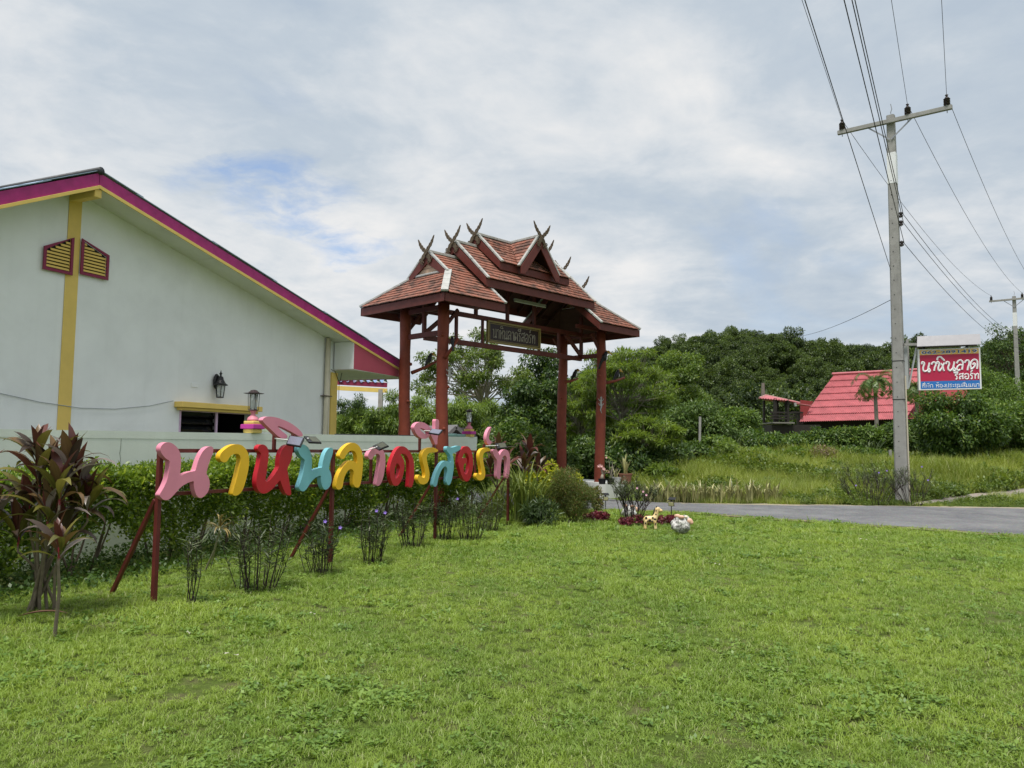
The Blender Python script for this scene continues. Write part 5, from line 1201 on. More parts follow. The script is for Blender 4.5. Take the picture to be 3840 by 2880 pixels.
# small grey-tiled building behind the garden wall
gh = thing('grey_roofed_house', 'small house with a grey tiled gable roof just visible over the garden wall', 'house', at(1640, 1700, 30))
m_greytile = M('grey_roof_tile', (.13, .125, .125), .7, .18, 10, .004, 30); f = lambda x, y, d=29.0: Vector(at(x, y, d))
g = G(); g.prism([f(1530, 1640, 29), f(1683, 1640, 28.5), f(1718, 1600, 30.5), f(1545, 1606, 31)], Vector((0, 0, .08))); obj('roof_slope', g, m_greytile, gh)
g = G(); g.prism([f(1683, 1638, 28.5), f(1712, 1602, 28.5), f(1745, 1638, 28.5)], Vector((.4, 1.2, 0))); obj('gable', g, m_darkwood, gh)
for a, b in (((1676, 1636), (1712, 1601)), ((1712, 1601), (1752, 1638))):
    g = G(); g.bar(f(*a, 28.4), f(*b, 28.4), .06, .12); obj('barge_board', g, m_greytile, gh)
g = G(); g.prism([f(1560, 1780, 29.5), f(1745, 1780, 29.2), f(1745, 1636, 29.2), f(1560, 1640, 29.5)], Vector((0, 2, 0))); obj('wall', g, M('plain_grey_wall', (.30, .30, .28), .8), gh)  # one even grey over the whole wall

# ================================================================ TREES AND SHRUBS
m_bark = M('grey_brown_bark', (.13, .105, .08), .9, .25, 8, .01, 20, .1); m_palebark = M('pale_bark', (.26, .235, .20), .9, .2, 6, .008, 20, .1)
lf_dark = leafmat('leaf_dark_green', (0.026, 0.059, 0.013), (0.079, 0.139, 0.026), (0.158, 0.224, 0.053), .30)
lf_mid = leafmat('leaf_mid_green', (0.048, 0.100, 0.016), (0.145, 0.224, 0.040), (0.224, 0.304, 0.066), .35)
lf_light = leafmat('leaf_feathery_light', (.070, .125, .020), (.165, .240, .045), (.23, .30, .07), .40, f3=.08)
lf_bamboo = leafmat('leaf_bamboo_green', (0.059, 0.112, 0.018), (0.172, 0.251, 0.045), (0.238, 0.317, 0.073), .38)
lf_bush = leafmat('leaf_bush_green', (0.040, 0.087, 0.016), (0.119, 0.198, 0.034), (0.198, 0.277, 0.053), .35)
lf_hill = leafmat('leaf_hill_forest', (.022, .044, .012), (.078, .122, .026), (.14, .19, .045), .30, patch=.12)
def ground_pt(px, Y):
    p = at(px, HOR, Y); return Vector((p[0], Y, float(gz(p[0], Y))))
def crown_clumps(c, R, n, size, rr, flat=1.0, low=-.75):
    C = []; S = []
    while len(C) < n:
        d = Vector((rr.gauss(0, 1), rr.gauss(0, 1), rr.gauss(0, 1))).normalized()
        if d.z < low: continue
        k = rr.uniform(.45, .86); C.append((c[0] + d.x * R[0] * k, c[1] + d.y * R[1] * k, c[2] + d.z * R[2] * k)); s = size * rr.uniform(.65, 1.25); S.append((s, s, s * flat))
    return C, S
def tree(name, label, px, Y, topy, width, kind, leaves, mat, seed, group=None, cat='tree', crown_from=.25, bark=None, size=None, dx=0.0):
    rr = random.Random(seed); r = np.random.default_rng(seed); b = ground_pt(px, Y); zt = at(px, topy, Y)[2]; H = zt - b.z
    t = thing(name, label, cat, b, 0, group); g = G(); bark = bark or m_bark
    Rx = width / 2; cz0 = b.z + H * crown_from; cc = (b.x + dx, b.y, (cz0 + zt) / 2); R = (Rx, Rx * .85, (zt - cz0) / 2)
    tr = max(.04, H * .016)
    if kind == 'feather':
        C, S = crown_clumps(cc, R, 78, size or width * .080, rr, .24); par = dict(L=.20, W=.045, droop=.12, shell=.1, up=.8, jit=.35)
    elif kind == 'sparse':
        C, S = crown_clumps(cc, R, 64, size or width * .068, rr, .55, low=-.5); par = dict(L=.17, W=.075, droop=.45, shell=.1, up=.5, jit=.5)
    elif kind == 'vine':
        C, S = crown_clumps(cc, R, 40, size or width * .18, rr, 1.2, low=-1); par = dict(L=.17, W=.10, droop=.8, shell=.55, up=.25, jit=.5)
    elif kind == 'bamboo':
        C, S = crown_clumps(cc, R, 52, size or width * .13, rr, .65, low=-1); par = dict(L=.20, W=.045, droop=.6, shell=.15, up=.5, jit=.45)
    else:
        C, S = crown_clumps(cc, R, 40, size or width * .155, rr, .75, low=-1); par = dict(L=.15, W=.065, droop=.5, shell=.45, up=.4, jit=.5)
    fork = Vector((b.x + rr.uniform(-.1, .1) * width, b.y, cz0 + .12 * (zt - cz0)))
    g.tube([b - Vector((0, 0, .1)), b.lerp(fork, .5) + Vector((rr.uniform(-.06, .06), 0, 0)), fork], [tr, tr * .82, tr * .7], 8, cap=False)
    for c, s in list(zip(C, S))[: (60 if kind in ('sparse', 'feather') else 14)]:
        c = Vector(c); k = rr.uniform(.0, .45); st = fork.lerp(Vector((cc[0], cc[1], zt - .3 * R[2])), k)
        limb(g, st, c, tr * (.42 - .25 * k), .012, .10, 5, 5, rr)
        if kind in ('sparse', 'feather'):
            for _ in range(2): limb(g, Vector(c).lerp(st, .3), c + Vector((rr.uniform(-1, 1), rr.uniform(-1, 1), rr.uniform(-.2, .5))) * s[0], .014, .005, .1, 3, 4, rr)
    obj('trunk', g, bark, t, smooth=True)
    V, Q = leafcloud(C, S, int(leaves * 1.9), r=r, **par); obj('crown', quads_mesh('crown', V, Q), mat, t)
    return t
BT = 'trees behind the gateway'; FT = 'trees beyond the drive'
tree('open_crowned_tree', 'tall open-crowned tree with sparse leaves against the sky under the gate signboard', 1775, 42, 1222, 7.6, 'sparse', 7500, leafmat('leaf_sparse', (0.053, 0.092, 0.018), (0.132, 0.191, 0.037), (0.211, 0.277, 0.066), .35), 3, BT, crown_from=.30, bark=m_palebark)
tree('vine_covered_tree', 'dark vine-draped tree rising behind the right end of the gate signboard', 2040, 47, 1268, 3.4, 'vine', 9000, lf_dark, 4, BT, crown_from=.05)
tree('vine_covered_tree', 'lower dark vine-draped tree right of the taller one, between the right gate columns', 2185, 50, 1335, 3.2, 'vine', 7000, lf_dark, 5, BT, crown_from=.05)
tree('round_tree', 'dense round dark green tree just left of the right gate columns', 1995, 28, 1385, 2.9, 'broad', 11000, lf_dark, 6, BT, crown_from=.06)
for i, (px, Y, ty, w, sd, lab) in enumerate(((1345, 37, 1500, 3.2, 7, 'bamboo-like tree under the house eave, left of the first gate column'), (1455, 33, 1458, 2.7, 8, 'bamboo-like tree touching the left side of the first gate column'),
        (1580, 35, 1450, 3.1, 9, 'bamboo-like tree between the two left gate columns'), (1745, 33, 1446, 2.9, 10, 'bamboo-like tree directly right of the second gate column'), (1860, 36, 1470, 3.0, 12, 'bamboo-like tree behind the far wall lantern'))):
    tree('bamboo_tree', 'drooping ' + lab, px, Y, ty, w, 'bamboo', 8000, lf_bamboo, sd, BT, crown_from=.0)
tree('spiky_topped_tree', 'small dark tree with drooping tips against the sky below the blue porch roof', 1318, 43, 1452, 2.6, 'bamboo', 3500, lf_dark, 31, BT, crown_from=.2)
tree('low_tree', 'low mid green tree filling the gap behind the cordyline plants', 1930, 25, 1560, 2.6, 'broad', 6000, lf_mid, 13, BT, crown_from=.0)
tree('feathery_tree', 'tall feathery light green tree right of the last gate column', 2345, 29, 1262, 4.4, 'feather', 5600, lf_light, 14, FT, crown_from=.22, bark=m_palebark)
tree('feathery_tree', 'feathery light green tree seen between the right gate columns', 2195, 31, 1372, 3.0, 'feather', 4000, lf_light, 15, FT, crown_from=.18, bark=m_palebark)
tree('feathery_tree', 'low feathery tree with layered branches above the flower pots', 2425, 27.5, 1545, 2.8, 'feather', 3600, lf_light, 16, FT, crown_from=.30, bark=m_palebark)
tree('tall_leafy_tree', 'tall leafy tree standing left of the gazebo in front of the hill', 2545, 38, 1272, 3.4, 'broad', 11000, lf_light, 17, FT, crown_from=.12)
tree('dark_tree', 'dark spreading tree behind the lone concrete post', 2600, 34, 1490, 3.6, 'broad', 9000, lf_dark, 18, FT, crown_from=.0)
tree('dark_tree', 'dark rounded tree just left of the gazebo', 2765, 37, 1492, 2.8, 'broad', 8000, lf_bush, 19, FT, crown_from=.0)
tree('dark_tree', 'shadowy tree behind the feathery trees, right of the gateway', 2440, 36, 1430, 3.6, 'broad', 8000, lf_dark, 20, FT, crown_from=.0)
tree('big_bush', 'large dark green rounded bush beneath the pole sign', 3600, 31, 1466, 3.9, 'broad', 14000, lf_bush, 21, FT, 'bush', crown_from=.0)
tree('big_bush', 'large dark green bush at the right edge beside the far power pole', 3790, 33, 1480, 3.4, 'broad', 9000, lf_bush, 22, FT, 'bush', crown_from=.0)
tree('edge_tree', 'tall loose tree at the right edge behind the far power pole', 3800, 55, 1180, 5.4, 'sparse', 6500, lf_dark, 23, FT, crown_from=.2, size=.85)
tree('edge_tree', 'dark tree behind the right end of the pole sign', 3730, 46, 1345, 4.2, 'broad', 7000, lf_bush, 24, FT, crown_from=.1)
# shrubs in front of the red-roofed house
BL_ = ['below the gazebo', 'right of the gazebo, below the eave corner', 'below the left half of the red roof', 'below the middle of the red roof', 'below the palm', 'just left of the near power pole', 'just right of the near power pole', 'far left, next to the lone post', 'low and pale, in front of the gazebo', 'low and pale, at the middle of the field edge', 'low, tangled, in front of the palm']
for i, (px, Y, ty, w, m) in enumerate(((2850, 34, 1600, 2.2, lf_bush), (2950, 34.5, 1632, 2.0, lf_bush), (3060, 35, 1600, 2.2, lf_bush), (3170, 35, 1588, 2.3, lf_mid), (3280, 34.5, 1592, 2.2, lf_bush), (3370, 34, 1575, 2.0, lf_dark), (3455, 35, 1590, 2.0, lf_bush), (2690, 32, 1640, 2.0, lf_mid), (2830, 31.5, 1690, 1.7, lf_mid), (3020, 32, 1695, 1.9, lf_bush), (3210, 32, 1690, 2.0, lf_mid))):
    tree('field_shrub', 'leafy green shrub ' + BL_[i], px, Y, ty, w, 'broad', 5200, m, 40 + i, 'shrubs at the far edge of the field', 'shrub', crown_from=.0, size=w * .17)
for i, (px, Y, ty, w, lab) in enumerate(((2720, 30, 1655, .9, 'tall pale green weed bush right of the lone post'), (2660, 29.5, 1700, .8, 'short pale weed bush at the foot of the lone post'), (2780, 29.5, 1712, .9, 'short pale weed bush in front of the dark tree'), (2470, 26, 1740, .8, 'pale weed bush behind the variegated edging plants'), (2890, 30, 1720, 1.0, 'broad pale weed bush below the gazebo'))):
    tree('weed_bush', lab, px, Y, ty, w, 'bamboo', 1800, lf_light, 60 + i, 'weed bushes in the field', 'weed', crown_from=.0, size=.22)

US = ('behind the white plinth', 'right of the last gate column, behind the pots', 'behind the flower pots, farther right', 'between the feathery tree and the lone post', 'left of the lone post', 'between the right gate columns', 'left of the third gate column, behind the yellow hedge', 'behind the last gate column')
for i, (px, Y, ty, w) in enumerate(((2290, 26.5, 1690, 1.6), (2370, 27, 1660, 1.7), (2440, 27.5, 1680, 1.6), (2520, 29, 1650, 1.9), (2590, 30, 1660, 1.8), (2180, 27, 1640, 1.7), (2080, 26, 1650, 1.7), (2240, 29, 1600, 2.0))):
    tree('undergrowth_shrub', 'dark shady undergrowth shrub ' + US[i], px, Y, ty, w, 'broad', 2600, lf_dark, 140 + i, 'undergrowth behind the gateway', 'shrub', crown_from=.0, size=w * .17)

# ---- wooded hill: reads as one mass
hp = []
for i in range(5):
    rr = random.Random(80 + i); r = np.random.default_rng(80 + i)
    C, S = crown_clumps((0, 0, 2.4), (2.1, 2.1, 2.0), 22, .68, rr, .6, low=-.8)
    V, Q = leafcloud(C, S, 4800, .24, .13, droop=.4, shell=.5, up=.6, jit=.5, r=r); hp.append((quads_mesh('hill_tree', V, Q), lf_hill))
pts = []; r = np.random.default_rng(90)
while len(pts) < 5200:
    x = r.uniform(-45, 150); y = r.uniform(58, 150)
    if x > .95 * y + 12 or x < -.75 * y: continue
    pts.append((x, y, float(gz(x, y)) - .3))
pts = np.array(pts); n = len(pts); s = .42 + .42 * r.random(n); s = np.where(r.random(n) < .08, s * 1.5, s); s *= np.interp(pts[:, 0], [-10, 25], [.8, 1.0])
scatter('hill_forest', 'dense green forest covering the hill behind the red-roofed house', 'forest', pts, np.stack([s, s, s * (.85 + .5 * r.random(n))], 1), np.stack([np.zeros(n), np.zeros(n), r.random(n) * 6.28], 1), r.integers(0, 5, n), hp)

# ---- palms
m_frond = leafmat('palm_frond', (0.048, 0.095, 0.021), (0.125, 0.191, 0.045), (0.211, 0.238, 0.079), .25)
def palm(px, Y, topy, label, seed, fr=.95):
    b = ground_pt(px, Y); zt = at(px, topy, Y)[2]; rr = random.Random(seed); t = thing('palm_tree', label, 'palm', b, 0, 'palms by the red roof')
    g = G(); g.tube([b, b + Vector((.05, 0, (zt - b.z) * .5)), Vector((b.x + .02, b.y, zt - .25)), Vector((b.x + .02, b.y, zt))], [.13, .10, .085, .11], 10); obj('trunk', g, m_palebark, t, smooth=True)
    for k in range(15):
        a = 2 * math.pi * k / 15 + rr.uniform(-.15, .15); el = rr.uniform(-.1, 1.3); L = fr * rr.uniform(.85, 1.15); P = []; pos = Vector((b.x, b.y, zt)); e = el
        for i in range(9): P.append(pos.copy()); pos = pos + Vector((math.cos(a) * math.cos(e), math.sin(a) * math.cos(e), math.sin(e))) * (L / 8 * 1.15); e -= .30 + .05 * i * (1.1 - el * .3)
        V = []; 
        pos_, ax_, no_ = [], [], []
        for i in range(1, 9):
            d = (P[i] - P[i - 1]).normalized(); side = d.cross(Vector((0, 0, 1))).normalized(); up = side.cross(d)
            for j in range(4):
                p = P[i - 1].lerp(P[i], j / 4)
                for s in (-1, 1): pos_.append(p); ax_.append(side * s * .8 + d * .55 - up * .35); no_.append(up)
        V, Q = leaf_quads(np.array(pos_), np.array(ax_), np.array(no_), .30 * fr, .045, .0); obj('frond', quads_mesh('frond', V, Q), m_frond, t)
    return t
palm(3286, 40, 1432, 'small feathery palm standing in front of the red roof', 1, 1.45)
palm(3440, 41, 1450, 'small palm partly hidden behind the pole sign bracket', 2, 1.4)

# ---- hedge along the wall
lf_hedge = leafmat('hedge_leaf', (.085, .150, .016), (.235, .330, .034), (.36, .44, .06), .42, .35, patch=1.4, f3=.10)
hedge = thing('hedge', 'clipped green hedge running along the pale wall behind the letter sign', 'hedge', HS(10, -8.3, 0))
r = np.random.default_rng(7); parts = []
def hedge_top(s): return 1.14 + .07 * np.clip((s - 6.3) / 1.0, 0, 1) + .05 * np.sin(s * 2.3) + .035 * np.sin(s * 5.1 + 1) + .02 * np.sin(s * 11)
n = 60000; s = 3.2 + 13.9 * r.random(n) ** 1.15; z0 = .36 + .15 * np.sin(s * 3.1) + .13 * np.sin(s * 7.7 + 2)
ht = hedge_top(s); u = r.random(n)
# front shell
zf = z0 + (ht - z0) * u ** .8; of = -7.86 + .10 * np.sin(s * 3.7 + zf * 4) - .20 * (1 - u) + r.normal(0, .055, n) - .12 * np.maximum(0, (u - .85) / .15) ** 2
P = np.stack([s * UX + of * NX, s * UY + of * NY, zf], 1); d = np.stack([np.full(n, NX), np.full(n, NY), (u - .3) * 1.2], 1)
sz = (.7 + .6 * r.random(n)) * (1 + .035 * np.maximum(0, s - 7)); parts.append(leaf_quads(P, d * .5 + unit(n, r) * .9 + np.array([0, 0, .25]), d * .6 + unit(n, r) * .5 + np.array([0, 0, .7]), .058 * sz, .029 * sz))
n = 28000; s = 3.2 + 13.9 * r.random(n) ** 1.15; o = -7.80 - .95 * r.random(n); z = hedge_top(s) - .05 + np.abs(r.normal(0, .05, n)) - .1 * np.maximum(0, (o + 7.9) / .1)
P = np.stack([s * UX + o * NX, s * UY + o * NY, z], 1); sz = (.7 + .6 * r.random(n)) * (1 + .035 * np.maximum(0, s - 7))
parts.append(leaf_quads(P, unit(n, r) * .8 + np.array([0, 0, .7]), unit(n, r) * .7 + np.array([0, 0, .8]), .058 * sz, .029 * sz))
n = 7000; s = 3.2 + 13.9 * r.random(n) ** 1.15; o = -7.95 - .8 * r.random(n); z = .35 + r.random(n) * .85
P = np.stack([s * UX + o * NX, s * UY + o * NY, z], 1); parts.append(leaf_quads(P, unit(n, r) + np.array([0, 0, -.2]), unit(n, r) * .8 + np.array([0, 0, .5]), .060, .034))
V, Q = merge(parts); obj('foliage', quads_mesh('foliage', V, Q), lf_hedge, hedge)
rr = random.Random(9)
for k in range(34):
    s = 3.4 + k * .41 + rr.uniform(-.12, .12); o = -8.3 + rr.uniform(-.2, .2); g = G(); b = HS(s, o, -.02)
    for j in range(3): limb(g, b, HS(s + rr.uniform(-.3, .3), o + rr.uniform(-.1, .35), rr.uniform(.7, 1.1)), .016, .006, .08, 4, 5, rr)
    obj('stem', g, m_bark, hedge)
# low dark ground cover at the foot of the wall
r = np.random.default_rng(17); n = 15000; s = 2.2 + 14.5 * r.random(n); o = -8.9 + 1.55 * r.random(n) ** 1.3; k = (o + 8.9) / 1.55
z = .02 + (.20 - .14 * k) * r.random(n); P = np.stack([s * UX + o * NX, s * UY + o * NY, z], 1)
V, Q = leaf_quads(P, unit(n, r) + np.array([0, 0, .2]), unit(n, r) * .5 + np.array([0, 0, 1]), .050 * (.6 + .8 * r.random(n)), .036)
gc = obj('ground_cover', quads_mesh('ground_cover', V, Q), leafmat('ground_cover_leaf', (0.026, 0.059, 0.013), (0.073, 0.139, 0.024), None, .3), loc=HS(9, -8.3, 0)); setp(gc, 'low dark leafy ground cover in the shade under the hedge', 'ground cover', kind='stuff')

# ---- cordylines: every big leaf is a part
def strip_leaf(L, W, arch, fold=.25, n=7, tipdroop=1.0, pet=.16):
    """pointed, arched, folded leaf along +x, base at the origin"""
    vs = []; fs = []
    x = 0; z = 0; a = arch * .35
    for i in range(n + 1):
        t = i / n
        if t < pet: w = .14 + .25 * t / pet * .3
        else: q = (t - pet) / (1 - pet); w = (math.sin(math.pi * min(1, q ** .75)) ** .8) if q < 1 else 0
        w = max(w, .10 if t < .5 else .0) * W / 2
        vs += [(x, w, z + fold * w), (x, 0, z), (x, -w, z + fold * w)]
        x += math.cos(a) * L / n; z += math.sin(a) * L / n; a -= arch * (1.6 / n) * (.4 + tipdroop * t)
    for i in range(n): b = i * 3; fs += [(b, b + 3, b + 4, b + 1), (b + 1, b + 4, b + 5, b + 2)]
    me = bpy.data.meshes.new('leaf'); me.from_pydata(vs, [], fs); me.polygons.foreach_set('use_smooth', [True] * len(fs)); me.update(); return me
def broadleaf(name, c1, c2, rough=.35, tr=.2, sp=.5):
    m = bpy.data.materials.new(name); m.use_nodes = True; t = m.node_tree; p = t.nodes['Principled BSDF']; out = t.nodes['Material Output']
    tcn = N(t, 'ShaderNodeTexCoord'); oi = N(t, 'ShaderNodeObjectInfo')
    st = N(t, 'ShaderNodeMapping'); st.inputs['Scale'].default_value = (1.5, 22, 1.5); lk(t, tcn.outputs['Object'], st.inputs[0])
    f = math_node(t, 'ADD', math_node(t, 'MULTIPLY', noise(t, st.outputs[0], 2.0, 4), .8), math_node(t, 'MULTIPLY', oi.outputs['Random'], .45))
    c = mixc(t, ramp(t, f, [(.3, 0.0), (.85, 1.0)]), c1, c2); lk(t, c, p.inputs['Base Color']); p.inputs['Roughness'].default_value = rough; p.inputs['Specular IOR Level'].default_value = sp
    tr_n = N(t, 'ShaderNodeBsdfTranslucent'); lk(t, c, tr_n.inputs[0]); mx = N(t, 'ShaderNodeMixShader'); mx.inputs[0].default_value = tr
    lk(t, p.outputs[0], mx.inputs[1]); lk(t, tr_n.outputs[0], mx.inputs[2]); lk(t, mx.outputs[0], out.inputs[0]); return m
CM = [broadleaf('cordyline_maroon', (.055, .018, .014), (.13, .042, .030)), broadleaf('cordyline_brown', (.070, .042, .020), (.16, .095, .035)), broadleaf('cordyline_sheen', (.16, .12, .11), (.32, .27, .24), .3), broadleaf('cordyline_olive', (.070, .070, .014), (.19, .17, .032), .35, .3), broadleaf('cordyline_dark', (.022, .016, .012), (.055, .035, .022))]  # the pale grey entry paints leaf sheen into the colour
CL = []
for k, (L, W, ar) in enumerate(((.54, .104, .9), (.58, .092, 1.5), (.48, .110, .5), (.56, .086, 2.0))):
    row = []
    for m in CM: me = strip_leaf(L, W, ar); me.materials.append(m); row.append(me)
    CL.append(row)
m_cane = M('cordyline_cane', (.18, .145, .11), .85, .25, 14, .004, 40); m_redstem = M('red_petiole', (.18, .018, .028), .5, .15)
def rosette(t, p, n, scale, rr, weights, tilt=None, spread=1.0):
    for k in range(n):
        az = 2.39996 * k + rr.uniform(-.25, .25); f = (k + .5) / n                       # inner leaves upright, outer ones spread
        el = math.radians(82 - 74 * f * spread + rr.uniform(-10, 10)); v = 2 if f < .3 else (0 if f < .6 else rr.choice((1, 3)))
        mi = rr.choices(range(5), weights)[0]
        if f < .25: mi = rr.choice((0, 0, 1))
        o = bpy.data.objects.new('leaf', CL[v][mi]); COL.objects.link(o); o.parent = t
        R = Matrix.Rotation(az, 3, 'Z') @ Matrix.Rotation(-el, 3, 'Y') @ Matrix.Rotation(rr.uniform(-.35, .35), 3, 'X')
        s = scale * rr.uniform(.75, 1.12)
        o.matrix_local = Matrix.Translation(Vector(p) - t.location + Vector((0, 0, -.10 * f * scale))) @ R.to_4x4() @ Matrix.Diagonal((s, s, s, 1))
def cordyline(label, base, heads, n, scale, seed, weights, cane_r=.018, spread=1.0, cat='plant'):
    rr = random.Random(seed); t = thing('cordyline', label, cat, base, 0, 'cordyline plants')
    for h in heads:
        h = Vector(h); b = Vector(base) + Vector((rr.uniform(-.13, .13), rr.uniform(-.08, .08), 0)) * (1 if len(heads) > 1 else .1)
        g = G(); mid = b.lerp(h, .5) + Vector((rr.uniform(-.03, .03), 0, 0)); g.tube([b, mid, h - Vector((0, 0, .16 * scale)), h], [cane_r * 1.2, cane_r, cane_r * .8, cane_r * .6], 7); obj('cane', g, m_cane, t)
        g = G(); g.tube([h - Vector((0, 0, .12 * scale)), h + Vector((0, 0, .02))], [cane_r * .7, cane_r * .9], 6); obj('red_shoot', g, m_redstem, t)
        rosette(t, h, n, scale, rr, weights, spread=spread)
    return t
b1 = gp(165, 2285)
cordyline('big clump of purple-brown cordyline with many canes at the left, in front of the hedge', b1,
          [at(x, y, Y) for x, y, Y in ((205, 1765, 7.05), (262, 1760, 6.95), (150, 1800, 6.9), (295, 1835, 7.1), (225, 1850, 6.75), (110, 1905, 7.0), (180, 1935, 6.8), (275, 1920, 7.15), (70, 2010, 7.0), (230, 2000, 6.9), (330, 1900, 7.1), (140, 1720, 7.1))], 14, .86, 3, (1, 4, 4, 8, 3), .013)
cordyline('young single-stemmed cordyline with a thin pale stem, in front of the big clump', gp(203, 2385), [at(222, 2062, 6.15)], 13, .72, 5, (2, 3, 4, 6, 1), .013)
cordyline('cordyline mostly cut off by the left edge of the picture', gp(-90, 2290), [at(-95, 1840, 6.7), at(-150, 1930, 6.6), at(-30, 1960, 6.9)], 12, .85, 6, (3, 3, 4, 5, 2), .018)
cordyline('dark red cordyline behind the crescent mark of the letter sign', gp(1880, 1935), [at(1868, 1700, 16.6), at(1900, 1745, 16.4), at(1840, 1760, 16.8)], 11, 1.05, 8, (5, 3, 3, 1, 4), .02)
cordyline('dark red cordyline standing just right of the last pink letter', gp(1985, 1925), [at(1985, 1705, 17.2), at(1965, 1760, 17.0), at(2015, 1770, 17.4)], 12, 1.15, 9, (6, 3, 3, 1, 3), .02)

# ---- ruellia shrubs in front of the sign: thin stems, narrow leaves, a few violet flowers
lf_ru = leafmat('ruellia_leaf', (0.034, 0.054, 0.020), (0.084, 0.118, 0.040), (0.168, 0.190, 0.112), .2, .4); m_rustem = M('ruellia_stem', (.035, .022, .022), .7, .3, 10); m_violet = M('violet_petal', (.28, .18, .62), .5, .08); m_pinkpet = M('pink_petal', (.72, .40, .52), .5, .08)
def flower(t, p, mat, r_=.022, nm='flower'):
    g = G(); p = Vector(p); d = (Vector(CP) - p).normalized(); s = d.orthogonal().normalized(); q = d.cross(s)
    for k in range(5):
        a = 2 * math.pi * k / 5; e = s * math.cos(a) + q * math.sin(a); f = s * math.cos(a + .6) + q * math.sin(a + .6); h = s * math.cos(a - .6) + q * math.sin(a - .6)
        g.add([p, p + h * r_ * .7 + d * r_ * .25, p + e * r_ * 1.1 + d * r_ * .3, p + f * r_ * .7 + d * r_ * .25], [(0, 1, 2, 3)])
    g.tube([p - d * r_ * .9, p], [r_ * .12, r_ * .3], 5); return obj(nm, g, mat, t)
def ruellia(label, base, H, W, n, seed, flowers=(), leafy=1.0, mat=None, fl=None, name='ruellia', group='ruellia shrubs in front of the sign', stemr=.005, L=.11, Wl=.014):
    rr = random.Random(seed); r = np.random.default_rng(seed); b = Vector(base); t = thing(name, label, 'shrub', b, 0, group); g = G(); P, A_, No = [], [], []
    for k in range(n):
        a = rr.uniform(0, 6.28); q = W * math.sqrt(rr.random()) ; foot = b + Vector((math.cos(a), math.sin(a), 0)) * q * .55; h = H * rr.uniform(.5, 1.1); top = b + Vector((math.cos(a) * q, math.sin(a) * q, h))
        pts = limb(g, foot, top, stemr, stemr * .5, .09, 5, 4, rr)
        for j in range(int(20 * leafy)):
            f = rr.uniform(.36, 1.0); p = Vector(pts[0]); k2 = f * 5; i2 = min(4, int(k2)); p = pts[i2].lerp(pts[i2 + 1], k2 - i2); az = rr.uniform(0, 6.28); P.append(p); A_.append((math.cos(az), math.sin(az), rr.uniform(-.3, .8))); No.append((0, 0, 1))
        if k % 2:
            tw = foot.lerp(top, .6); limb(g, tw, tw + Vector((rr.uniform(-.1, .1), rr.uniform(-.1, .1), H * .3)), stemr * .6, stemr * .3, .05, 3, 4, rr)
    obj('stems', g, m_rustem, t)
    V, Q = leaf_quads(np.array(P), np.array(A_) + unit(len(P), r) * .2, np.array(No) + unit(len(P), r) * .4, L * (.6 + .7 * r.random(len(P))), Wl * (.8 + .6 * r.random(len(P)))); obj('foliage', quads_mesh('foliage', V, Q), mat or lf_ru, t)
    for f in flowers: flower(t, at(*f), fl or m_violet)
    return t
RU = ((712, 2262, .50, .10, 12, (), 'sparse ruellia shrub just right of the first sign post'), (960, 2206, .60, .30, 46, (), 'wide ruellia shrub below the red letter'), (1195, 2152, .52, .22, 34, ((1219, 1955, 8.9), (1276, 1978, 8.9)), 'ruellia shrub with violet flowers at the second sign post'),
      (1388, 2108, .55, .22, 40, ((1412, 1915, 9.6), (1444, 1922, 9.6)), 'ruellia shrub with violet flowers below the hooked pink letter'), (1548, 2052, .56, .24, 42, (), 'ruellia shrub below the S-shaped yellow letter'), (1668, 2022, .56, .20, 34, (), 'ruellia shrub beside the third sign post'), (1764, 2022, .62, .24, 44, ((1716, 1870, 12.3),), 'tall ruellia shrub below the red oval letter'), (1835, 1990, .55, .22, 34, (), 'ruellia shrub below the last letters of the sign'))
for i, (px, py, H, W, n, fl, lab) in enumerate(RU): ruellia(lab, gp(px, py), H * 1.22, W * 1.3, int(n * .62), 100 + i, fl, L=.125, Wl=.016)
def twiggy(label, base, H, W, n, seed, flowers, flmat, leaves=6):
    rr = random.Random(seed); r = np.random.default_rng(seed); b = Vector(base); t = thing('twiggy_shrub', label, 'shrub', b, 0, 'twiggy shrubs by the drive'); g = G(); P, A_ = [], []
    def grow(p, d, L, rad, dep):
        q = p + d * L; limb(g, p, q, rad, rad * .7, .07, 3, 4, rr)
        for _ in range(leaves if dep < 2 else 1): P.append(p.lerp(q, rr.uniform(.2, 1))); A_.append((rr.uniform(-1, 1), rr.uniform(-1, 1), rr.uniform(0, 1.2)))
        if dep > 0:
            for _ in range(rr.choice((2, 2, 3))):
                e = (d + Vector((rr.uniform(-.55, .55), rr.uniform(-.55, .55), rr.uniform(-.05, .35)))).normalized(); grow(p.lerp(q, rr.uniform(.6, 1)), e, L * rr.uniform(.5, .8), rad * .65, dep - 1)
    for k in range(n):
        a = rr.uniform(0, 6.28); q = W * math.sqrt(rr.random()); d = Vector((math.cos(a) * q / H * .9, math.sin(a) * q / H * .9, 1)).normalized(); grow(b + Vector((math.cos(a), math.sin(a), 0)) * q * .5, d, H * rr.uniform(.3, .5), .008, 3)
    obj('stems', g, m_rustem, t); V, Q = leaf_quads(np.array(P), np.array(A_), np.array([(0, 0, 1)] * len(P)) + unit(len(P), r) * .5, .075, .012); obj('foliage', quads_mesh('foliage', V, Q), lf_ru, t)
    for f in flowers: flower(t, at(*f), flmat, .024)
twiggy('dark twiggy shrub with pink flowers in front of the white plinth', gp(2365, 1958), .86, .40, 22, 120, ((2412, 1843, 15.3), (2424, 1856, 15.4), (2389, 1830, 15.4)), m_pinkpet, 5)
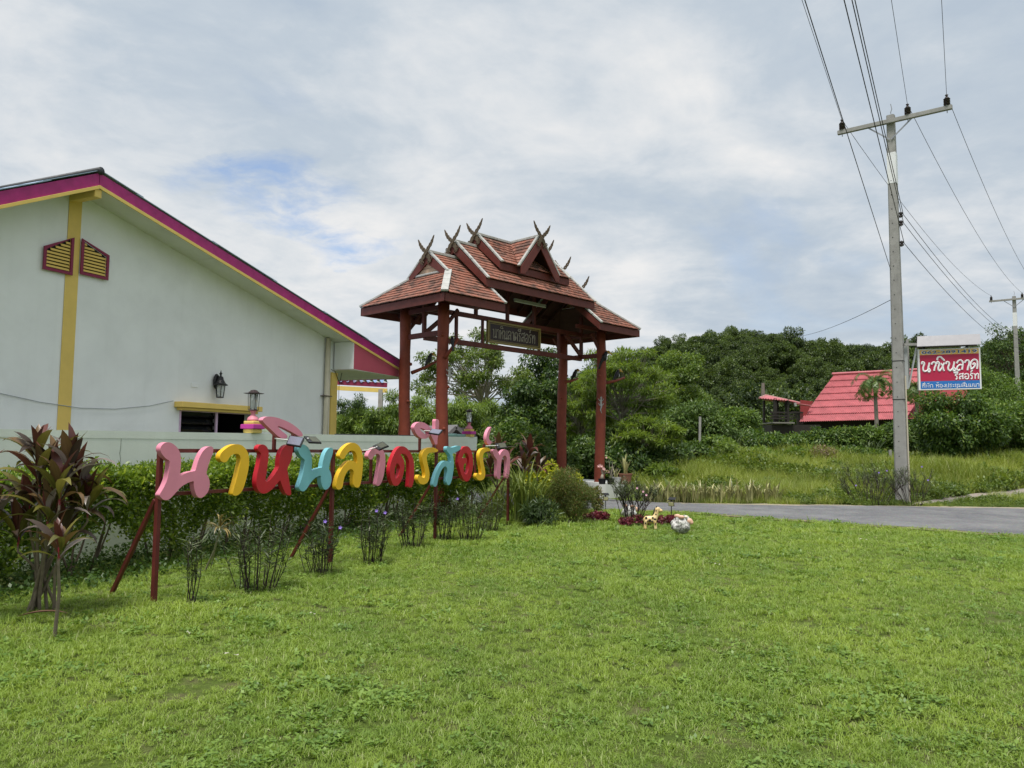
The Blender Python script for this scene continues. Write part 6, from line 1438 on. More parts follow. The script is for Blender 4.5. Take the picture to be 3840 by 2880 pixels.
twiggy('bare twiggy shrub left of the foot of the near power pole', gp(3270, 1893), 1.2, .95, 26, 121, ((3326, 1765, 20.4), (3296, 1772, 20.4), (3210, 1820, 20.4)), m_violet, 3)
twiggy('bare twiggy shrub right of the foot of the near power pole', gp(3430, 1895), 1.1, .75, 17, 122, ((3457, 1750, 20.6), (3480, 1800, 20.4)), m_violet, 3)
# yellowed dracaena with a leaning stem
dr = thing('dracaena', 'yellowing dracaena with a thin leaning stem below the yellow letter', 'plant', gp(772, 2135))
hd = Vector(at(825, 1985, 9.0)); g = G(); g.tube([gp(772, 2135), hd.lerp(Vector(gp(772, 2135)), .5) + Vector((.02, 0, 0)), hd], [.012, .010, .009], 6); g.tube([Vector(gp(790, 2130)), hd], .007, 5); obj('stem', g, M('pale_stem', (.30, .27, .20), .8), dr)
dm = strip_leaf(.26, .022, 1.5, pet=.02); dm.materials.append(broadleaf('dracaena_straw', (.16, .12, .03), (.36, .27, .10))); dm2 = strip_leaf(.24, .02, 2.2, pet=.02); dm2.materials.append(broadleaf('dracaena_green', (.06, .08, .02), (.17, .16, .05)))
rr = random.Random(4)
for k in range(34):
    o = bpy.data.objects.new('leaf', (dm, dm2)[k % 2]); COL.objects.link(o); o.parent = dr; o.matrix_local = Matrix.Translation(hd - dr.location) @ (Matrix.Rotation(rr.uniform(0, 6.28), 3, 'Z') @ Matrix.Rotation(-math.radians(rr.uniform(-25, 80)), 3, 'Y')).to_4x4()
# long-bladed lily clump and leafy undergrowth at the far end of the sign
def blades(label, name, base, n, H, W, seed, mat, wid=.025, cat='plant', group=None, droop=1.0):
    rr = random.Random(seed); b = Vector(base); t = thing(name, label, cat, b, 0, group)
    base_l = [strip_leaf(1.0, wid / H * 1.0, a, .3, 6, 1.6, .0) for a in (.5, .9, 1.5, 2.2)]
    for m_ in base_l: m_.materials.append(mat)
    for k in range(n):
        o = bpy.data.objects.new('leaf', rr.choice(base_l)); COL.objects.link(o); o.parent = t; q = W * math.sqrt(rr.random()); a = rr.uniform(0, 6.28); s = H * rr.uniform(.6, 1.1)
        o.matrix_local = Matrix.Translation((math.cos(a) * q * .6, math.sin(a) * q * .6, 0)) @ (Matrix.Rotation(a + rr.uniform(-.8, .8), 3, 'Z') @ Matrix.Rotation(-math.radians(rr.uniform(58, 88)), 3, 'Y')).to_4x4() @ Matrix.Diagonal((s, s, s, 1))
    return t
m_lily = broadleaf('lily_blade', (.085, .135, .022), (.24, .29, .055), .4, .35); m_sans = broadleaf('sansevieria_blade', (.12, .135, .050), (.42, .40, .17), .4, .2)
blades('clump of long light green blades at the foot of the last sign post', 'lily_clump', gp(1975, 1958), 190, 1.30, .55, 200, m_lily, .042)
blades('smaller clump of arching blades behind the last pink letter', 'lily_clump', gp(1865, 1940), 70, .85, .45, 201, m_lily, .04)
def leafshrub(name, label, base, R, n, L, W, mat, seed, cat='shrub', lowz=.0, group=None, shell=.65, up=.4, clumps=14, csz=.42, stem=True, droop=.05):
    rr = random.Random(seed); r = np.random.default_rng(seed); b = Vector(base); t = thing(name, label, cat, b, 0, group)
    C, S = crown_clumps((b.x, b.y, b.z + R[2]), R, clumps, min(R) * csz, rr, 1.0, low=-1)
    V, Q = leafcloud(C, S, n, L, W, droop=droop, shell=shell, up=up, r=r); V[:, 2] = np.maximum(V[:, 2], b.z + .01); obj('foliage', quads_mesh('foliage', V, Q), mat, t)
    if stem:
        g = G()
        for c in C[:7]: limb(g, b, c, .014, .005, .06, 4, 5, rr)
        obj('stems', g, m_bark, t)
    return t
leafshrub('dark_leafy_shrub', 'dark glossy low shrub at the foot of the long-bladed clump', gp(2025, 1970), (.36, .24, .22), 1500, .15, .022, leafmat('dark_glossy_leaf', (.024, .048, .018), (.065, .105, .034), None, .2), 210)
lf_red = leafmat('bottlebrush_leaf', (.060, .092, .022), (.150, .185, .045), (.26, .14, .07), .3, .5, patch=1.6, f3=.10)
leafshrub('rounded_shrub', 'rounded fine-leaved shrub with reddish tips in front of the third gate column', gp(2140, 1958), (.50, .46, .56), 26000, .055, .009, lf_red, 211, shell=.35, up=.05, clumps=44, csz=.42, droop=-.5)
leafshrub('yellow_hedge', 'bright yellow-green hedge plants behind the last letters, left of the third gate column', gp(2060, 1905), (.95, .4, .56), 6500, .085, .05, leafmat('yellow_leaf', (0.179, 0.224, 0.013), (0.403, 0.426, 0.034), None, .4), 212, clumps=26, csz=.5)
leafshrub('flowering_shrub', 'small reddish leafy shrub between the rounded shrub and the plinth', gp(2235, 1925), (.22, .22, .33), 900, .09, .03, leafmat('reddish_green_leaf', (0.059, 0.079, 0.026), (0.158, 0.158, 0.046), (0.264, 0.092, 0.079), .3), 213)
leafshrub('dry_leaf_shrub', 'tan dry-leaved shrub in front of the dark field shrubs', ground_pt(3090, 31), (.5, .4, .42), 900, .13, .035, leafmat('dry_leaf', (0.134, 0.095, 0.056), (0.314, 0.235, 0.146), None, .2), 214)
m_crim = leafmat('crimson_leaf', (0.078, 0.011, 0.020), (0.213, 0.029, 0.050), (0.314, 0.101, 0.112), .25, .45)
for px, py, rx, lab in ((2400, 1968, .44, 'crimson ground-cover patch behind the giraffe statue, left part'), (2490, 1966, .38, 'crimson ground-cover patch between the giraffe and sheep statues'), (2240, 1950, .27, 'small dark crimson ground-cover patch near the rounded shrub')):
    leafshrub('crimson_bed', lab, gp(px, py), (rx * 1.12, .24, .065), 1900, .05, .03, m_crim, int(px), 'plant', stem=False, group='crimson ground cover', clumps=20, csz=1.0)
# variegated sansevieria edging along the far side of the drive
xs_ = np.linspace(2435, 2905, 15)
for i, px in enumerate(xs_):
    b = gp(px, 1884 + (i % 3)); nm = ('nearest the plinth', 'second from the plinth', 'third from the plinth', 'fourth from the plinth', 'fifth from the plinth', 'sixth from the plinth', 'seventh from the plinth', 'eighth, in the middle', 'seventh from the right end', 'sixth from the right end', 'fifth from the right end', 'fourth from the right end', 'third from the right end', 'second from the right end', 'at the right end')[i]
    blades('striped sansevieria clump in the row beyond the drive, ' + nm, 'sansevieria', b, 22, .70, .26, 300 + i, m_sans, .055, 'plant', 'sansevieria edging row')
bl_ = strip_leaf(1.0, .26, .8, .2); bl_.materials.append(m_lily)
bn = thing('banana_plant', 'young banana plant with broad pale leaves behind the sansevieria row', 'plant', gp(2515, 1880))
for k, (az, el) in enumerate(((2.2, 72), (1.2, 60), (3.4, 50), (.2, 78))):
    o = bpy.data.objects.new('leaf', bl_); COL.objects.link(o); o.parent = bn; o.matrix_local = (Matrix.Rotation(az, 3, 'Z') @ Matrix.Rotation(-math.radians(el), 3, 'Y')).to_4x4() @ Matrix.Diagonal((.75, .75, .75, 1))
for px, Y, H, lab in ((2745, 33, 1.5, 'spiky dark pandanus left of the gazebo foot'), (3265, 32.5, 1.3, 'spiky pandanus in front of the palm trunk')):
    b = ground_pt(px, Y); blades(lab, 'pandanus', b, 46, H, .5, int(px), broadleaf('pandanus_blade_%d' % px, (.035, .06, .02), (.11, .15, .05)), .055, 'plant', 'pandanus plants')

# ================================================================ POTS, STATUES, GARDEN LAMPS, LITTER
m_potblack = M('black_pot', (.012, .012, .014), .45, .1); m_potwhite = M('white_pot', (.62, .62, .58), .6, .06, dirt=.2, dirtcol=(.4, .38, .3)); m_terra = M('terracotta', (.26, .12, .075), .8, .12, 8)
def pot(label, px, py, Y, r, h, mat, group='flower pots on the plinth'):
    p = Vector(at(px, py, Y)); p.z = .481; t = thing('flower_pot', label, 'pot', p, 0, group)
    g = G(); g.lathe((p.x, p.y, p.z), [(r * .74, 0), (r * .92, h * .9), (r, h * .9), (r * 1.02, h), (r * .9, h), (r * .86, h * .88), (.005, h * .86)], 18); obj('pot', g, mat, t, smooth=False)
    g = G(); g.lathe((p.x, p.y, p.z), [(r * .86, h * .85), (.002, h * .89)], 14); obj('soil', g, M('potting_soil', (.04, .03, .02), .9), t); return t, p
py_ = 1806
t, p = pot('small black flower pot with a pink desert rose, in front of the last gate column', 2258, py_, 21.55, .115, .15, m_potblack)
g = G(); m_caudex = M('desert_rose_bark', (.25, .22, .17), .8)
g.tube([p + Vector((0, 0, .13)), p + Vector((0, 0, .20)), p + Vector((.01, 0, .27))], [.06, .045, .03], 8)
for a, b in (((.01, 0, .25), (-.06, -.02, .50)), ((.01, 0, .26), (.07, -.02, .40)), ((.01, 0, .26), (.03, -.03, .44)), ((.0, 0, .26), (.13, .0, .33))): limb(g, p + Vector(a), p + Vector(b), .016, .009, .06)
obj('stem', g, m_caudex, t, smooth=True)
m_rose = M('desert_rose_petal', (.72, .42, .40), .5, .12)
for d in ((-.06, -.03, .52), (-.02, -.05, .50), (-.10, -.03, .50), (.03, -.05, .44), (.05, -.05, .42), (.14, -.02, .36), (.17, -.03, .34)): flower(t, p + Vector(d), m_rose, .042)
P_ = np.array([tuple(p + Vector((-.05, 0, .53))) for _ in range(9)]); r = np.random.default_rng(3); V, Q = leaf_quads(P_, unit(9, r), unit(9, r) + np.array([0, 0, 1]), .06, .022); obj('leaves', quads_mesh('leaves', V, Q), lf_mid, t)
t, p = pot('small black flower pot with a leggy bare-stemmed plant, right of the desert rose', 2290, py_, 21.5, .115, .15, m_potblack)
g = G()
for k, d in enumerate(((-.05, .0, .72), (.05, .02, .66), (.16, 0, .60), (.22, 0, .45), (.02, 0, .5))): limb(g, p + Vector((0, 0, .13)), p + Vector(d), .013, .006, .12, 6, 6)
obj('stem', g, m_caudex, t, smooth=True)
r = np.random.default_rng(5); pp = np.array([tuple(p + Vector(d)) for d in ((-.05, .0, .72), (.05, .02, .66), (.16, 0, .60), (.22, 0, .45)) for _ in range(6)] + [tuple(p + Vector((-.06, -.03, .20 + .02 * k))) for k in range(14)])
V, Q = leaf_quads(pp, unit(len(pp), r) + np.array([0, 0, .5]), unit(len(pp), r) + np.array([0, 0, 1]), .10, .05); obj('leaves', quads_mesh('leaves', V, Q), lf_light, t); flower(t, p + Vector((-.12, -.02, .74)), m_rose, .03)
t, p = pot('square white flower pot with short striped blades, third on the plinth', 2313, py_, 21.75, .13, .19, m_potwhite)
def pot_blades(t, p, n, H, z, seed):
    rr = random.Random(seed); me = strip_leaf(1.0, .09, .35, .3, 6, 1.2, .0); me.materials.append(m_sans)
    for k in range(n):
        o = bpy.data.objects.new('leaf', me); COL.objects.link(o); o.parent = t; s = H * rr.uniform(.6, 1.1); o.matrix_local = Matrix.Translation((rr.uniform(-.05, .05), rr.uniform(-.05, .05), z)) @ (Matrix.Rotation(rr.uniform(0, 6.28), 3, 'Z') @ Matrix.Rotation(-math.radians(rr.uniform(58, 86)), 3, 'Y')).to_4x4() @ Matrix.Diagonal((s, s, s, 1))
pot_blades(t, p, 12, .36, .16, 7)
t, p = pot('large terracotta planter with tall striped sansevieria at the right end of the plinth', 2345, py_, 21.8, .20, .29, m_terra)
pot_blades(t, p, 15, .62, .25, 8)

# statues (garden ornaments): one continuous body each
def blob(name, balls, mat, parent, voxel=.012, smooth=6):
    g = G()
    for b in balls:
        if isinstance(b[1], list): g.tube(b[0], b[1], 12)
        else: g.ball(b[0], b[1], 14)
    o = obj(name, g, mat, parent, world=False, smooth=True)
    m = o.modifiers.new('remesh', 'REMESH'); m.mode = 'VOXEL'; m.voxel_size = voxel; m.use_smooth_shade = True
    s = o.modifiers.new('smooth', 'SMOOTH'); s.factor = .5; s.iterations = smooth; return o
def gloss_statue(name, c, c2, rough=.4): return M(name, c, rough, .12, 10, .001, 60, .45, col2=c2, objspace=True)
gi = thing('giraffe_statue', 'small yellow giraffe garden statue with black spots on the lawn', 'statue', gp(2438, 1984), math.radians(-6))
blob('body', [((0, 0, .175), (.12, .068, .074)), ((-.06, 0, .18), (.065, .062, .065)), ((.07, 0, .185), (.062, .06, .068)), ([(.085, 0, .20), (.115, 0, .28), (.13, 0, .345)], [.060, .044, .042]), ((.138, 0, .368), (.052, .044, .046)), ((.195, 0, .345), (.042, .034, .032)), ((.165, 0, .375), (.03, .03, .03)),
             *[([(x, y, .16), (x + dx, y, .08), (x + dx * 1.2, y, .0)], [.036, .028, .032]) for x, y, dx in ((-.075, .034, -.015), (-.075, -.034, -.015), (.08, .034, .015), (.08, -.034, .015))], ((-.115, 0, .17), (.02, .018, .035))], gloss_statue('giraffe_paint', (.66, .42, .13), (.76, .62, .36)), gi, .010, 5)
m_spot = M('black_spot', (.025, .022, .02), .4, .1)
rr = random.Random(2)
for x, z, s in ((-.075, .21, .019), (-.01, .165, .022), (.045, .215, .015), (.085, .185, .019), (.105, .275, .013), (-.09, .115, .013), (.095, .105, .012), (.11, .345, .010), (.035, .145, .014), (-.05, .15, .011)):
    yy = -.062 * math.sqrt(max(.05, 1 - (x / .135) ** 2)) if z < .24 else -.034
    if z < .13: yy = -.062
    g = G(); g.ball((x, yy - .006, z), (s * 1.2, .010, s * 1.3), 10); obj('spot', g, m_spot, gi, world=False, smooth=True)
for y in (-.028, .028): g = G(); g.ball((.162, y, .385), (.014, .010, .016), 10); obj('eye', g, M('statue_eye', (.62, .52, .34), .3), gi, world=False, smooth=True)
g = G(); g.tube([(.098, 0, .40), (.082, 0, .345), (.070, 0, .29), (.045, 0, .245)], [.010, .016, .014, .008], 6); obj('mane', g, m_spot, gi, world=False, smooth=True)
for y in (-.02, .02): g = G(); g.tube([(.125, y, .395), (.122, y * 1.2, .425)], [.008, .010], 6); obj('horn', g, m_spot, gi, world=False, smooth=True)
def wool():
    m = bpy.data.materials.new('weathered_wool'); m.use_nodes = True; t = m.node_tree; p = t.nodes['Principled BSDF']; p.inputs['Roughness'].default_value = .85
    pos = N(t, 'ShaderNodeTexCoord').outputs['Object']; a = noise(t, pos, 11, 8, .72, .8); b = noise(t, pos, 45, 5, .7)
    k = math_node(t, 'ADD', math_node(t, 'MULTIPLY', a, .72), math_node(t, 'MULTIPLY', b, .30))
    c = mixc(t, ramp(t, k, [(.47, 0.0), (.60, .95)]), (.66, .65, .62), (.045, .046, .038)); lk(t, c, p.inputs['Base Color'])
    bp = N(t, 'ShaderNodeBump'); bp.inputs['Distance'].default_value = .015; lk(t, b, bp.inputs['Height']); lk(t, bp.outputs[0], p.inputs['Normal']); return m
m_wool = wool(); m_face = gloss_statue('sheep_face_pink', (.58, .33, .22), (.66, .42, .30))
def sheep(label, loc, rz, sc, seed):
    t = thing('sheep_statue', label, 'statue', loc, rz, 'sheep statues'); rr = random.Random(seed); bs = [((0, 0, .12 * sc), (.165 * sc, .14 * sc, .13 * sc))]
    for k in range(26):
        a = rr.uniform(0, 6.28); e = rr.uniform(-.1, 1.4); bs.append(((.135 * sc * math.cos(a) * math.cos(e), .115 * sc * math.sin(a) * math.cos(e), .11 * sc + .12 * sc * math.sin(e)), .055 * sc))
    bs += [((.07 * sc, 0, .24 * sc), (.085 * sc, .08 * sc, .075 * sc))]
    blob('body', bs, m_wool, t, .012 * sc, 3)
    blob('face', [((.135 * sc, -.01, .215 * sc), (.075 * sc, .055 * sc, .055 * sc)), ((.185 * sc, -.01, .19 * sc), (.035 * sc, .042 * sc, .035 * sc))], m_face, t, .010 * sc, 4)
    for y in (-1, 1): g = G(); g.ball((.03 * sc - .05 * sc * (y > 0) * 2, y * .085 * sc - .02, .285 * sc), (.06 * sc, .028 * sc, .032 * sc), 10); obj('ear', g, m_face, t, world=False, smooth=True)
    for y in (-.026, .022): g = G(); g.ball((.105 * sc, y * sc - .04 * sc, .285 * sc), (.026 * sc, .022 * sc, .024 * sc), 10); obj('eye', g, M('sheep_eye', (.70, .64, .48), .35), t, world=False, smooth=True)
    return t
sheep('weathered white sheep statue with a pink snout on the lawn, right of the giraffe', gp(2553, 2000), math.radians(-25), 1.05, 3)
sheep('mossy white sheep statue half hidden behind the giraffe statue', gp(2360, 1945), math.radians(10), .95, 4)

# solar garden lamps on stakes
def stake_lamp(label, px, py, s, rz):
    b = Vector(gp(px, py)); t = thing('garden_lamp', label, 'lamp', b, rz, 'solar garden lamps')
    def add(nm, g, m, **k): return obj(nm, g, m, t, world=False, **k)
    g = G(); g.tube([(0, 0, -.05), (0, .0, .22 * s)], .010, 6); add('stake', g, m_black)
    R = Matrix.Rotation(math.radians(18), 3, 'X')
    g = G(); g.box((0, -.01, .27 * s), (.125 * s, .025, .10 * s), R); add('lamp_head', g, m_black, bevel=.004)
    g = G(); g.box((0, -.026, .268 * s), (.105 * s, .006, .08 * s), R); add('lens', g, M('pale_lens', (.70, .62, .42), .3, .04))
    g = G(); g.box((.01, .02, .375 * s), (.15 * s, .11 * s, .014), Matrix.Rotation(math.radians(24), 3, 'X')); add('solar_panel', g, m_black)
    g = G(); g.bar((0, .0, .30 * s), (0, .015, .37 * s), .03); add('bracket', g, m_black); return t
stake_lamp('solar garden lamp on a stake facing the camera, below the white plinth', 2271, 1912, 1.0, math.radians(8))
stake_lamp('tilted solar garden lamp on a stake at the edge of the drive behind the giraffe', 2518, 1938, 1.05, math.radians(-28))

# hornbill ornaments on the gate's perches, geckos on the columns
m_birdb = M('bird_black', (.014, .014, .016), .4, .15); m_birdw = M('bird_white', (.62, .62, .60), .5, .06); m_beak = M('beak_yellow', (.52, .33, .08), .4, .1)
def hornbill(label, p, rz, sc):
    t = thing('hornbill_figure', label, 'bird figure', p, rz, 'hornbill figures on the gateway')
    blob('body', [((0, 0, .10 * sc), (.06 * sc, .05 * sc, .085 * sc)), ((.03 * sc, 0, .19 * sc), (.042 * sc, .038 * sc, .045 * sc)), ([(-.03 * sc, 0, .08 * sc), (-.09 * sc, 0, -.04 * sc), (-.13 * sc, 0, -.16 * sc)], [.04 * sc, .028 * sc, .02 * sc]), ([(.01 * sc, 0, .1 * sc), (.02 * sc, 0, .17 * sc)], [.045 * sc, .035 * sc])], m_birdb, t, .010 * sc, 3)
    g = G(); g.ball((.035 * sc, 0, .085 * sc), (.032 * sc, .034 * sc, .055 * sc), 10); obj('white_breast', g, m_birdw, t, world=False, smooth=True)
    g = G(); g.tube([(.06 * sc, 0, .20 * sc), (.12 * sc, 0, .195 * sc), (.17 * sc, 0, .16 * sc)], [.026 * sc, .02 * sc, .004], 8); g.tube([(.045 * sc, 0, .225 * sc), (.09 * sc, 0, .235 * sc), (.125 * sc, 0, .22 * sc)], [.018 * sc, .016 * sc, .004], 6); obj('beak', g, m_beak, t, world=False, smooth=True)
    return t
def perch_pos(i, f): a, b = PERCH[i]; return GO + Rg @ (a.lerp(b, f) + Vector((0, 0, .035)))
hornbill('hornbill figure on the perch of the leftmost gate column', perch_pos(0, .72), .6, 1.15)
hornbill('hornbill figure on the steep perch of the second gate column', perch_pos(1, .55), 1.8, 1.0)
hornbill('hornbill figure on the short perch of the third gate column', perch_pos(2, .75), -.3, 1.2)
hornbill('hornbill figure on the outer perch of the last gate column', perch_pos(3, .6), .3, 1.2)
hornbill('hornbill figure with white belly at the top of the last gate column, under the beam', GO + Rg @ Vector((PX - .05, -PY - .20, 4.03)), -.1, 1.35)
m_gecko = M('grey_gecko', (.34, .34, .33), .7, .2, 20, objspace=True)
def gecko(label, col, yy, z0, z1, side):
    base = Vector((col[0] * PX, col[1] * PY, 0)); cl_ = cam_l - base; cl_.z = 0; d = cl_.normalized(); s = Vector((-d.y, d.x, 0)); p0 = base + d * .145 + s * side
    t = thing('gecko_figure', label, 'lizard figure', GO + Rg @ Vector((p0.x, p0.y, z0)), 0, 'gecko figures on the gateway'); L = z1 - z0; W = lambda u, v, o=.012: Rg @ (s * u + d * o) + Vector((0, 0, v))
    blob('body', [([W(.02, .0), W(-.015, L * .2), W(.012, L * .42), W(0, L * .6), W(.0, L * .85)], [.008, .018, .026, .030, .026]), (W(.005, L * .94), (.034, .034, .045)), *[([W(0, L * a), W(sx * .05, L * (a + .06)), W(sx * .075, L * (a + .16))], [.014, .012, .014]) for a in (.46, .74) for sx in (-1, 1)]], m_gecko, t, .009, 2); return t
gecko('pale grey gecko figure climbing the last gate column', (1, -1), 0, 2.50, 2.98, .02)
gecko('pale grey gecko figure on the right side of the second gate column', (-1, -1), 0, 2.95, 3.38, .155)

# litter and fallen leaves on the lawn
m_scrap = M('pale_scrap', (.42, .40, .32), .7, .1)
for px, py, w, h, lab in ((2690, 2123, .07, .03, 'pale scrap of litter on the lawn right of the statues'), (3238, 2028, .12, .03, 'pale scrap of litter far right near the drive'), (706, 2385, .03, .02, 'tiny white scrap on the lawn at the left'), (868, 2468, .10, .008, 'thin straw-coloured stalk on the lawn at the left'), (1172, 2312, .05, .015, 'pale scrap in the dark weed patch below the sign')):
    b = Vector(gp(px, py)); g = G(); n = 5; vs = []; fs = []
    for i in range(n + 1): t_ = i / n; vs += [(b.x + (t_ - .5) * w, b.y - h / 2, .03 + .008 * math.sin(t_ * 5)), (b.x + (t_ - .5) * w, b.y + h / 2, .032 + .008 * math.sin(t_ * 5 + 1))]
    for i in range(n): fs.append((2 * i, 2 * i + 2, 2 * i + 3, 2 * i + 1))
    g.add(vs, fs); o = obj('litter', g, m_scrap, loc=b); setp(o, lab, 'litter', 'litter on the lawn')
me = strip_leaf(.42, .05, .5, .5, 7, .5, .05); me.materials.append(broadleaf('dead_brown_leaf', (.06, .028, .018), (.13, .06, .035), .7, .05))
o = bpy.data.objects.new('dead_leaf', me); COL.objects.link(o); q = gp(60, 2335); o.location = (q[0], q[1], .05); o.rotation_euler = (0, math.radians(-3), .15); setp(o, 'curled dead brown leaf on the lawn in front of the cordyline clump', 'leaf')

# ================================================================ GRASS
def tuft(n, H, W, spread, seed, wid, lean=.6, seg=2):
    r = np.random.default_rng(seed); V = []; Q = []
    for k in range(n):
        a = r.uniform(0, 6.28); q = spread * math.sqrt(r.random()); x, y = q * math.cos(a), q * math.sin(a); h = H * r.uniform(.55, 1.15); az = r.uniform(0, 6.28); ln = lean * r.uniform(.3, 1.2)
        dx, dy = math.cos(az), math.sin(az); sx, sy = -dy, dx; w = wid * r.uniform(.7, 1.3); b = len(V)
        for i in range(seg + 1):
            t = i / seg; ww = w * (1 - t * .85) / 2; hx = h * ln * t * t; hz = h * (t - .25 * ln * t * t)
            V += [(x + dx * hx + sx * ww, y + dy * hx + sy * ww, hz), (x + dx * hx - sx * ww, y + dy * hx - sy * ww, hz)]
        for i in range(seg): Q.append((b + 2 * i, b + 2 * i + 1, b + 2 * i + 3, b + 2 * i + 2))
    return quads_mesh('tuft', np.array(V), np.array(Q))
def grassmat(name, c1, c2, c3, c4, ps=.5, trans=.35):
    m = bpy.data.materials.new(name); m.use_nodes = True; t = m.node_tree; p = t.nodes['Principled BSDF']; out = t.nodes['Material Output']
    geo = N(t, 'ShaderNodeNewGeometry'); oi = N(t, 'ShaderNodeObjectInfo'); pos = geo.outputs['Position']
    a = noise(t, pos, ps, 5, .6); b = noise(t, pos, ps * 4.3, 4, .6)
    f = math_node(t, 'ADD', math_node(t, 'MULTIPLY', a, .75), math_node(t, 'MULTIPLY', b, .35))
    c = mixc(t, ramp(t, f, [(.42, 0.0), (.66, 1.0)]), c1, c2)
    c = mixc(t, math_node(t, 'MULTIPLY', oi.outputs['Random'], .45), c, c3)
    r2 = math_node(t, 'FRACT', math_node(t, 'MULTIPLY', math_node(t, 'ADD', geo.outputs['Random Per Island'], oi.outputs['Random']), 7.77))
    c = mixc(t, ramp(t, r2, [(.90, 0.0), (.95, .8)]), c, c4)
    lk(t, c, p.inputs['Base Color']); p.inputs['Roughness'].default_value = .5; p.inputs['Specular IOR Level'].default_value = .35
    tr = N(t, 'ShaderNodeBsdfTranslucent'); lk(t, mixc(t, 1.0, c, (1.4, 1.35, .8), 'MULTIPLY'), tr.inputs[0]); mx = N(t, 'ShaderNodeMixShader'); mx.inputs[0].default_value = trans
    lk(t, p.outputs[0], mx.inputs[1]); lk(t, tr.outputs[0], mx.inputs[2]); lk(t, mx.outputs[0], out.inputs[0]); return m
m_lawn = grassmat('lawn_blade', (.150, .255, .040), (.310, .415, .062), (.21, .31, .055), (.45, .48, .24))
NE = np.array(NEAR); near_x = NE[::-1, 0]; near_y = NE[::-1, 1]
def on_lawn(x, y):
    o = x * NX + y * NY; lim = np.interp(x, near_x, near_y)
    return (o > -8.2) & (y < lim - .05 + .1 * np.sin(x * 5))
r = np.random.default_rng(50)
def lawn_pts(y0, y1, dens):
    w = .70 * y1 + .6; A = 2 * w * (y1 - y0); n = int(A * dens); x = r.uniform(-w, w, n); y = r.uniform(y0, y1, n); k = on_lawn(x, y) & (np.abs(x) < .70 * y + .6); return np.stack([x[k], y[k]], 1)
bands = [lawn_pts(a, b, d) for a, b, d in ((2.3, 4.2, 900), (4.2, 6.5, 560), (6.5, 10, 300), (10, 14, 170), (14, 19.5, 100))]
sclb = [(.80,), (.92,), (1.1,), (1.35,), (1.7,)]
P = np.concatenate(bands); S = np.concatenate([np.full(len(b), s[0]) for b, s in zip(bands, sclb)])
patch = np.sin(P[:, 0] * 1.7 + 2 * np.sin(P[:, 1] * .9)) * np.sin(P[:, 1] * 1.3 + P[:, 0] * .5)
def vnoise(x, y, sc, seed):
    g_ = np.random.default_rng(seed).random((64, 64)); u = x * sc; v = y * sc; i = np.floor(u).astype(int); j = np.floor(v).astype(int); a = sstep(u - i); b = sstep(v - j)
    q = lambda p, w: g_[p % 64, w % 64]
    return (q(i, j) * (1 - a) + q(i + 1, j) * a) * (1 - b) + (q(i, j + 1) * (1 - a) + q(i + 1, j + 1) * a) * b
bare = .6 * vnoise(P[:, 0], P[:, 1], 1.6, 1) + .4 * vnoise(P[:, 0], P[:, 1], 5.7, 2); thin_ = np.clip((bare - .74) / .12, 0, 1)
keep = r.random(len(P)) > thin_ * .6; P = P[keep]; S = S[keep]; patch = patch[keep]; thin_ = thin_[keep]
rough_ = np.clip((vnoise(P[:, 0], P[:, 1], .8, 5) * .6 + vnoise(P[:, 0], P[:, 1], 2.3, 6) * .4 - .55) / .2, 0, 1)
S = S * (.75 + .45 * r.random(len(P))) * (1 + .12 * patch) * (1 - .4 * thin_) * (1 + .25 * rough_)
n = len(P); Z = gz(P[:, 0], P[:, 1]) - .012
protos = [(tuft(18, .032, 0, .040, 500 + i, .0058, 1.3), m_lawn) for i in range(5)] + [(tuft(9, .075, 0, .03, 520 + i, .006, 1.1), m_lawn) for i in range(2)] + [(tuft(16, .036, 0, .045, 530, .010, 1.4), m_lawn)]
idx = r.choice(8, n, p=[.17, .17, .17, .17, .17, .035, .035, .08])
idx = np.where((r.random(n) < .10 * rough_), r.integers(5, 8, n), idx)
lf_clover = leafmat('lawn_weed_leaf', (.110, .200, .040), (.21, .32, .06), None, .3, patch=2.0)
for i in range(3):
    rw = np.random.default_rng(720 + i); m_ = 26; V, Q = leaf_quads(np.column_stack([rw.normal(0, .035, m_), rw.normal(0, .035, m_), .006 + .022 * rw.random(m_)]), unit(m_, rw) * np.array([1, 1, .35]), unit(m_, rw) * .35 + np.array([0, 0, 1]), .034, .022); protos.append((quads_mesh('weed', V, Q), lf_clover))
wm = np.clip((.55 * vnoise(P[:, 0], P[:, 1], .9, 31) + .45 * vnoise(P[:, 0], P[:, 1], 3.1, 32) - .63) / .14, 0, 1); isw = r.random(n) < .012 + .13 * wm
idx = np.where(isw, r.integers(8, 11, n), idx); S = np.where(isw, np.clip(S, .8, 1.8), S)
scatter('lawn_grass', 'short bright green lawn grass filling the foreground', 'grass', np.column_stack([P, Z]), np.stack([S, S, S * (.8 + .4 * r.random(n))], 1), np.stack([r.normal(0, .12, n), r.normal(0, .12, n), r.random(n) * 6.28], 1), idx, protos)
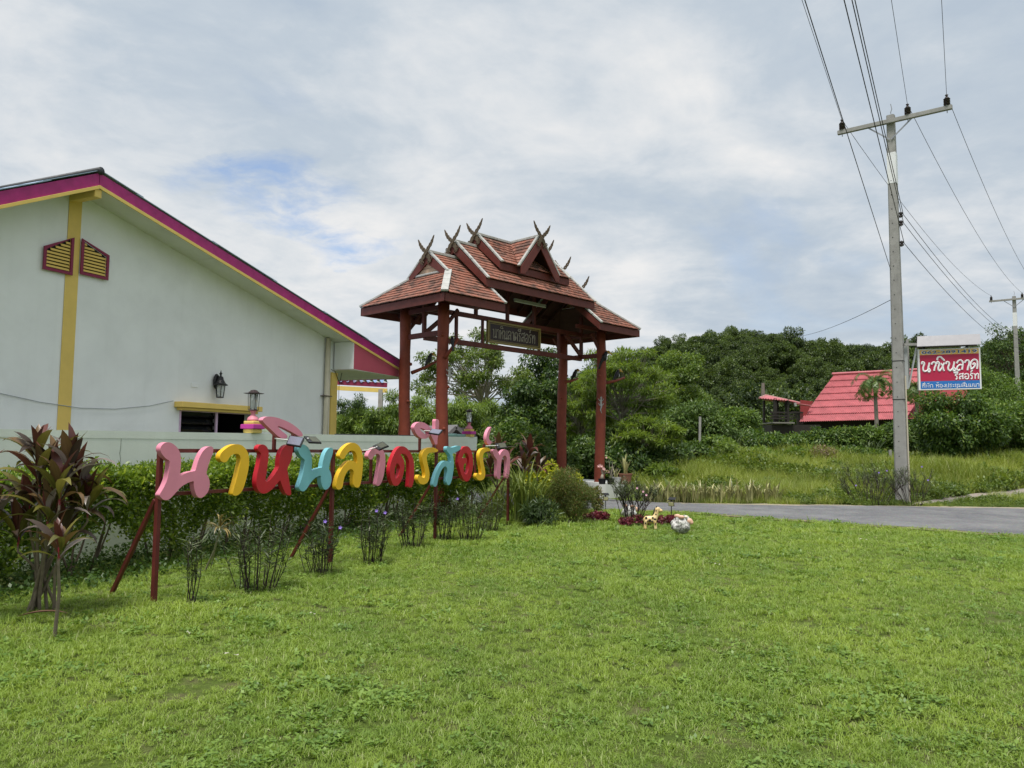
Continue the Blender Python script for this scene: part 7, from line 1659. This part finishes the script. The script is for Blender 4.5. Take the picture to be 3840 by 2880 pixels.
# rough field beyond the drive
m_field = grassmat('field_blade', (.15, .21, .036), (.31, .37, .065), (.24, .29, .06), (.44, .42, .22), .35)
r = np.random.default_rng(51); F_ = []
far_x = np.array(FAR)[::-1, 0]; far_y = np.array(FAR)[::-1, 1]
n = 60000; x = r.uniform(-2, 34, n); y = r.uniform(20.6, 38, n); k = (y > np.interp(x, far_x, far_y) + .42 + .15 * np.sin(x * 3.1)) & (x < .72 * y + 1) & (x > 3.6 + .12 * (y - 21))
# keep the gravel path and the plinth free
pa = np.array([tuple(a) for a in PATH_A]); pb = np.array([tuple(b) for b in PATH_B])
k &= ~((x > pa[0, 0]) & (y > np.interp(x, pa[:, 0], pa[:, 1]) - .05) & (y < np.interp(x, pb[:, 0], pb[:, 1]) + .05))
lx = (x - GO.x) * math.sin(GA) + (y - GO.y) * math.cos(GA); ly = -((x - GO.x) * math.cos(GA) - (y - GO.y) * math.sin(GA)); k &= ~((lx > 2.8) & (lx < 4.2) & (abs(ly) < 1.1))
x, y = x[k], y[k]; n = len(x); S = (.8 + .7 * r.random(n)) * np.interp(y, [20.6, 23, 28], [.35, .8, 1.15]) * (1 + .35 * np.sin(x * .9) * np.sin(y * .8 + x * .3))
wn = .6 * vnoise(x, y, .45, 21) + .4 * vnoise(x, y, 1.5, 22); weedy = np.clip((wn - .47) / .12, 0, 1) * np.interp(y, [20.6, 24, 30], [1, .8, .35])
S *= 1 - .35 * weedy
protos = [(tuft(16, .42, 0, .12, 600 + i, .014, .7, 3), m_field) for i in range(4)] + [(tuft(22, .20, 0, .18, 610 + i, .030, 1.2, 2), m_field) for i in range(2)]
lf_weed = leafmat('field_weed_leaf', (.060, .105, .018), (.150, .215, .036), (.22, .27, .06), .35, patch=.8)
for i in range(3):
    rw = np.random.default_rng(700 + i); C_ = rw.normal(0, .14, (7, 3)); C_[:, 2] = .10 + .16 * rw.random(7); V, Q = leafcloud(C_, np.full(7, .13), 130, .085, .05, droop=.1, shell=.3, up=.7, r=rw); protos.append((quads_mesh('weed', V, Q), lf_weed))
idf = np.where(r.random(n) < weedy * .75, r.integers(6, 9, n), r.choice(6, n, p=[.17, .17, .17, .17, .16, .16]))
scatter('field_grass', 'tall rough pale green grass in the field beyond the drive', 'grass', np.column_stack([x, y, gz(x, y) - .03]), np.stack([S, S, S], 1), np.stack([r.normal(0, .1, n), r.normal(0, .1, n), r.random(n) * 6.28], 1), idf, protos)
